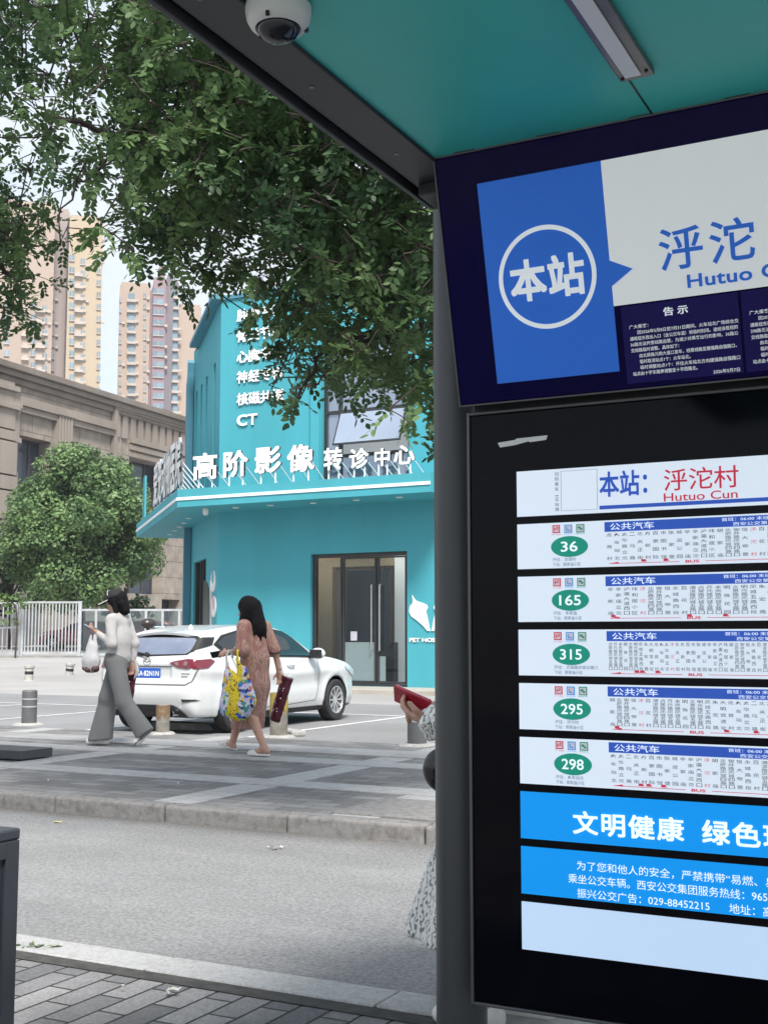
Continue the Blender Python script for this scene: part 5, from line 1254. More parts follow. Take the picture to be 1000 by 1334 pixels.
def blob_base(seed, r):
    rg = random.Random(seed); n = 22; q = MB()
    P0 = [(math.cos(2*math.pi*k/n) * r * rg.uniform(.85, 1.2), math.sin(2*math.pi*k/n) * r * rg.uniform(.85, 1.2)) for k in range(n)]
    q.add([(x, y, 0) for x, y in P0] + [(x * .8, y * .8, .025) for x, y in P0], [tuple(range(n, 2*n))] + [(k, (k+1) % n, n + (k+1) % n, n + k) for k in range(n)]); return q
def bollard(px, py, label, kind, h=0.44, r=.095, seed=1):
    p = at_z(px, py, 0.112); T = thing('bollard', label, 'bollard', (p[0], p[1], 0.112), 0, 'short round bollards along the pavement edge')
    blob_base(seed, r * 1.9).build('base_patch', M_mort, T)
    if kind == 0:
        q = MB(); q.lathe([(r, 0.0), (r, h - .015), (r - .012, h), (0, h)], 28); q.build('post', M_bol, T, smooth=True)
        q = MB()
        for z in (h * .50, h * .72): q.lathe([(r + .001, z), (r + .004, z + .003), (r + .004, z + .017), (r + .001, z + .02)], 28, cap=False)
        q.build('reflector_ring', M_ring, T, smooth=True)
    else:
        q = MB(); q.lathe([(r * 1.02, 0.0), (r, .05), (r * .99, h - .02), (r - .02, h), (0, h)], 28); q.build('post', M_bolb, T, smooth=True)
        rg = random.Random(seed); n = 40; q = MB(); lo = [h * (.58 + .06 * math.sin(k * .9 + seed) + .05 * math.sin(k * 2.1) + rg.uniform(-.03, .03)) for k in range(n)]; r2 = r + .003
        vs = [(r2 * math.cos(2*math.pi*k/n), r2 * math.sin(2*math.pi*k/n), lo[k]) for k in range(n)] + [(r2 * math.cos(2*math.pi*k/n), r2 * math.sin(2*math.pi*k/n), h * .99) for k in range(n)]
        q.add(vs, [(k, (k+1) % n, n + (k+1) % n, n + k) for k in range(n)]); q.build('peeling_wrap', M_yel if kind == 1 else M_brn, T, smooth=True)
    return T
bollard(38, 944, 'grey steel bollard standing alone on the pavement edge by the parking bays', 0, .46, .10, 3)
bollard(543, 971, 'grey steel bollard beside the round shelter post below the held phone', 0, .50, .105, 5)
bollard(363, 960, 'worn concrete bollard with peeling yellow paint, below the second woman\'s burgundy bag', 1, .52, .105, 7)
bollard(212, 956, 'worn bollard with a brown band behind the first woman\'s trouser leg', 2, .35, .082, 9)
M_sp1 = mat('pale_stone_post', (0.38, 0.37, 0.35), rough=0.85, var=0.2, scale=10)
def small_post(px, py, label, tilt):
    p = at_z(px, py, 0.0); T = thing('striped_post', label, 'bollard', (p[0], p[1], 0.0), 0, 'low striped posts in the parking area'); T.rotation_euler = (0, R(tilt), 0)
    q = MB(); q.lathe([(.13, -.02), (.12, .05), (.12, .36), (.15, .40), (.15, .46), (0, .47)], 18); q.build('post', M_sp1, T, smooth=True)
    q = MB(); q.lathe([(.123, .21), (.125, .22), (.125, .29), (.123, .30)], 18, cap=False); q.build('dark_band', M_under, T, smooth=True)
    q = MB(); q.lathe([(.30, 0.002), (.2, .02), (.12, .04)], 16, cap=False); q.build('base', M_mort, T, smooth=True)
small_post(38, 888, 'upright low pale post with a dark band in the parking area', 0); small_post(90, 883, 'leaning low pale post with a dark band, nearer the woman in the cap', 6)

# broken kerb lumps by the yellow bollard
b = MB(); p = at_z(379, 958, .112)
b.box(-.25, .25, -.09, .09, 0, .07, Matrix.Rotation(R(-35), 4, 'Z')); o = b.build('kerb_lump', M_mort, bevel=.02); o.location = (p[0], p[1], .112); tag(o, 'broken pale kerb stone lying beside the yellow bollard', 'stone')
b = blob_base(21, .45); o = b.build('mortar_heap', M_mort); p = at_z(232, 948, .03); o.location = (p[0] - .1, p[1] + .1, .01); o.scale = (1.3, .5, 3.6); tag(o, 'pale rough mortar heap under the white car\'s rear bumper', 'mortar')

# low dark slab at the left on the far pavement
q = MB(); p = at_z(28, 992, .112); q.box(-1.6, 0, 0, .42, 0, .085)
o = q.build('metal_slab', mat('slab_dark_metal', (0.05, 0.053, 0.06), rough=0.5, var=0.1), bevel=.006); o.location = (p[0], p[1], .1245); tag(o, 'low dark grey metal slab lying on the far dark pavers', 'metal slab')
# ================================================================== LITTER BIN at the near left
M_bin = mat('bin_dark_metal', (0.060, 0.066, 0.08), rough=0.42, var=0.12, scale=4, dirt=0.15)
M_bin2 = mat('bin_panel', (0.040, 0.048, 0.062), rough=0.35, var=0.15, scale=3)
bp0 = at_d(22, 1078, 3.2)
BN = thing('litter_bin', 'dark blue grey metal litter bin standing on the near grey pavers', 'litter bin', (bp0[0], bp0[1], 0.006), R(90))
bh = float(bp0[2]) - .006
# local x runs towards the road, local -y faces the street side of the viewer
q = MB(); q.box(-.46, 0, .004, .44, .05, bh - .03); q.build('bin_body', M_bin, BN, bevel=.004)
q = MB(); q.box(-.47, .004, -.012, .45, bh - .03, bh); q.build('lid', M_bin, BN, bevel=.006)
q = MB(); q.box(-.045, 0.001, -.012, .003, .05, bh - .0305); q.box(-.46, -.42, -.012, .003, .05, bh - .0305); q.box(-.419, -.046, -.012, .003, bh - .075, bh - .0305); q.box(-.419, -.046, -.012, .003, .05, .10); q.build('frame', M_bin, BN, bevel=.002)
q = MB(); q.box(-.418, -.047, -.002, .0035, .101, bh - .076); bpn = q.build('door_panel', M_bin2, BN)
q = MB(); put_text(q, '洲', -.16, bh - .135, -.09, bh - .085, (0, -.0025, 0), U, VV, lift=.001); q.build('lettering', M_black, bpn)
q = MB(); q.tube([(-.165, -.004, bh - .15), (-.145, -.004, bh - .17), (-.15, -.004, bh - .20)], .003, 6); q.build('scratch_mark', M_white, bpn)
q = MB(); q.box(-.16, -.10, -.004, -.0022, bh - .50, bh - .485); q.box(-.13, -.09, -.004, -.0022, bh - .52, bh - .505); q.build('rust_mark', mat('rust_orange', (0.35, 0.10, 0.05), var=.3, scale=60), bpn)
q = MB(); q.box(-.44, -.38, .03, .4, 0, .05); q.box(-.08, -.02, .03, .4, 0, .05); q.build('foot', M_black, BN)
# ================================================================== FALLEN LEAVES
M_leafy = mat('fallen_leaf_yellow', (0.42, 0.38, 0.16), rough=0.7, var=0.25, scale=40); M_leafg = mat('fallen_leaf_green', (0.10, 0.14, 0.07), rough=0.7, var=0.3, scale=40); M_leafp = mat('fallen_leaf_pale', (0.46, 0.45, 0.42), rough=0.7, var=0.2, scale=40)
def fleaf(px, py, n, m, z0, label, sz=.03, seed=0):
    rg = random.Random(seed * 7 + 3); p = at_z(px, py, z0); q = MB()
    for k in range(n):
        a = rg.uniform(0, 6.28); cx_, cy_ = (k - n / 2) * sz * .8 + rg.uniform(-.01, .01), rg.uniform(-.02, .02); c_, s_ = math.cos(a), math.sin(a); l_, w = sz * rg.uniform(.7, 1.2), sz * .38; zz = rg.uniform(.002, .012)
        pts = [(-l_, 0, zz), (-l_ * .3, -w, zz + .006), (l_ * .5, -w * .8, zz), (l_, 0, zz + .010), (l_ * .5, w * .8, zz + .004), (-l_ * .3, w, zz + .009)]
        q.add([(cx_ + x * c_ - y * s_, cy_ + x * s_ + y * c_, z) for x, y, z in pts], [(0, 1, 2, 3), (0, 3, 4, 5)])
    o = q.build('fallen_leaf', m); o.location = (p[0], p[1], z0 + .001); o.rotation_euler = (0, 0, YAW); tag(o, label, 'leaf', 'leaves lying on the ground')
fleaf(52, 1236, 8, M_leafg, .004, 'green leaf sprig lying on the road beside the white granite edging', .03, 1)
fleaf(361, 1107, 4, M_leafp, .004, 'crumpled pale leaf alone in the middle of the road', .03, 2)
fleaf(118, 1059, 4, M_leafy, .004, 'yellow leaves in the gutter below the far kerb', .03, 3)
fleaf(80, 1072, 1, M_leafy, .004, 'single pale yellow leaf on the road, left of the gutter leaves', .035, 4)
fleaf(163, 1290, 1, M_leafp, .018, 'small white scrap on the joint beside the near pavers', .018, 5)
fleaf(230, 1292, 2, M_leafp, .018, 'pale twig like leaf at the edge of the near pavers', .03, 6)
fleaf(205, 1066, 2, M_leafy, .004, 'small leaf pair against the far kerb below the first woman', .025, 7)
fleaf(370, 1080, 3, M_leafg, .004, 'dark leaf bits against the far kerb below the second woman', .025, 8)
fleaf(420, 1088, 2, M_leafp, .004, 'pale leaf bits in the gutter near the drain cover', .022, 9)
fleaf(65, 1018, 1, M_leafp, .113, 'white scrap on the dark pavers near the metal slab', .03, 10)
fleaf(234, 1022, 1, M_leafp, .113, 'white scrap on the dark pavers between the two women', .03, 11)
fleaf(484, 1300, 1, M_leafp, .004, 'tiny pale leaf on the road near the shelter post', .02, 12)
# ================================================================== TREES
def leaf_mat(name, c, hi, transl, scale):
    m = mat(name, c, rough=0.5, var=0.0, transl=transl, spec=0.35)
    t = m.node_tree; b = t.nodes['Principled BSDF']; src = b.inputs['Base Color'].links[0].from_node
    e = src.color_ramp.elements; e[0].color = (*[x * .6 for x in c], 1); e[1].color = (*hi, 1); e[0].position = .35; e[1].position = .72
    for n in t.nodes:
        if n.type == 'TEX_NOISE': n.inputs['Scale'].default_value = scale
    return m
M_bark = mat('dark_bark', (0.045, 0.032, 0.028), rough=0.9, var=0.3, scale=12, bump=0.6, bscale=35, stretch=(1, 1, .3))
M_leaf1 = leaf_mat('street_tree_leaf', (0.058, 0.122, 0.055), (0.155, 0.245, 0.088), .38, 1.6)
M_leaf2 = leaf_mat('round_tree_leaf', (0.092, 0.185, 0.078), (0.24, 0.36, 0.14), .28, .9)
def compound_leaves(P, D, Nn, L, npair, lw, ll):
    # P base points, D rachis directions, Nn leaf plane normals (all (k,3)); returns vertex and hexagon arrays
    k = len(P); S = np.cross(Nn, D); S /= np.linalg.norm(S, axis=1)[:, None]; Nn = np.cross(D, S)
    Vs = []
    hexa = np.array([(0, 0), (.32, .5), (.70, .42), (1.0, 0), (.70, -.42), (.32, -.5)])
    for j in range(npair * 2 + 1):
        if j == npair * 2: t = 1.0; ang = 0.0
        else: t = .18 + .80 * (j // 2) / npair; ang = R(58) * (1 if j % 2 else -1)
        jit = RNG.normal(0, .16, k) + ang; fold = RNG.normal(-.25, .35, k)
        base = P + D * (L * t)[:, None] - Nn * (L * .22 * t * t)[:, None]
        dl = D * np.cos(jit)[:, None] + S * np.sin(jit)[:, None]; dl = dl + Nn * fold[:, None] * .5; dl /= np.linalg.norm(dl, axis=1)[:, None]
        sd = np.cross(Nn, dl); sd /= np.linalg.norm(sd, axis=1)[:, None]; nl = np.cross(dl, sd)
        rl = RNG.uniform(.8, 1.2, k); roll = RNG.normal(0, .35, k)
        sd = sd * np.cos(roll)[:, None] + nl * np.sin(roll)[:, None]
        l_ = ll * rl; w_ = lw * rl
        Vs.append(base[:, None, :] + dl[:, None, :] * (l_[:, None] * hexa[None, :, 0])[..., None] + sd[:, None, :] * (w_[:, None] * hexa[None, :, 1])[..., None])
    V = np.concatenate([v.reshape(-1, 3) for v in Vs]); F = np.arange(len(V)).reshape(-1, 6); return V, F
def rand_dirs(n, down=.35):
    d = RNG.normal(0, 1, (n, 3)); d[:, 2] = d[:, 2] * .45 - down; return d / np.linalg.norm(d, axis=1)[:, None]
GRID = """
777788887777777
656788899888888
645688999888888
545678999988888
654579999988888
555478899999988
422258899999988
743368887899999
841257874589999
720003516888999
400000013688888
000000001578988
000000000664778
000000000320138
000000000000001
""".split()
def spray_points(cells, dlo, dhi):
    P = []
    for px, py, c in cells:
        lai = -math.log(max(.03, 1 - c / 9.6)); n = RNG.poisson(lai * 5.2)
        for _ in range(n):
            d = RNG.uniform(dlo, dhi); P.append(at_d(px + RNG.uniform(-20, 20), py - 16 + RNG.uniform(-20, 20), d))
    return np.array(P)
def leaf_crown(P, twig_mb, root_pts):
    # each spray: a short drooping twig carrying compound leaves
    Pb, Db, Nb = [], [], []
    # every spray hangs from the nearest wood: sprays close to a limb first, each next one from what is already joined
    nodes = [r_ for r_ in root_pts]; d0 = np.array([np.min(np.linalg.norm(root_pts - p, axis=1)) for p in P]); P = P[np.argsort(d0)]
    for p in P:
        if np.min(np.linalg.norm(np.array(nodes) - p, axis=1)) > .62: continue
        h = RNG.normal(0, 1, 3); h[2] = -.25; h /= np.linalg.norm(h); Lt = RNG.uniform(.14, .28); a = p - h * Lt * .5; b = p + h * Lt * .5 + np.array([0, 0, -.04])
        nl = RNG.integers(3, 6)
        for q in range(nl):
            t = (q + .5) / nl; Pb.append(a + (b - a) * t); d = h * .45 + RNG.normal(0, .62, 3) + np.array([0, 0, -.25]); Db.append(d / np.linalg.norm(d)); n_ = RNG.normal(0, .38, 3) + np.array([0, 0, 1]); Nb.append(n_)
        twig_mb.tube([a, (a + b) / 2 + np.array([0, 0, .01]), b], [.004, .003, .002], 4, cap=False)
        arr = np.array(nodes); r_ = arr[np.argmin(np.linalg.norm(arr - a, axis=1))]; ln = np.linalg.norm(r_ - a)
        if ln > 1e-3: twig_mb.tube([r_, (r_ + a) / 2 + RNG.normal(0, .12, 3) * ln * .5 + np.array([0, 0, .04 * ln]), a], [.0055 + .003 * ln, .0045, .0038], 5, cap=False)
        nodes.append((a + b) / 2); nodes.append(b)
    k = len(Pb); return compound_leaves(np.array(Pb), np.array(Db), np.array(Nb), RNG.uniform(.13, .20, k), 5, .0265, .052)
def limb(mb, pts, r0, r1, n=10, wob=.03):
    pts = [np.array(p, float) for p in pts]; out_ = []
    for i in range(len(pts) - 1):
        for t in np.linspace(0, 1, 5)[:-1]: out_.append(pts[i] * (1 - t) + pts[i + 1] * t + RNG.normal(0, wob, 3) * (1 if (i or t) else 0))
    out_.append(pts[-1]); rr_ = np.linspace(r0, r1, len(out_)); mb.tube(out_, list(rr_), n); return np.array(out_)
# --- the tree whose crown hangs over the street (its trunk stands behind the timetable board)
tb = np.array([-2.75, 7.75, .12])
T1 = thing('street_tree', 'leafy street tree hanging its foliage over the teal shop sign and beside the shelter roof', 'tree', tb)
br = MB(); rts = []
fork = at_d(648, 380, 8.3); rts.append(limb(br, [tb + [0, 0, -.1], tb + [.03, .02, 1.4], fork], .17, .13, 14, .012))
A1 = limb(br, [fork, at_d(585, 325, 8.2), at_d(540, 290, 8.1), at_d(484, 255, 8.0), at_d(420, 232, 8.0)], .12, .055, 12, .02); rts.append(A1)
A2 = limb(br, [at_d(420, 232, 8.0), at_d(330, 208, 7.8), at_d(250, 198, 7.6), at_d(165, 188, 7.5), at_d(60, 150, 7.4)], .052, .012, 8, .03); rts.append(A2)
A3 = limb(br, [at_d(484, 255, 8.0), at_d(430, 190, 8.2), at_d(360, 130, 8.2), at_d(290, 60, 8.1), at_d(200, 0, 8.0)], .06, .014, 8, .03); rts.append(A3)
A4 = limb(br, [at_d(540, 290, 8.1), at_d(548, 380, 7.6), at_d(500, 440, 7.3), at_d(440, 440, 7.2), at_d(405, 480, 7.1), at_d(385, 540, 7.1)], .035, .006, 7, .015); rts.append(A4)
A5 = limb(br, [at_d(330, 208, 7.8), at_d(285, 290, 7.5), at_d(250, 370, 7.4)], .020, .004, 6, .02); rts.append(A5)
A6 = limb(br, [at_d(560, 310, 8.1), at_d(545, 435, 7.0), at_d(505, 425, 6.9), at_d(450, 455, 6.8), at_d(415, 500, 6.8)], .022, .005, 6, .015); rts.append(A6)
A7 = limb(br, [fork, at_d(700, 150, 8.6), at_d(690, -100, 8.8), at_d(600, -350, 8.6)], .11, .03, 10, .04); rts.append(A7)
A8 = limb(br, [at_d(690, -20, 8.7), at_d(500, -80, 8.0), at_d(300, -160, 7.8), at_d(120, -200, 7.5)], .05, .012, 8, .04); rts.append(A8)
A9 = limb(br, [at_d(650, 250, 8.4), at_d(800, 100, 9), at_d(900, -50, 9.4)], .06, .02, 8, .04); rts.append(A9)
A10 = limb(br, [at_d(205, 195, 7.5), at_d(208, 130, 7.7), at_d(225, 60, 7.8)], .02, .006, 6, .02); rts.append(A10)
A11 = limb(br, [at_d(300, 150, 8.1), at_d(278, 110, 8.0), at_d(305, 90, 8.0)], .016, .005, 6, .01); rts.append(A11)
A12 = limb(br, [at_d(165, 188, 7.5), at_d(110, 230, 7.3), at_d(75, 290, 7.2)], .014, .004, 6, .015); rts.append(A12)
roots1 = np.concatenate(rts)
cells = []; cells2 = []
for r_, row in enumerate(GRID):
    for c_, ch in enumerate(row):
        px, py, v = c_ * 40 + 20, r_ * 40 + 20, int(ch)
        if not v: continue
        (cells2 if (c_ < 2 and r_ >= 6) or (c_ == 0 and r_ >= 5) else cells).append((px, py, v))
for py in range(-340, 0, 40):
    for px in range(-60, 900, 40): cells.append((px, py, 5 if py > -120 else 4))
for py in range(0, 330, 40):
    for px in range(600, 960, 40): cells.append((px, py, 4))
for py in range(0, 240, 40): cells.append((-20, py, 5)); cells.append((-60, py, 4))
P = spray_points(cells, 6.3, 9.2)
V_, F_ = leaf_crown(P, br, roots1)
o = br.build('trunk', M_bark, None, smooth=True, angle=80); o.parent = T1; o.matrix_parent_inverse = Matrix.Translation(-Vector(tb))
o = mesh_np('crown', V_, F_, M_leaf1, None, smooth=False); o.parent = T1; o.matrix_parent_inverse = Matrix.Translation(-Vector(tb))
# --- the next street tree, whose branch reaches in at the left edge
tb2 = np.array([-10.3, 7.9, .12])
T2 = thing('street_tree', 'second street tree, its leafy branch crossing the cream tower above the stone cornice', 'tree', tb2)
br = MB(); f2 = tb2 + [.05, .1, 2.9]; rts = [limb(br, [tb2 + [0, 0, -.1], tb2 + [.05, 0, 1.5], f2], .16, .12, 12, .012)]
rts.append(limb(br, [f2, at_d(-120, 330, 9.6), at_d(-20, 340, 9.3), at_d(45, 360, 9.0)], .07, .008, 8, .03)); rts.append(limb(br, [f2, f2 + [.4, .3, 1.6], f2 + [.3, -.2, 3.2]], .10, .03, 8, .04)); rts.append(limb(br, [f2, f2 + [-.8, .3, 1.2], f2 + [-1.8, .2, 2.2]], .08, .02, 8, .04))
for py in range(180, 470, 40):
    for px in range(-300, 0, 40): cells2.append((px, py, 6))
P2 = np.concatenate([spray_points(cells2, 8.4, 10.4), tb2 + np.array([0, 0, 4.6]) + RNG.normal(0, 1, (160, 3)) * [1.2, 1.2, .8]])
V_, F_ = leaf_crown(P2, br, np.concatenate(rts))
o = br.build('trunk', M_bark, None, smooth=True, angle=80); o.parent = T2; o.matrix_parent_inverse = Matrix.Translation(-Vector(tb2))
o = mesh_np('crown', V_, F_, M_leaf1, None, smooth=False); o.parent = T2; o.matrix_parent_inverse = Matrix.Translation(-Vector(tb2))
# --- rounded trees in front of the stone building
def leaf_cloud(C, Rr, n, size):
    # leaves on the shells of many clumps
    out_ = []; F = []
    for c, r_ in zip(C, Rr):
        m = int(n * r_ ** 2); d = RNG.normal(0, 1, (m, 3)); d /= np.linalg.norm(d, axis=1)[:, None]; rad = r_ * RNG.uniform(.45, 1.08, m) ** .6
        p = c + d * rad[:, None] * np.array([1, 1, .8])
        u = RNG.normal(0, 1, (m, 3)); nrm = d * .7 + RNG.normal(0, .6, (m, 3)) + [0, 0, .5]; u = np.cross(nrm, u); u /= np.linalg.norm(u, axis=1)[:, None]; w = np.cross(nrm, u); w /= np.linalg.norm(w, axis=1)[:, None]
        s_ = size * RNG.uniform(.6, 1.25, m)
        hexa = np.array([(-.5, 0), (-.15, .36), (.25, .28), (.55, 0), (.25, -.28), (-.15, -.36)])
        out_.append((p[:, None, :] + u[:, None, :] * (s_[:, None] * hexa[None, :, 0])[..., None] + w[:, None, :] * (s_[:, None] * hexa[None, :, 1])[..., None]).reshape(-1, 3))
    V = np.concatenate(out_); return V, np.arange(len(V)).reshape(-1, 6)
def round_tree(label, spec, d, base_px, nclump, size, seed, m=None, dens=170):
    base = at_d(base_px, 830, d); base[2] = ground_z(d)
    T = thing('round_tree', label, 'tree', base)
    C = []; Rr = []
    cx_, cy_, rx, ry = spec; S = d / FPX
    mid = at_d(cx_, cy_, d); vx = np.array([*RH, 0]); vy = np.array([*FH, 0])
    # crown radius grows and shrinks with height so the outline is not a ball
    for k in range(nclump):
        while True:
            q = RNG.uniform(-1, 1, 3)
            e = q[0] ** 2 + q[1] ** 2 + q[2] ** 2
            if .25 < e < 1: break
        w = 1.0 - .35 * max(0, q[2])
        C.append(mid + vx * q[0] * rx * S * w + vy * q[1] * rx * S * .9 * w + np.array([0, 0, 1]) * q[2] * ry * S); Rr.append(RNG.uniform(.40, 1.2) * rx * S * .27)
    br = MB(); top = mid + np.array([0, 0, ry * S * .2])
    limb(br, [base - [0, 0, .2], base * .5 + mid * .5 + np.array([0, 0, -ry * S * .2]), top], .03 * rx * S + .06, .05, 10, .03)
    for k in range(0, nclump, 2): limb(br, [base * .25 + mid * .75 - np.array([0, 0, ry * S * .3]), (C[k] + mid) / 2, C[k]], .07, .02, 5, .08)
    o = br.build('trunk', M_bark, None, smooth=True, angle=80); o.parent = T; o.matrix_parent_inverse = Matrix.Translation(-Vector(base))
    V_, F_ = leaf_cloud(C, Rr, dens, size); o = mesh_np('crown', V_, F_, m or M_leaf2, None, smooth=False); o.parent = T; o.matrix_parent_inverse = Matrix.Translation(-Vector(base))
    return T
round_tree('full rounded green tree in front of the stone building, behind the railing', (104, 690, 100, 95), 60, 112, 150, .175, 1, None, 460)
round_tree('lower darker green tree beside the dark gatehouse', (12, 752, 52, 48), 62, 12, 40, .28, 2, leaf_mat('dark_round_leaf', (0.022, 0.055, 0.025), (0.06, 0.11, 0.045), .2, .9))
round_tree('dark green tree filling the gap between the rounded tree and the teal shop', (165, 775, 40, 40), 66, 165, 26, .28, 3, leaf_mat('dark_round_leaf', (0.022, 0.055, 0.025), (0.06, 0.11, 0.045), .2, .9))
# sprout on the bar fence
sp0 = at_d(22, 800, 51.6); T = thing('shrub', 'bright green shrub sprouting through the top of the bar fence', 'shrub', (sp0[0], sp0[1], ground_z(52)))
C = [at_d(x, y, 51.6 + RNG.uniform(-.3, .3)) for x, y in ((18, 782), (26, 778), (30, 788), (10, 783), (4, 778), (14, 795), (20, 810), (6, 812))]; V_, F_ = leaf_cloud(C, [.30, .28, .24, .28, .26, .22, .2, .2], 380, .17)
o = mesh_np('foliage', V_, F_, leaf_mat('sprout_leaf', (0.11, 0.20, 0.06), (0.22, 0.32, 0.11), .3, 3), None, smooth=False); o.parent = T; o.matrix_parent_inverse = Matrix.Translation(-Vector((sp0[0], sp0[1], ground_z(52))))
b = MB(); b.tube([(0, 0, 0), (.05, 0, 1.2), (-.05, .02, 2.2)], [.04, .03, .015], 6); b.build('stem', M_bark, T, smooth=True)
# ================================================================== PEOPLE
def skin_mat(nm, c): 
    m = mat(nm, c, rough=0.5, var=0.06, scale=14, spec=0.35); m.node_tree.nodes['Principled BSDF'].inputs['Subsurface Weight'].default_value = 0.08; return m
M_skin = skin_mat('skin', (0.46, 0.27, 0.20)); M_hair = mat('black_hair', (0.006, 0.005, 0.006), rough=0.62, var=0.5, scale=40, spec=0.12, bump=.5, bscale=60, stretch=(5, 5, .6))
M_knit = mat('white_knit', (0.47, 0.455, 0.445), rough=0.9, var=0.05, scale=10, bump=0.35, bscale=160)
M_trou = mat('grey_trouser', (0.155, 0.158, 0.158), rough=0.85, var=0.08, scale=7, bump=0.2, bscale=120)
M_shoe = mat('white_shoe', (0.66, 0.65, 0.62), rough=0.5, var=0.06, scale=20); M_sole = mat('grey_sole', (0.14, 0.14, 0.14), rough=0.7, var=0.1)
M_capb = mat('black_cap', (0.012, 0.011, 0.012), rough=0.8, var=0.2, scale=30, bump=.2); M_phone = mat('black_phone', (0.008, 0.008, 0.01), rough=0.15, var=0.1)
M_lip = mat('lip', (0.30, 0.09, 0.08), rough=0.5, var=0.05); M_eye = mat('dark_eye', (0.015, 0.01, 0.01), rough=0.15, var=0.1)
def noise3(P, s, seed=0):
    rg = np.random.default_rng(seed); v = np.zeros(P.shape[:-1])
    for k in range(7): w = rg.normal(0, 1, 3) * s; v += np.sin(P @ w + rg.uniform(0, 6.28))
    return v / 7
def wrinkle(V, F, amp, sc, seed, stretch=(1, 1, 1)):
    N = np.zeros_like(V); a = np.cross(V[F[:, 1]] - V[F[:, 0]], V[F[:, 2]] - V[F[:, 0]])
    for i in range(4): np.add.at(N, F[:, i], a)
    N /= np.maximum(1e-9, np.linalg.norm(N, axis=1))[:, None]
    n = noise3(V * np.array(stretch), sc, seed) + .5 * noise3(V * np.array(stretch), sc * 2.3, seed + 1)
    return V + N * (amp * n)[:, None]
def vec(*a): return np.array(a, float)
def hand(S, wrist, d, nrm, thumb, curl=(.5, .6, .5), spread=.35, sc=1.0, k=.006):
    # palm, four fingers and a thumb; d points to the fingertips, nrm out of the back of the hand, thumb towards the thumb side
    d = d / np.linalg.norm(d); nrm = nrm - d * (nrm @ d); nrm /= np.linalg.norm(nrm); t = np.cross(d, nrm); t = t if t @ thumb > 0 else -t
    pal = wrist + d * .048 * sc
    S.ell(pal, vec(.050, .040, .0165) * sc, .012, rot=np.stack([d, t, nrm], 1)); S.cone(wrist - d * .02 * sc, wrist + d * .02 * sc, .024 * sc, .024 * sc, .015)
    tips = []
    for j, (off, L, sp) in enumerate(((.027, .074, .10), (.009, .083, .02), (-.010, .077, -.06), (-.027, .060, -.15))):
        p = wrist + d * .088 * sc + t * off * sc; dd = d + t * sp * spread; dd /= np.linalg.norm(dd); r_ = (.0098, .0098, .0092, .0082)[j] * sc; a = 0
        for q, (f, cu) in enumerate(((.46, curl[0]), (.30, curl[1]), (.24, curl[2]))):
            a += cu; e = dd * math.cos(a) - nrm * math.sin(a); p2 = p + e * L * f * sc; S.cone(p, p2, r_, r_ * .92, .004); r_ *= .92; p = p2
        tips.append(p)
    p = wrist + d * .022 * sc + t * .026 * sc; e = d * .62 + t * .62 - nrm * .32; e /= np.linalg.norm(e); p2 = p + e * .042 * sc; S.cone(p, p2, .0135 * sc, .0110 * sc, .008)
    e2 = d * .85 + t * .22 - nrm * .45; e2 /= np.linalg.norm(e2); S.cone(p2, p2 + e2 * .034 * sc, .0108 * sc, .0092 * sc, .004)
    return tips
def head(S, c, f, up, sc=1.0):
    # c: skull centre, f: face direction
    f = f / np.linalg.norm(f); s_ = np.cross(up, f); s_ /= np.linalg.norm(s_); u = np.cross(f, s_); A = np.stack([f, s_, u], 1)
    S.ell(c + u * .02, vec(.098, .076, .098) * sc, .02, rot=A); S.ell(c + f * .022 - u * .045, vec(.070, .062, .078) * sc, .03, rot=A)
    S.cone(c + f * .075 - u * .098, c + f * .060 - u * .085, .020, .030, .03)
    S.cone(c + f * .094 - u * .008, c + f * .112 - u * .042, .008, .013, .010)
    S.ell(c + f * .094 - u * .070, vec(.012, .024, .011), .008, rot=A)
    S.cone(c + f * .086 + u * .022 - s_ * .03, c + f * .086 + u * .022 + s_ * .03, .011, .011, .014)
    for q in (1, -1): S.ell(c + s_ * .078 * q - u * .012 - f * .006, vec(.022, .010, .032), .008, rot=A); S.ell(c + f * .088 + s_ * .032 * q + u * .004, vec(.010, .014, .009), .006, rot=A, sub=True)
    return f, s_, u
def face_bits(c, f, s_, u, par):
    b = MB()
    for q in (1, -1):
        p = c + f * .080 + s_ * .032 * q + u * .003; b.lathe([(math.sin(t) * .0105, -math.cos(t) * .0105) for t in np.linspace(.05, math.pi - .05, 8)], 10, Matrix.Translation(Vector(p)))
    b.build('eye', M_eye, par, smooth=True)
    b = MB(); Mx = Matrix.Translation(Vector(c + f * .1035 - u * .070)) @ Matrix(((f[0], s_[0], u[0], 0), (f[1], s_[1], u[1], 0), (f[2], s_[2], u[2], 0), (0, 0, 0, 1))) @ Matrix.Diagonal((.006, .022, .008, 1)); b.lathe([(math.sin(t), -math.cos(t)) for t in np.linspace(.05, math.pi - .05, 8)], 12, Mx); b.build('mouth', M_lip, par, smooth=True)
def shoe(S, heel, toe, up, w=.042, h=.055, k=.02):
    d = toe - heel; L = np.linalg.norm(d); d /= L; u = up / np.linalg.norm(up)
    S.cone(heel + d * .04 + u * .035, toe - d * .055 + u * .030, w * .86, w * .92, k); S.cone(heel + d * .045 + u * .06, heel + d * .10 + u * .06, w * .78, w * .70, k)
    S.ell(toe - d * .055 + u * .028, vec(.058, w, .034), k, rot=np.stack([d, np.cross(u, d), u], 1))
def finish(nm, S, m, par, relax=1, wr=None):
    V, F = S.mesh(relax)
    if wr: V = wrinkle(V, F, *wr)
    return mesh_np(nm, V, F, m, par)
PDIR = R(193); PDIR2 = R(181)
ZG = 0.124
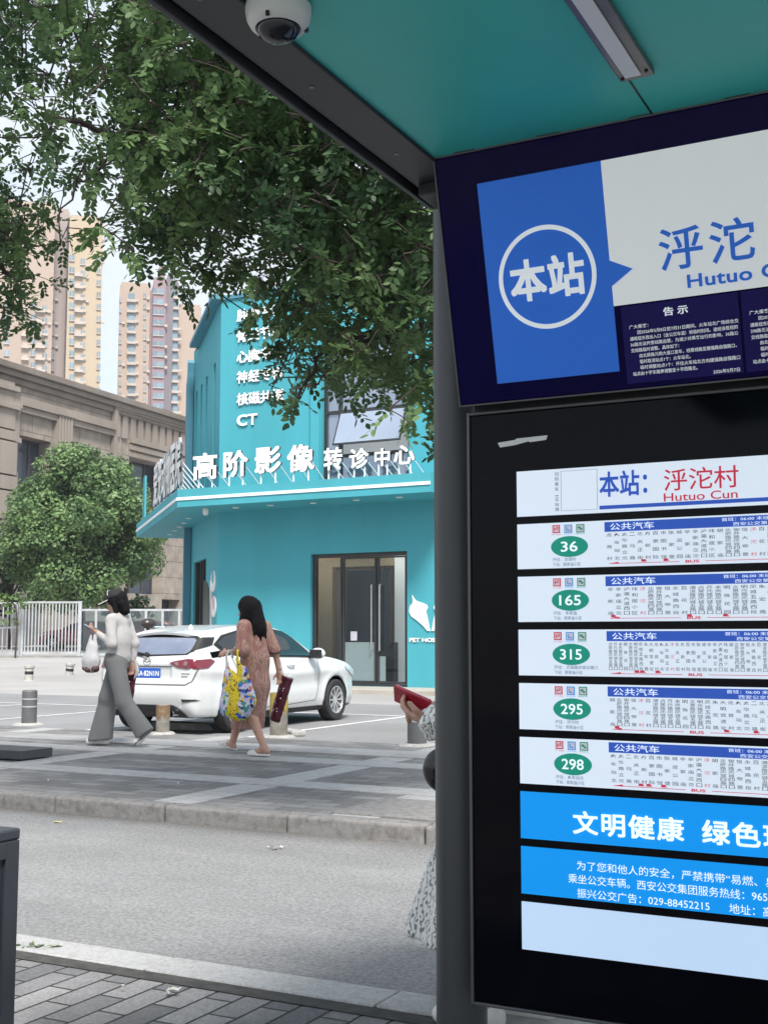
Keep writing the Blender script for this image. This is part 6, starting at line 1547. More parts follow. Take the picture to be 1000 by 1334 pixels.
# ---------------------------------------------------------------- first woman: white knit top, grey wide trousers, cap, phone
g1 = at_z(150, 971, ZG)
P1 = thing('person', 'woman in black cap, white knit top and wide grey trousers walking while reading a phone', 'person', (g1[0], g1[1], ZG), PDIR)
hc = vec(.03, 0, 1.545); fdir1 = vec(.90, .10, -.38); up1 = vec(.42, 0, .9)
S = SDF((-.62, -.42, -.02), (.55, .42, 1.75), .009)
shL, elL, wrL = vec(.01, .15, 1.345), vec(-.04, .205, 1.085), vec(.165, .14, 1.205)
shR, elR, wrR = vec(-.03, -.15, 1.345), vec(-.10, -.205, 1.09), vec(-.085, -.20, .865)
S.cone(vec(.0, 0, .92), vec(-.01, 0, 1.10), .095, .085, .05); S.cone(vec(-.01, 0, 1.08), vec(0, 0, 1.26), .082, .088, .05); S.cone(shL * .8 + shR * .2, shR * .8 + shL * .2, .042, .042, .05)
S.cone(vec(.0, 0, 1.33), vec(.025, 0, 1.48), .050, .046, .03)
ff, fs_, fu = head(S, hc, fdir1, up1)
S.cone(shL, elL, .042, .036, .02); S.cone(elL, wrL, .035, .025, .02); S.cone(shR, elR, .042, .036, .02); S.cone(elR, wrR, .035, .025, .02)
hdL = vec(.90, -.25, .40); hand(S, wrL, hdL, vec(.35, .3, -.9), vec(0, .4, 1), (.55, .55, .4))
hand(S, wrR, vec(.05, .02, -1), vec(0, -1, .0), vec(1, 0, 0), (.7, .8, .6))
kL, aL = vec(.135, -.085, .49), vec(.19, -.095, .085); kR, aR = vec(-.14, .09, .47), vec(-.42, .095, .165)
for hip, kk, an in ((vec(.0, -.085, .90), kL, aL), (vec(.0, .085, .90), kR, aR)): S.cone(hip, kk, .078, .055, .03); S.cone(kk, an, .052, .034, .02)
S.cone(aL, vec(.28, -.10, .03), .032, .024, .02); S.cone(aR, vec(-.33, .095, .045), .032, .024, .02)
body1 = finish('body', S, M_skin, P1, 1); face_bits(hc, ff, fs_, fu, P1)
# trousers, wide and long
S = SDF((-.62, -.36, .02), (.42, .36, 1.06), .010)
S.cone(vec(0, 0, .98), vec(0, 0, .90), .118, .128, .05)
S.cone(vec(.01, -.07, .90), kL + vec(0, 0, .02), .105, .100, .05); S.cone(kL, vec(.225, -.095, .04), .098, .142, .04, flat=((0, 1, 0), .72))
S.cone(vec(-.01, .07, .90), kR, .108, .090, .05); S.cone(kR, vec(-.40, .095, .13), .090, .108, .04, flat=((0, 1, 0), .78))
S.cut(vec(0, 0, .985), (0, 0, 1)); S.cut(vec(.2, 0, .045), (-.10, 0, -1))
axR = (vec(-.40, .095, .13) - kR); axR /= np.linalg.norm(axR)
w_ = S._win(vec(-.62, -.36, .02), vec(-.2, .36, .5)); S.D[w_[0]] = np.maximum(S.D[w_[0]], ((w_[1] - vec(-.40, .095, .13)) @ axR).astype(np.float32))
finish('trousers', S, M_trou, P1, 2, (.006, 14, 3, (1, 1, .35)))
# knit top with long sleeves
S = SDF((-.36, -.42, .84), (.34, .42, 1.48), .009)
S.cone(vec(-.02, 0, .95), vec(-.02, 0, 1.15), .140, .130, .05, flat=((1, 0, 0), .86)); S.cone(vec(-.02, 0, 1.12), vec(-.005, 0, 1.28), .130, .120, .05, flat=((1, 0, 0), .9)); S.cone(shL * .86 + shR * .14, shR * .86 + shL * .14, .064, .064, .06)
S.cone(vec(.0, 0, 1.36), vec(.01, 0, 1.42), .068, .056, .03)
for a, e, w in ((shL, elL, wrL), (shR, elR, wrR)): S.cone(a, e, .060, .053, .03); S.cone(e, w - (w - e) * .10, .052, .036, .03)
S.cut(vec(0, 0, .895), (.12, 0, -1)); S.ell(vec(.02, 0, 1.46), vec(.06, .06, .045), .01, sub=True)
finish('knit_top', S, M_knit, P1, 2, (.009, 19, 5, (1, 1, .7)))
q = MB(); q.tube([(-.12, -.20, .90), (-.14, -.21, .78), (-.11, -.2, .70)], [.02, .024, .004], 8); q.build('top_hem_tie', M_knit, P1, smooth=True)
# hair: chin length bob, and cap with brim
S = SDF((-.20, -.18, 1.34), (.26, .18, 1.74), .008)
A_ = np.stack([ff, fs_, fu], 1)
S.ell(hc + fu * .025 - ff * .012, vec(.112, .094, .112), .02, rot=A_); S.cone(hc - ff * .045 + fu * .0, hc - ff * .055 - fu * .125, .082, .060, .03)
for q_ in (1, -1): S.cone(hc + fs_ * .066 * q_ + fu * .02, hc + fs_ * .070 * q_ - fu * .12 + ff * .01, .036, .026, .02)
S.ell(hc + ff * .115 - fu * .045, vec(.085, .066, .095), .015, rot=A_, sub=True)
for k in range(11):
    a_ = -1.2 + 2.4 * k / 10; q0 = hc - ff * (.055 + .035 * math.cos(a_)) + fs_ * .075 * math.sin(a_); rg_ = random.Random(k + 40)
    S.cone(q0 - fu * .06, q0 - fu * (.155 + rg_.uniform(-.02, .03)) + fs_ * rg_.uniform(-.01, .01), .026, .009, .012)
finish('hair', S, M_hair, P1, 1, (.006, 36, 2, (1, 1, .3)))
S = SDF((-.16, -.18, 1.45), (.32, .18, 1.76), .007)
S.ell(hc + fu * .045 + ff * .004, vec(.120, .104, .092), .01, rot=A_); S.cut(hc + fu * .035, -fu + ff * .08)
S.ell(hc + ff * .150 + fu * .036, vec(.088, .078, .0065), .012, rot=A_)
S.cone(hc + fu * .136, hc + fu * .140, .010, .008, .004)
finish('cap', S, M_capb, P1, 1)
q = MB(); n_ = 10
for k in range(n_):
    a0, a1 = math.pi * (.10 + .55 * k / n_), math.pi * (.10 + .55 * (k + 1) / n_)
    p_ = [hc + fu * (.045 + .094 * math.sin(a)) + fs_ * .104 * math.cos(a) * 1.01 + ff * .03 for a in (a0, a1)]; q.bar(Vector(p_[0]), Vector(p_[1]), .004, .012)
q.bar(Vector(hc + fs_ * .09 + fu * .03 + ff * .05), Vector(hc + fs_ * .075 + fu * .028 + ff * .17), .008, .008); q.build('cap_piping', M_white, P1)
for heel, toe, up_v in ((vec(.12, -.095, .0), vec(.395, -.10, .0), vec(0, 0, 1)), (vec(-.475, .095, .17), vec(-.29, .095, .0), vec(.55, 0, .8))):
    S = SDF(np.minimum(heel, toe) - .12, np.maximum(heel, toe) + .14, .007); shoe(S, heel, toe, up_v, .047, .06)
    sh_ = finish('shoe', S, M_shoe, P1, 1)
    d = (toe - heel); L = np.linalg.norm(d); d /= L; u = up_v / np.linalg.norm(up_v); sd = np.cross(u, d)
    S = SDF(np.minimum(heel, toe) - .12, np.maximum(heel, toe) + .12, .007)
    S.cone(heel + d * .045 + u * .018, toe - d * .05 + u * .018, .048, .050, .01, flat=(u, .42)); finish('sole', S, M_shoe if heel[0] > 0 else M_sole, sh_, 1)
MW1 = Matrix.Translation(Vector((g1[0], g1[1], ZG))) @ Matrix.Rotation(PDIR, 4, 'Z')
def held(nm, label, cat, MW, at):
    T = thing(nm, label, cat); T.matrix_world = MW @ Matrix.Translation(Vector(at)); return T
ph = held('phone', 'pale phone held up in the hand of the woman in the cap', 'phone', MW1, wrL + hdL / np.linalg.norm(hdL) * .10 + vec(.0, 0, .02))
q = MB(); q.box(-.072, .072, -.036, .036, -.005, .005, Matrix.Rotation(R(-25), 4, 'Y')); q.build('phone_body', mat('pink_phone', (0.6, 0.5, 0.5), rough=.3, var=.05), ph, bevel=.004); q = MB(); q.box(-.068, .068, -.032, .032, .0052, .0066, Matrix.Rotation(R(-25), 4, 'Y')); q.build('screen', M_phone, ph)
# white carrier bag hanging from the phone wrist
M_plast = mat('white_carrier_plastic', (0.72, 0.71, 0.72), rough=0.35, var=0.05, scale=10, transl=.35); M_fruit = mat('dark_contents', (0.10, 0.05, 0.05), rough=.6, var=.6, scale=18)
bg = held('carrier_bag', 'white plastic carrier bag with dark contents hanging from the phone wrist', 'bag', MW1, wrL + vec(.045, .02, -.02))
S = SDF((-.2, -.15, -.42), (.2, .15, .05), .008); S.cone(vec(0, 0, -.13), vec(.01, 0, -.28), .055, .095, .05, flat=((0, 1, 0), .6)); S.cone(vec(.01, 0, -.28), vec(.01, 0, -.33), .095, .085, .04, flat=((0, 1, 0), .7)); S.cone(vec(-.02, 0, -.01), vec(-.035, 0, -.15), .012, .035, .02, flat=((0, 1, 0), .5)); S.cone(vec(.02, 0, -.01), vec(.045, 0, -.15), .012, .035, .02, flat=((0, 1, 0), .5))
finish('bag_body', S, M_plast, bg, 1, (.007, 24, 8, (1, 1, .5)))
S = SDF((-.2, -.15, -.44), (.2, .15, -.2), .008)
for x, y, z, r_ in ((-.05, .02, -.365, .045), (.03, .03, -.37, .042), (.075, .0, -.355, .04), (.0, -.03, -.37, .04)): S.ell(vec(x, y, z), vec(r_, r_, r_ * .9), .01)
finish('contents', S, M_fruit, bg, 1)
M_burg = mat('burgundy_plastic', (0.075, 0.010, 0.022), rough=0.32, var=0.5, scale=16, spec=.5)
def burgundy_roll(label, MW, a, b, r):
    a, b = vec(*a), vec(*b); T = held('wrapped_roll', label, 'package', MW, a); b = b - a; a = a * 0
    ax = (b - a) / np.linalg.norm(b - a)
    S = SDF(np.minimum(a, b) - .16, np.maximum(a, b) + .16, .008); S.cone(a, b, r, r * .94, .02, flat=((.3, 1, 0), .62)); S.cut(a - ax * .02, -ax); S.cut(b + ax * .03, ax); finish('roll_body', S, M_burg, T, 1, (.006, 26, 4))
    S = SDF(a - .16, a + .16, .008); S.ell(a - ax * .02, vec(r * .8, r * .5, .035), .01); finish('white_flowers', S, M_white, T, 1, (.010, 60, 4))
    q = MB(); rg = random.Random(4); side = np.cross(ax, vec(.3, 1, 0)); side /= np.linalg.norm(side); oy = np.cross(side, ax)
    for k in range(14):
        t = rg.uniform(.1, .9); w = rg.uniform(-.6, .6) * r; p_ = a + (b - a) * t + side * w; nn = oy if oy[1] > 0 else -oy; q.lathe([(rg.uniform(.004, .008), r * .58), (0.002, r * .66)], 7, Matrix.Translation(Vector(p_)) @ Vector((0, 0, 1)).rotation_difference(Vector(nn)).to_matrix().to_4x4())
    q.build('pale_spot', M_piconbg, T)
    return T
burgundy_roll('burgundy wrapped roll in the lowered hand of the woman in the cap', MW1, (-.06, -.25, .86), (-.01, -.25, .47), .075)
# ---------------------------------------------------------------- second woman: patterned dress, long black hair, tote
def dress_mat():
    m = mat('brown_floral_dress', (0.28, 0.15, 0.125), rough=0.85, var=0.35, scale=4, bump=.15, bscale=80)
    t = m.node_tree; b = t.nodes['Principled BSDF']; c0_ = b.inputs['Base Color'].links[0].from_socket
    tcn = t.nodes.new('ShaderNodeTexCoord'); mpn = t.nodes.new('ShaderNodeMapping'); mpn.inputs['Scale'].default_value = (1, 1, .55); t.links.new(tcn.outputs['Object'], mpn.inputs[0])
    wv = t.nodes.new('ShaderNodeTexNoise'); wv.inputs['Scale'].default_value = 8; wv.inputs['Distortion'].default_value = 2.2; wv.inputs['Detail'].default_value = 3; t.links.new(mpn.outputs[0], wv.inputs[0])
    rp = t.nodes.new('ShaderNodeValToRGB'); e = rp.color_ramp.elements; e[0].position = .0; e[0].color = (.08, .035, .03, 1); e[1].position = .37; e[1].color = (.30, .13, .115, 1)
    for p_, c_ in ((.44, (.29, .155, .125, 1)), (.50, (.45, .31, .26, 1)), (.54, (.24, .11, .095, 1)), (.60, (.44, .27, .18, 1)), (.66, (.10, .09, .06, 1)), (.74, (.30, .11, .09, 1))): q = e.new(p_); q.color = c_
    t.links.new(wv.outputs[0], rp.inputs[0]); mx_ = t.nodes.new('ShaderNodeMixRGB'); mx_.inputs[0].default_value = .8; t.links.new(c0_, mx_.inputs[1]); t.links.new(rp.outputs[0], mx_.inputs[2]); t.links.new(mx_.outputs[0], b.inputs['Base Color']); return m
M_dress = dress_mat()
g2 = at_z(327, 983, ZG)
P2 = thing('person', 'long haired woman in a brown floral dress and white mules, walking with a tote', 'person', (g2[0], g2[1], ZG), PDIR2)
P2.scale = (.93, .93, .93)
MW2 = Matrix.Translation(Vector((g2[0], g2[1], ZG))) @ Matrix.Rotation(PDIR2, 4, 'Z') @ Matrix.Scale(.93, 4)
hc = vec(.045, .02, 1.545); fd2 = vec(.93, .25, -.22); up2 = vec(.22, 0, .97)
S = SDF((-.45, -.46, -.02), (.52, .42, 1.74), .009)
shL, elL, wrL = vec(.03, .15, 1.36), vec(-.01, .205, 1.11), vec(.20, .18, 1.075)
shR, elR, wrR = vec(-.06, -.15, 1.36), vec(-.16, -.215, 1.08), vec(-.185, -.25, .875)
S.cone(vec(.0, 0, .92), vec(-.01, 0, 1.10), .10, .09, .05); S.cone(vec(-.01, 0, 1.08), vec(0, 0, 1.26), .085, .09, .05); S.cone(shL * .8 + shR * .2, shR * .8 + shL * .2, .042, .042, .05); S.cone(vec(.0, 0, 1.34), vec(.03, .01, 1.48), .05, .046, .03)
ff, fs_, fu = head(S, hc, fd2, up2)
S.cone(shL, elL, .046, .040, .02); S.cone(elL, wrL, .039, .027, .02); S.cone(shR, elR, .046, .040, .02); S.cone(elR, wrR, .038, .026, .02)
hdL = vec(.98, .0, -.10); hand(S, wrL, hdL, vec(-.1, .95, .35), vec(0, 0, 1), (.6, .7, .6)); hand(S, wrR, vec(-.12, -.05, -1), vec(.2, -1, 0), vec(1, 0, 0), (.45, .6, .5))
kL, aL, kR, aR = vec(.20, -.085, .49), vec(.30, -.09, .085), vec(.0, .085, .49), vec(-.225, .09, .085)
for hip, kk, an in ((vec(.0, -.085, .90), kL, aL), (vec(.0, .085, .90), kR, aR)):
    S.cone(hip, kk, .08, .056, .03); m_ = kk * .68 + an * .32; S.cone(kk, m_ + vec(-.012, 0, 0), .052, .056, .02); S.cone(m_ + vec(-.012, 0, 0), an, .054, .034, .02)
S.cone(aL, vec(.365, -.095, .085), .034, .028, .02); S.cone(vec(.365, -.095, .085), vec(.465, -.10, .105), .030, .018, .02); S.cone(aL, aL + vec(-.03, 0, -.035), .034, .03, .02)
S.cone(aR, vec(-.16, .09, .05), .034, .030, .02); S.cone(vec(-.16, .09, .05), vec(-.04, .09, .025), .030, .018, .02); S.cone(aR, aR + vec(-.035, 0, -.035), .034, .03, .02)
finish('body', S, M_skin, P2, 1); face_bits(hc, ff, fs_, fu, P2)
S = SDF((-.42, -.42, .2), (.42, .42, 1.50), .010)
S.cone(shL * .88 + shR * .12, shR * .88 + shL * .12, .066, .066, .06); S.cone(vec(-.01, 0, 1.26), vec(-.03, 0, 1.0), .130, .148, .06); S.cone(vec(-.03, 0, 1.02), vec(-.02, 0, .72), .148, .190, .06, flat=((1, 0, 0), .9)); S.cone(vec(-.02, 0, .72), vec(.04, 0, .30), .186, .190, .05, flat=((0, 1, 0), .8)); S.cone(vec(.0, 0, 1.36), vec(.015, 0, 1.42), .07, .058, .03)
S.cone(shL, elL + (shL - elL) * .02, .066, .072, .04); S.cone(elL, elL + (wrL - elL) * .28, .070, .060, .03); S.cone(shR, elR + (shR - elR) * .10, .066, .066, .04)
S.cut(vec(0, 0, .265), (.02, 0, -1)); S.ell(vec(.03, 0, 1.46), vec(.06, .06, .045), .01, sub=True)
axr = (elR - shR) / np.linalg.norm(elR - shR)
finish('dress', S, M_dress, P2, 2, (.014, 12, 9, (1.3, 1.3, .3)))
q = MB(); q.tube([tuple(elR + axr * -.01 + .075 * (math.cos(a) * vec(.95, 0, .1) + math.sin(a) * vec(0, .95, -.25))) for a in np.linspace(0, 6.28, 18)], .006, 6); q.build('sleeve_piping', M_black, P2, smooth=True)
S = SDF((-.26, -.24, 1.02), (.24, .26, 1.74), .008); A_ = np.stack([ff, fs_, fu], 1)
S.ell(hc + fu * .028 - ff * .012, vec(.118, .102, .116), .02, rot=A_); S.cone(hc - ff * .05, vec(-.085, .01, 1.33), .098, .092, .04); S.cone(vec(-.085, .01, 1.37), vec(-.105, .02, 1.28), .088, .055, .03, flat=((1, 0, 0), .7))
S.cone(hc + fs_ * .07, vec(.055, .115, 1.36), .045, .042, .03); S.cone(vec(.055, .115, 1.37), vec(.10, .125, 1.20), .042, .014, .03); S.cone(hc - fs_ * .06 - ff * .02, vec(-.05, -.09, 1.36), .045, .04, .03)
S.ell(hc + ff * .125 - fu * .04, vec(.078, .066, .105), .015, rot=A_, sub=True)
for k in range(13):      # loose wavy locks at the ends
    a_ = -1.0 + 2.0 * k / 12; x0_ = -.075 - .05 * math.cos(a_ * 1.5); y0_ = .085 * a_; rg_ = random.Random(k)
    S.cone(vec(x0_, y0_, 1.38), vec(x0_ - .012 + rg_.uniform(-.02, .02), y0_ * 1.2 + rg_.uniform(-.02, .02), 1.25 + rg_.uniform(-.06, .05)), .030, .009, .012)
finish('hair', S, M_hair, P2, 1, (.008, 34, 12, (1.2, 1.2, .4)))
for heel, toe, up_v in ((vec(.23, -.09, .02), vec(.48, -.10, .085), vec(-.24, 0, 1)), (vec(-.295, .09, .0), vec(-.015, .09, .0), vec(0, 0, 1))):
    d = (toe - heel); L = np.linalg.norm(d); d /= L; u = up_v / np.linalg.norm(up_v)
    S = SDF(np.minimum(heel, toe) - .1, np.maximum(heel, toe) + .12, .006); S.cone(heel + d * .04 + u * .012, toe - d * .045 + u * .012, .036, .040, .01, flat=(u, .35)); S.ell(toe - d * .075 + u * .028, vec(.075, .043, .034), .015, rot=np.stack([d, np.cross(u, d), u], 1))
    finish('shoe', S, M_shoe, P2, 1)
q = MB(); q.tube([tuple(wrR + .028 * (math.cos(a) * vec(1, 0, -.1) + math.sin(a) * vec(0, 1, 0)) + vec(0, 0, .02)) for a in np.linspace(0, 6.28, 14)], .004, 6); q.build('wristband', M_black, P2, smooth=True)
ph = held('phone', 'black phone held level in front of the woman in the floral dress', 'phone', MW2, wrL + hdL * .145 + vec(0, -.015, .0))
q = MB(); T_ = Matrix.Rotation(R(8), 4, 'Y') @ Matrix.Rotation(R(62), 4, 'X'); q.box(-.075, .075, -.037, .037, -.0045, .0045, T_); q.build('phone_body', M_phone, ph, bevel=.003)
q = MB(); q.box(-.07, .07, -.033, .033, .0047, .0056, T_); q.build('screen', mat('phone_screen', (0.02, 0.025, 0.03), rough=.06, var=.1), ph)
# tote: gathered bag with flowers and a yellow stripe
def tote_mat():
    m = bpy.data.materials.new('floral_tote'); m.use_nodes = True; t = m.node_tree; b = t.nodes['Principled BSDF']; b.inputs['Roughness'].default_value = .55
    tcn = t.nodes.new('ShaderNodeTexCoord'); nn = t.nodes.new('ShaderNodeTexNoise'); nn.inputs['Scale'].default_value = 9; t.links.new(tcn.outputs['Object'], nn.inputs[0])
    ad = t.nodes.new('ShaderNodeMixRGB'); ad.inputs[0].default_value = .14; t.links.new(tcn.outputs['Object'], ad.inputs[1]); t.links.new(nn.outputs['Color'], ad.inputs[2])
    vo = t.nodes.new('ShaderNodeTexVoronoi'); vo.inputs['Scale'].default_value = 30; t.links.new(ad.outputs[0], vo.inputs['Vector'])
    sp = t.nodes.new('ShaderNodeSeparateColor'); t.links.new(vo.outputs['Color'], sp.inputs[0])
    rp = t.nodes.new('ShaderNodeValToRGB'); rp.color_ramp.interpolation = 'CONSTANT'; e = rp.color_ramp.elements; e[0].color = (.50, .46, .68, 1); e[1].position = .22; e[1].color = (.03, .10, .50, 1)
    for p_, c_ in ((.34, (.62, .60, .70, 1)), (.50, (.05, .26, .24, 1)), (.60, (.40, .50, .10, 1)), (.70, (.70, .50, .02, 1)), (.80, (.55, .12, .10, 1)), (.86, (.02, .03, .03, 1)), (.92, (.25, .45, .60, 1))): q = e.new(p_); q.color = c_
    t.links.new(sp.outputs[0], rp.inputs[0])
    sx = t.nodes.new('ShaderNodeSeparateXYZ'); t.links.new(ad.outputs[0], sx.inputs[0])
    # a broad yellow band with black flecks down the middle
    mr = t.nodes.new('ShaderNodeMapRange'); mr.interpolation_type = 'SMOOTHSTEP'; mr.inputs[1].default_value = .055; mr.inputs[2].default_value = .062; mr.inputs[3].default_value = 1; mr.inputs[4].default_value = 0
    ab = t.nodes.new('ShaderNodeMath'); ab.operation = 'SUBTRACT'; ab.inputs[1].default_value = .055; t.links.new(sx.outputs[0], ab.inputs[0]); a2 = t.nodes.new('ShaderNodeMath'); a2.operation = 'ABSOLUTE'; t.links.new(ab.outputs[0], a2.inputs[0]); t.links.new(a2.outputs[0], mr.inputs[0])
    n2 = t.nodes.new('ShaderNodeTexNoise'); n2.inputs['Scale'].default_value = 26; n2.inputs['Distortion'].default_value = 2; t.links.new(tcn.outputs['Object'], n2.inputs[0])
    r2 = t.nodes.new('ShaderNodeValToRGB'); r2.color_ramp.interpolation = 'CONSTANT'; r2.color_ramp.elements[0].color = (.74, .54, .01, 1); r2.color_ramp.elements[1].position = .60; r2.color_ramp.elements[1].color = (.03, .03, .02, 1); t.links.new(n2.outputs[0], r2.inputs[0])
    mx_ = t.nodes.new('ShaderNodeMixRGB'); t.links.new(mr.outputs[0], mx_.inputs[0]); t.links.new(rp.outputs[0], mx_.inputs[1]); t.links.new(r2.outputs[0], mx_.inputs[2]); t.links.new(mx_.outputs[0], b.inputs['Base Color']); return m
M_tote = tote_mat()
tt = held('tote_bag', 'yellow and purple floral tote hanging from the forearm of the woman in the dress', 'bag', MW2, vec(.02, .27, 1.07))
S = SDF((-.34, -.16, -.74), (.34, .2, .02), .009)
S.cone(vec(-.02, .02, -.36), vec(-.05, .02, -.55), .115, .150, .06, flat=((0, 1, 0), .55)); S.cone(vec(.06, .02, -.24), vec(.09, .02, -.56), .07, .10, .05, flat=((0, 1, 0), .6)); S.cone(vec(-.10, .02, -.16), vec(-.17, .02, -.48), .04, .09, .05, flat=((0, 1, 0), .6))
S.cone(vec(.10, .02, -.10), vec(.10, .02, -.32), .02, .05, .04, flat=((0, 1, 0), .5)); S.cone(vec(-.02, .02, -.05), vec(-.08, .02, -.24), .02, .05, .03, flat=((0, 1, 0), .5))
finish('bag_body', S, M_tote, tt, 1, (.010, 18, 6, (1, 1, .4)))
q = MB(); q.tube([(.10, .03, -.16), (.105, .035, -.02), (.10, .0, .035), (.095, -.05, .02), (.09, -.065, -.05)], .011, 8); q.build('strap', M_plast, tt, smooth=True)
q = MB(); q.tube([(-.04, .04, -.1), (-.03, .03, .02), (-.02, -.01, .055), (-.02, -.06, .03)], .012, 8); q.build('strap', M_tote, tt, smooth=True)
burgundy_roll('burgundy wrapped roll with white flower top held against the yellow bollard', MW2, (-.27, -.28, .80), (-.13, -.27, .37), .082)
# ---------------------------------------------------------------- third person behind the shelter post
def lace_mat():
    m = mat('white_black_print', (0.74, 0.73, 0.70), rough=0.8, var=0.05, scale=8); t = m.node_tree; b = t.nodes['Principled BSDF']; c0_ = b.inputs['Base Color'].links[0].from_socket
    tcn = t.nodes.new('ShaderNodeTexCoord'); mpn = t.nodes.new('ShaderNodeMapping'); mpn.inputs['Scale'].default_value = (1, 1, .8); t.links.new(tcn.outputs['Object'], mpn.inputs[0])
    wv = t.nodes.new('ShaderNodeTexWave'); wv.wave_type = 'BANDS'; wv.bands_direction = 'X'; wv.inputs['Scale'].default_value = 13; wv.inputs['Distortion'].default_value = 7.5; wv.inputs['Detail'].default_value = 1.0; wv.inputs['Detail Scale'].default_value = 4.2; t.links.new(mpn.outputs[0], wv.inputs[0])
    rp = t.nodes.new('ShaderNodeValToRGB'); rp.color_ramp.elements[0].position = .14; rp.color_ramp.elements[0].color = (.28, .28, .27, 1); rp.color_ramp.elements[1].position = .24; rp.color_ramp.elements[1].color = (1, 1, 1, 1); t.links.new(wv.outputs[0], rp.inputs[0])
    mx_ = t.nodes.new('ShaderNodeMixRGB'); mx_.blend_type = 'MULTIPLY'; mx_.inputs[0].default_value = 1; t.links.new(c0_, mx_.inputs[1]); t.links.new(rp.outputs[0], mx_.inputs[2]); t.links.new(mx_.outputs[0], b.inputs['Base Color']); return m
M_lace = lace_mat()
g3 = at_d(662, 830, 4.1); D3 = R(180)
P3 = thing('person', 'person in white black printed dress holding a red phone, half hidden behind the post', 'person', (g3[0], g3[1], 0.004), D3)
MW3 = Matrix.Translation(Vector((g3[0], g3[1], 0.004))) @ Matrix.Rotation(D3, 4, 'Z')
S = SDF((-.30, -.36, -.01), (.50, .36, 1.64), .0068)
hc = vec(.03, 0, 1.46); shL, elL, wrL = vec(0, .165, 1.27), vec(.03, .20, 1.02), vec(.225, .115, .985); shR, elR, wrR = vec(0, -.165, 1.27), vec(.03, -.20, 1.02), vec(.25, -.02, 1.03)
S.cone(vec(0, 0, .86), vec(0, 0, 1.04), .105, .095, .05); S.cone(vec(0, 0, 1.02), vec(0, 0, 1.21), .10, .112, .05); S.cone(shL * .8 + shR * .2, shR * .8 + shL * .2, .053, .053, .05); S.cone(vec(0, 0, 1.26), vec(.02, 0, 1.40), .05, .045, .03)
ff, fs_, fu = head(S, hc, vec(.92, 0, -.38), vec(.38, 0, .92))
S.cone(shL, elL, .043, .037, .02); S.cone(elL, wrL, .036, .027, .02); S.cone(shR, elR, .043, .037, .02); S.cone(elR, wrR, .036, .027, .02)
dL = vec(.90, -.12, .22); hand(S, wrL, dL, vec(.15, .30, -1), vec(0, 1, .35), (.50, .62, .55), sc=1.06)
hand(S, wrR, vec(.92, .30, .05), vec(-.1, -.3, .95), vec(-.2, 1, .2), (.5, .8, .6))
for y in (.085, -.085):
    x_ = .06 if y > 0 else -.06
    S.cone(vec(0, y, .84), vec(x_ * .6, y, .46), .078, .053, .03); S.cone(vec(x_ * .6, y, .46), vec(x_, y, .08), .05, .034, .02); S.cone(vec(x_, y, .08), vec(x_ + .10, y, .03), .033, .025, .02)
finish('body', S, M_skin, P3, 1); face_bits(hc, ff, fs_, fu, P3)
S = SDF((-.48, -.40, .2), (.48, .40, 1.38), .010)
S.cone(shL * .88 + shR * .12, shR * .88 + shL * .12, .068, .068, .06); S.cone(vec(0, 0, 1.18), vec(0, 0, .98), .135, .118, .06); S.cone(vec(0, 0, .98), vec(.015, 0, .80), .120, .170, .06); S.cone(vec(.015, 0, .80), vec(.04, 0, .22), .170, .345, .05, flat=((0, 1, 0), .85))
for a, e, w in ((shL, elL, wrL), (shR, elR, wrR)): S.cone(a, e, .066, .060, .03); S.cone(e, w - (w - e) * .22, .060, .052, .03)
S.cut(vec(0, 0, .265), (.06, 0, -1)); V_, F_ = S.mesh(2)
ang = np.arctan2(V_[:, 1], V_[:, 0] - .03); fold = np.clip((.85 - V_[:, 2]) / .6, 0, 1) * (V_[:, 2] < .85); rr_ = np.hypot(V_[:, 1], V_[:, 0] - .03)
k_ = 1 + fold * .055 * np.sin(ang * 13 + .7 * np.sin(V_[:, 2] * 4)); V_[:, 0] = .03 + (V_[:, 0] - .03) * k_; V_[:, 1] *= k_
mesh_np('dress', wrinkle(V_, F_, .004, 16, 9), F_, M_lace, P3)
q = MB(); n_ = 20
for (w, e) in ((wrL, elL), (wrR, elR)):
    ax = (w - e) / np.linalg.norm(w - e); o1 = np.cross(ax, vec(0, 0, 1)); o1 /= np.linalg.norm(o1); o2 = np.cross(ax, o1)
    P_ = []
    for j, (t, r_) in enumerate(((-.05, .050), (-.015, .062), (.02, .056))):
        for k in range(n_): a = 6.2832 * k / n_; rr2 = r_ * (1 + .10 * math.sin(a * 6 + j)); P_.append(w + ax * t + (o1 * math.cos(a) + o2 * math.sin(a)) * rr2)
    q.add(P_, [(j * n_ + k, j * n_ + (k + 1) % n_, (j + 1) * n_ + (k + 1) % n_, (j + 1) * n_ + k) for j in range(2) for k in range(n_)])
q.build('lace_cuff', M_lace, P3, smooth=True)
S = SDF((-.22, -.2, 1.0), (.24, .2, 1.66), .009); A_ = np.stack([ff, fs_, fu], 1)
S.ell(hc + fu * .028 - ff * .012, vec(.116, .100, .114), .02, rot=A_); S.cone(hc - ff * .05, vec(-.07, 0, 1.16), .09, .06, .04); S.ell(hc + ff * .125 - fu * .04, vec(.08, .068, .105), .015, rot=A_, sub=True)
finish('hair', S, M_hair, P3, 1, (.005, 26, 14, (1.2, 1.2, .35)))
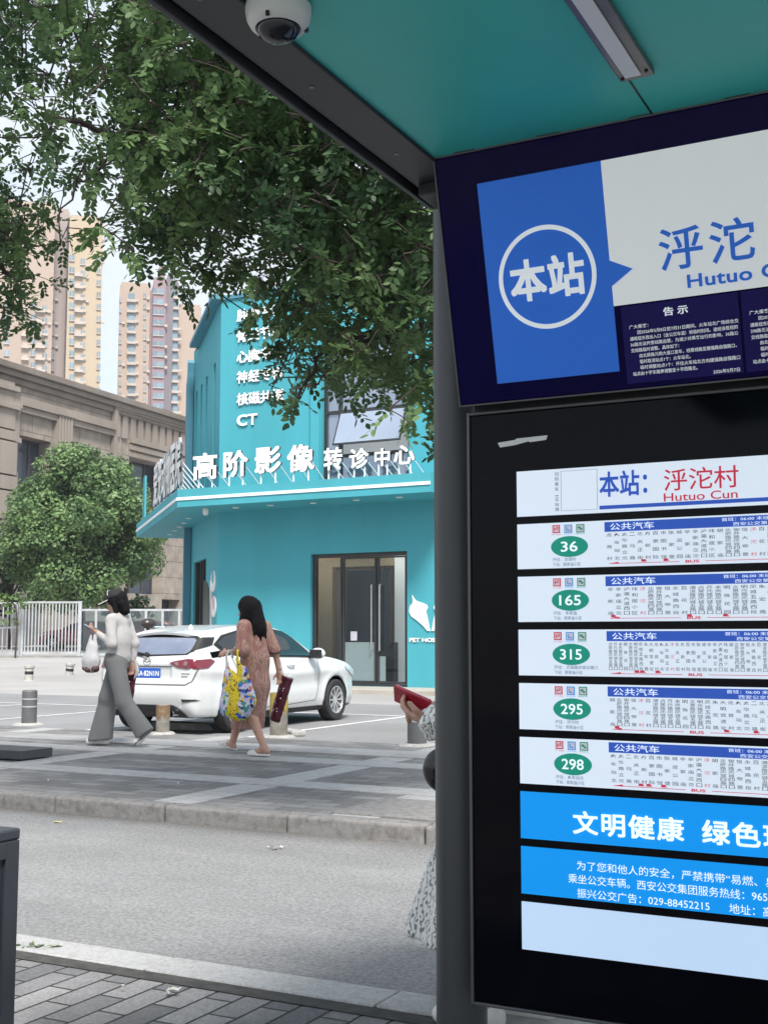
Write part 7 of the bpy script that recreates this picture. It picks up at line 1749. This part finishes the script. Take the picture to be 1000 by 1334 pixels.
for y, x_ in ((.085, .06), (-.085, -.06)):
    heel, toe = vec(x_ - .07, y, .0), vec(x_ + .19, y, .0); S = SDF(heel - .1, toe + .13, .007); shoe(S, heel, toe, vec(0, 0, 1), .044, .055); finish('shoe', S, M_shoe, P3, 1)
# red cased phone tilted in both hands
M_redp = mat('red_phone_case', (0.36, 0.008, 0.03), rough=0.28, var=0.15, scale=12, spec=.5, coat=.3)
pc = wrL + dL / np.linalg.norm(dL) * .095 + vec(.0, -.005, .052)
ph = held('phone', 'red cased phone tilted in the hands beside the round post', 'phone', MW3, pc)
T_ = Matrix.Rotation(R(-20), 4, 'Y') @ Matrix.Rotation(R(52), 4, 'X'); q = MB(); q.box(-.075, .075, -.038, .038, -.008, .005, T_); q.build('phone_case', M_redp, ph, bevel=.004)
q = MB(); q.box(-.071, .071, -.034, .034, .0052, .0075, T_); q.build('screen', mat('pale_phone_screen', (0.30, 0.38, 0.46), rough=.08, var=.1, emit=(.5, .65, .8), estr=.25), ph)
# black shoulder bag at the hip
bg = held('shoulder_bag', 'black shoulder bag at the hip of the person in the white printed dress', 'bag', MW3, vec(.115, .20, .83))
S = SDF((-.2, -.12, -.16), (.2, .12, .22), .008); S.cone(vec(-.06, 0, .02), vec(.04, 0, .01), .085, .075, .03, flat=((0, 1, 0), .45)); finish('bag_body', S, M_phone, bg, 1)
q = MB(); q.tube([(-.07, 0, .09), (-.13, .0, .3), (-.14, -.02, .56)], .008, 6); q.build('strap', M_black, bg, smooth=True)
# ================================================================== AIR
hz = MB().box(-420, 420, -420, 420, -1.0, 200).build('haze', bpy.data.materials.new('haze_air')); hz['kind'] = 'stuff'
m = hz.data.materials[0]; m.use_nodes = True; t = m.node_tree; t.nodes.clear()
o = t.nodes.new('ShaderNodeOutputMaterial'); pv = t.nodes.new('ShaderNodeVolumePrincipled'); pv.inputs['Density'].default_value = 0.00045; pv.inputs['Color'].default_value = (0.9, 0.93, 1.0, 1); pv.inputs['Anisotropy'].default_value = 0.2
t.links.new(pv.outputs[0], o.inputs['Volume'])
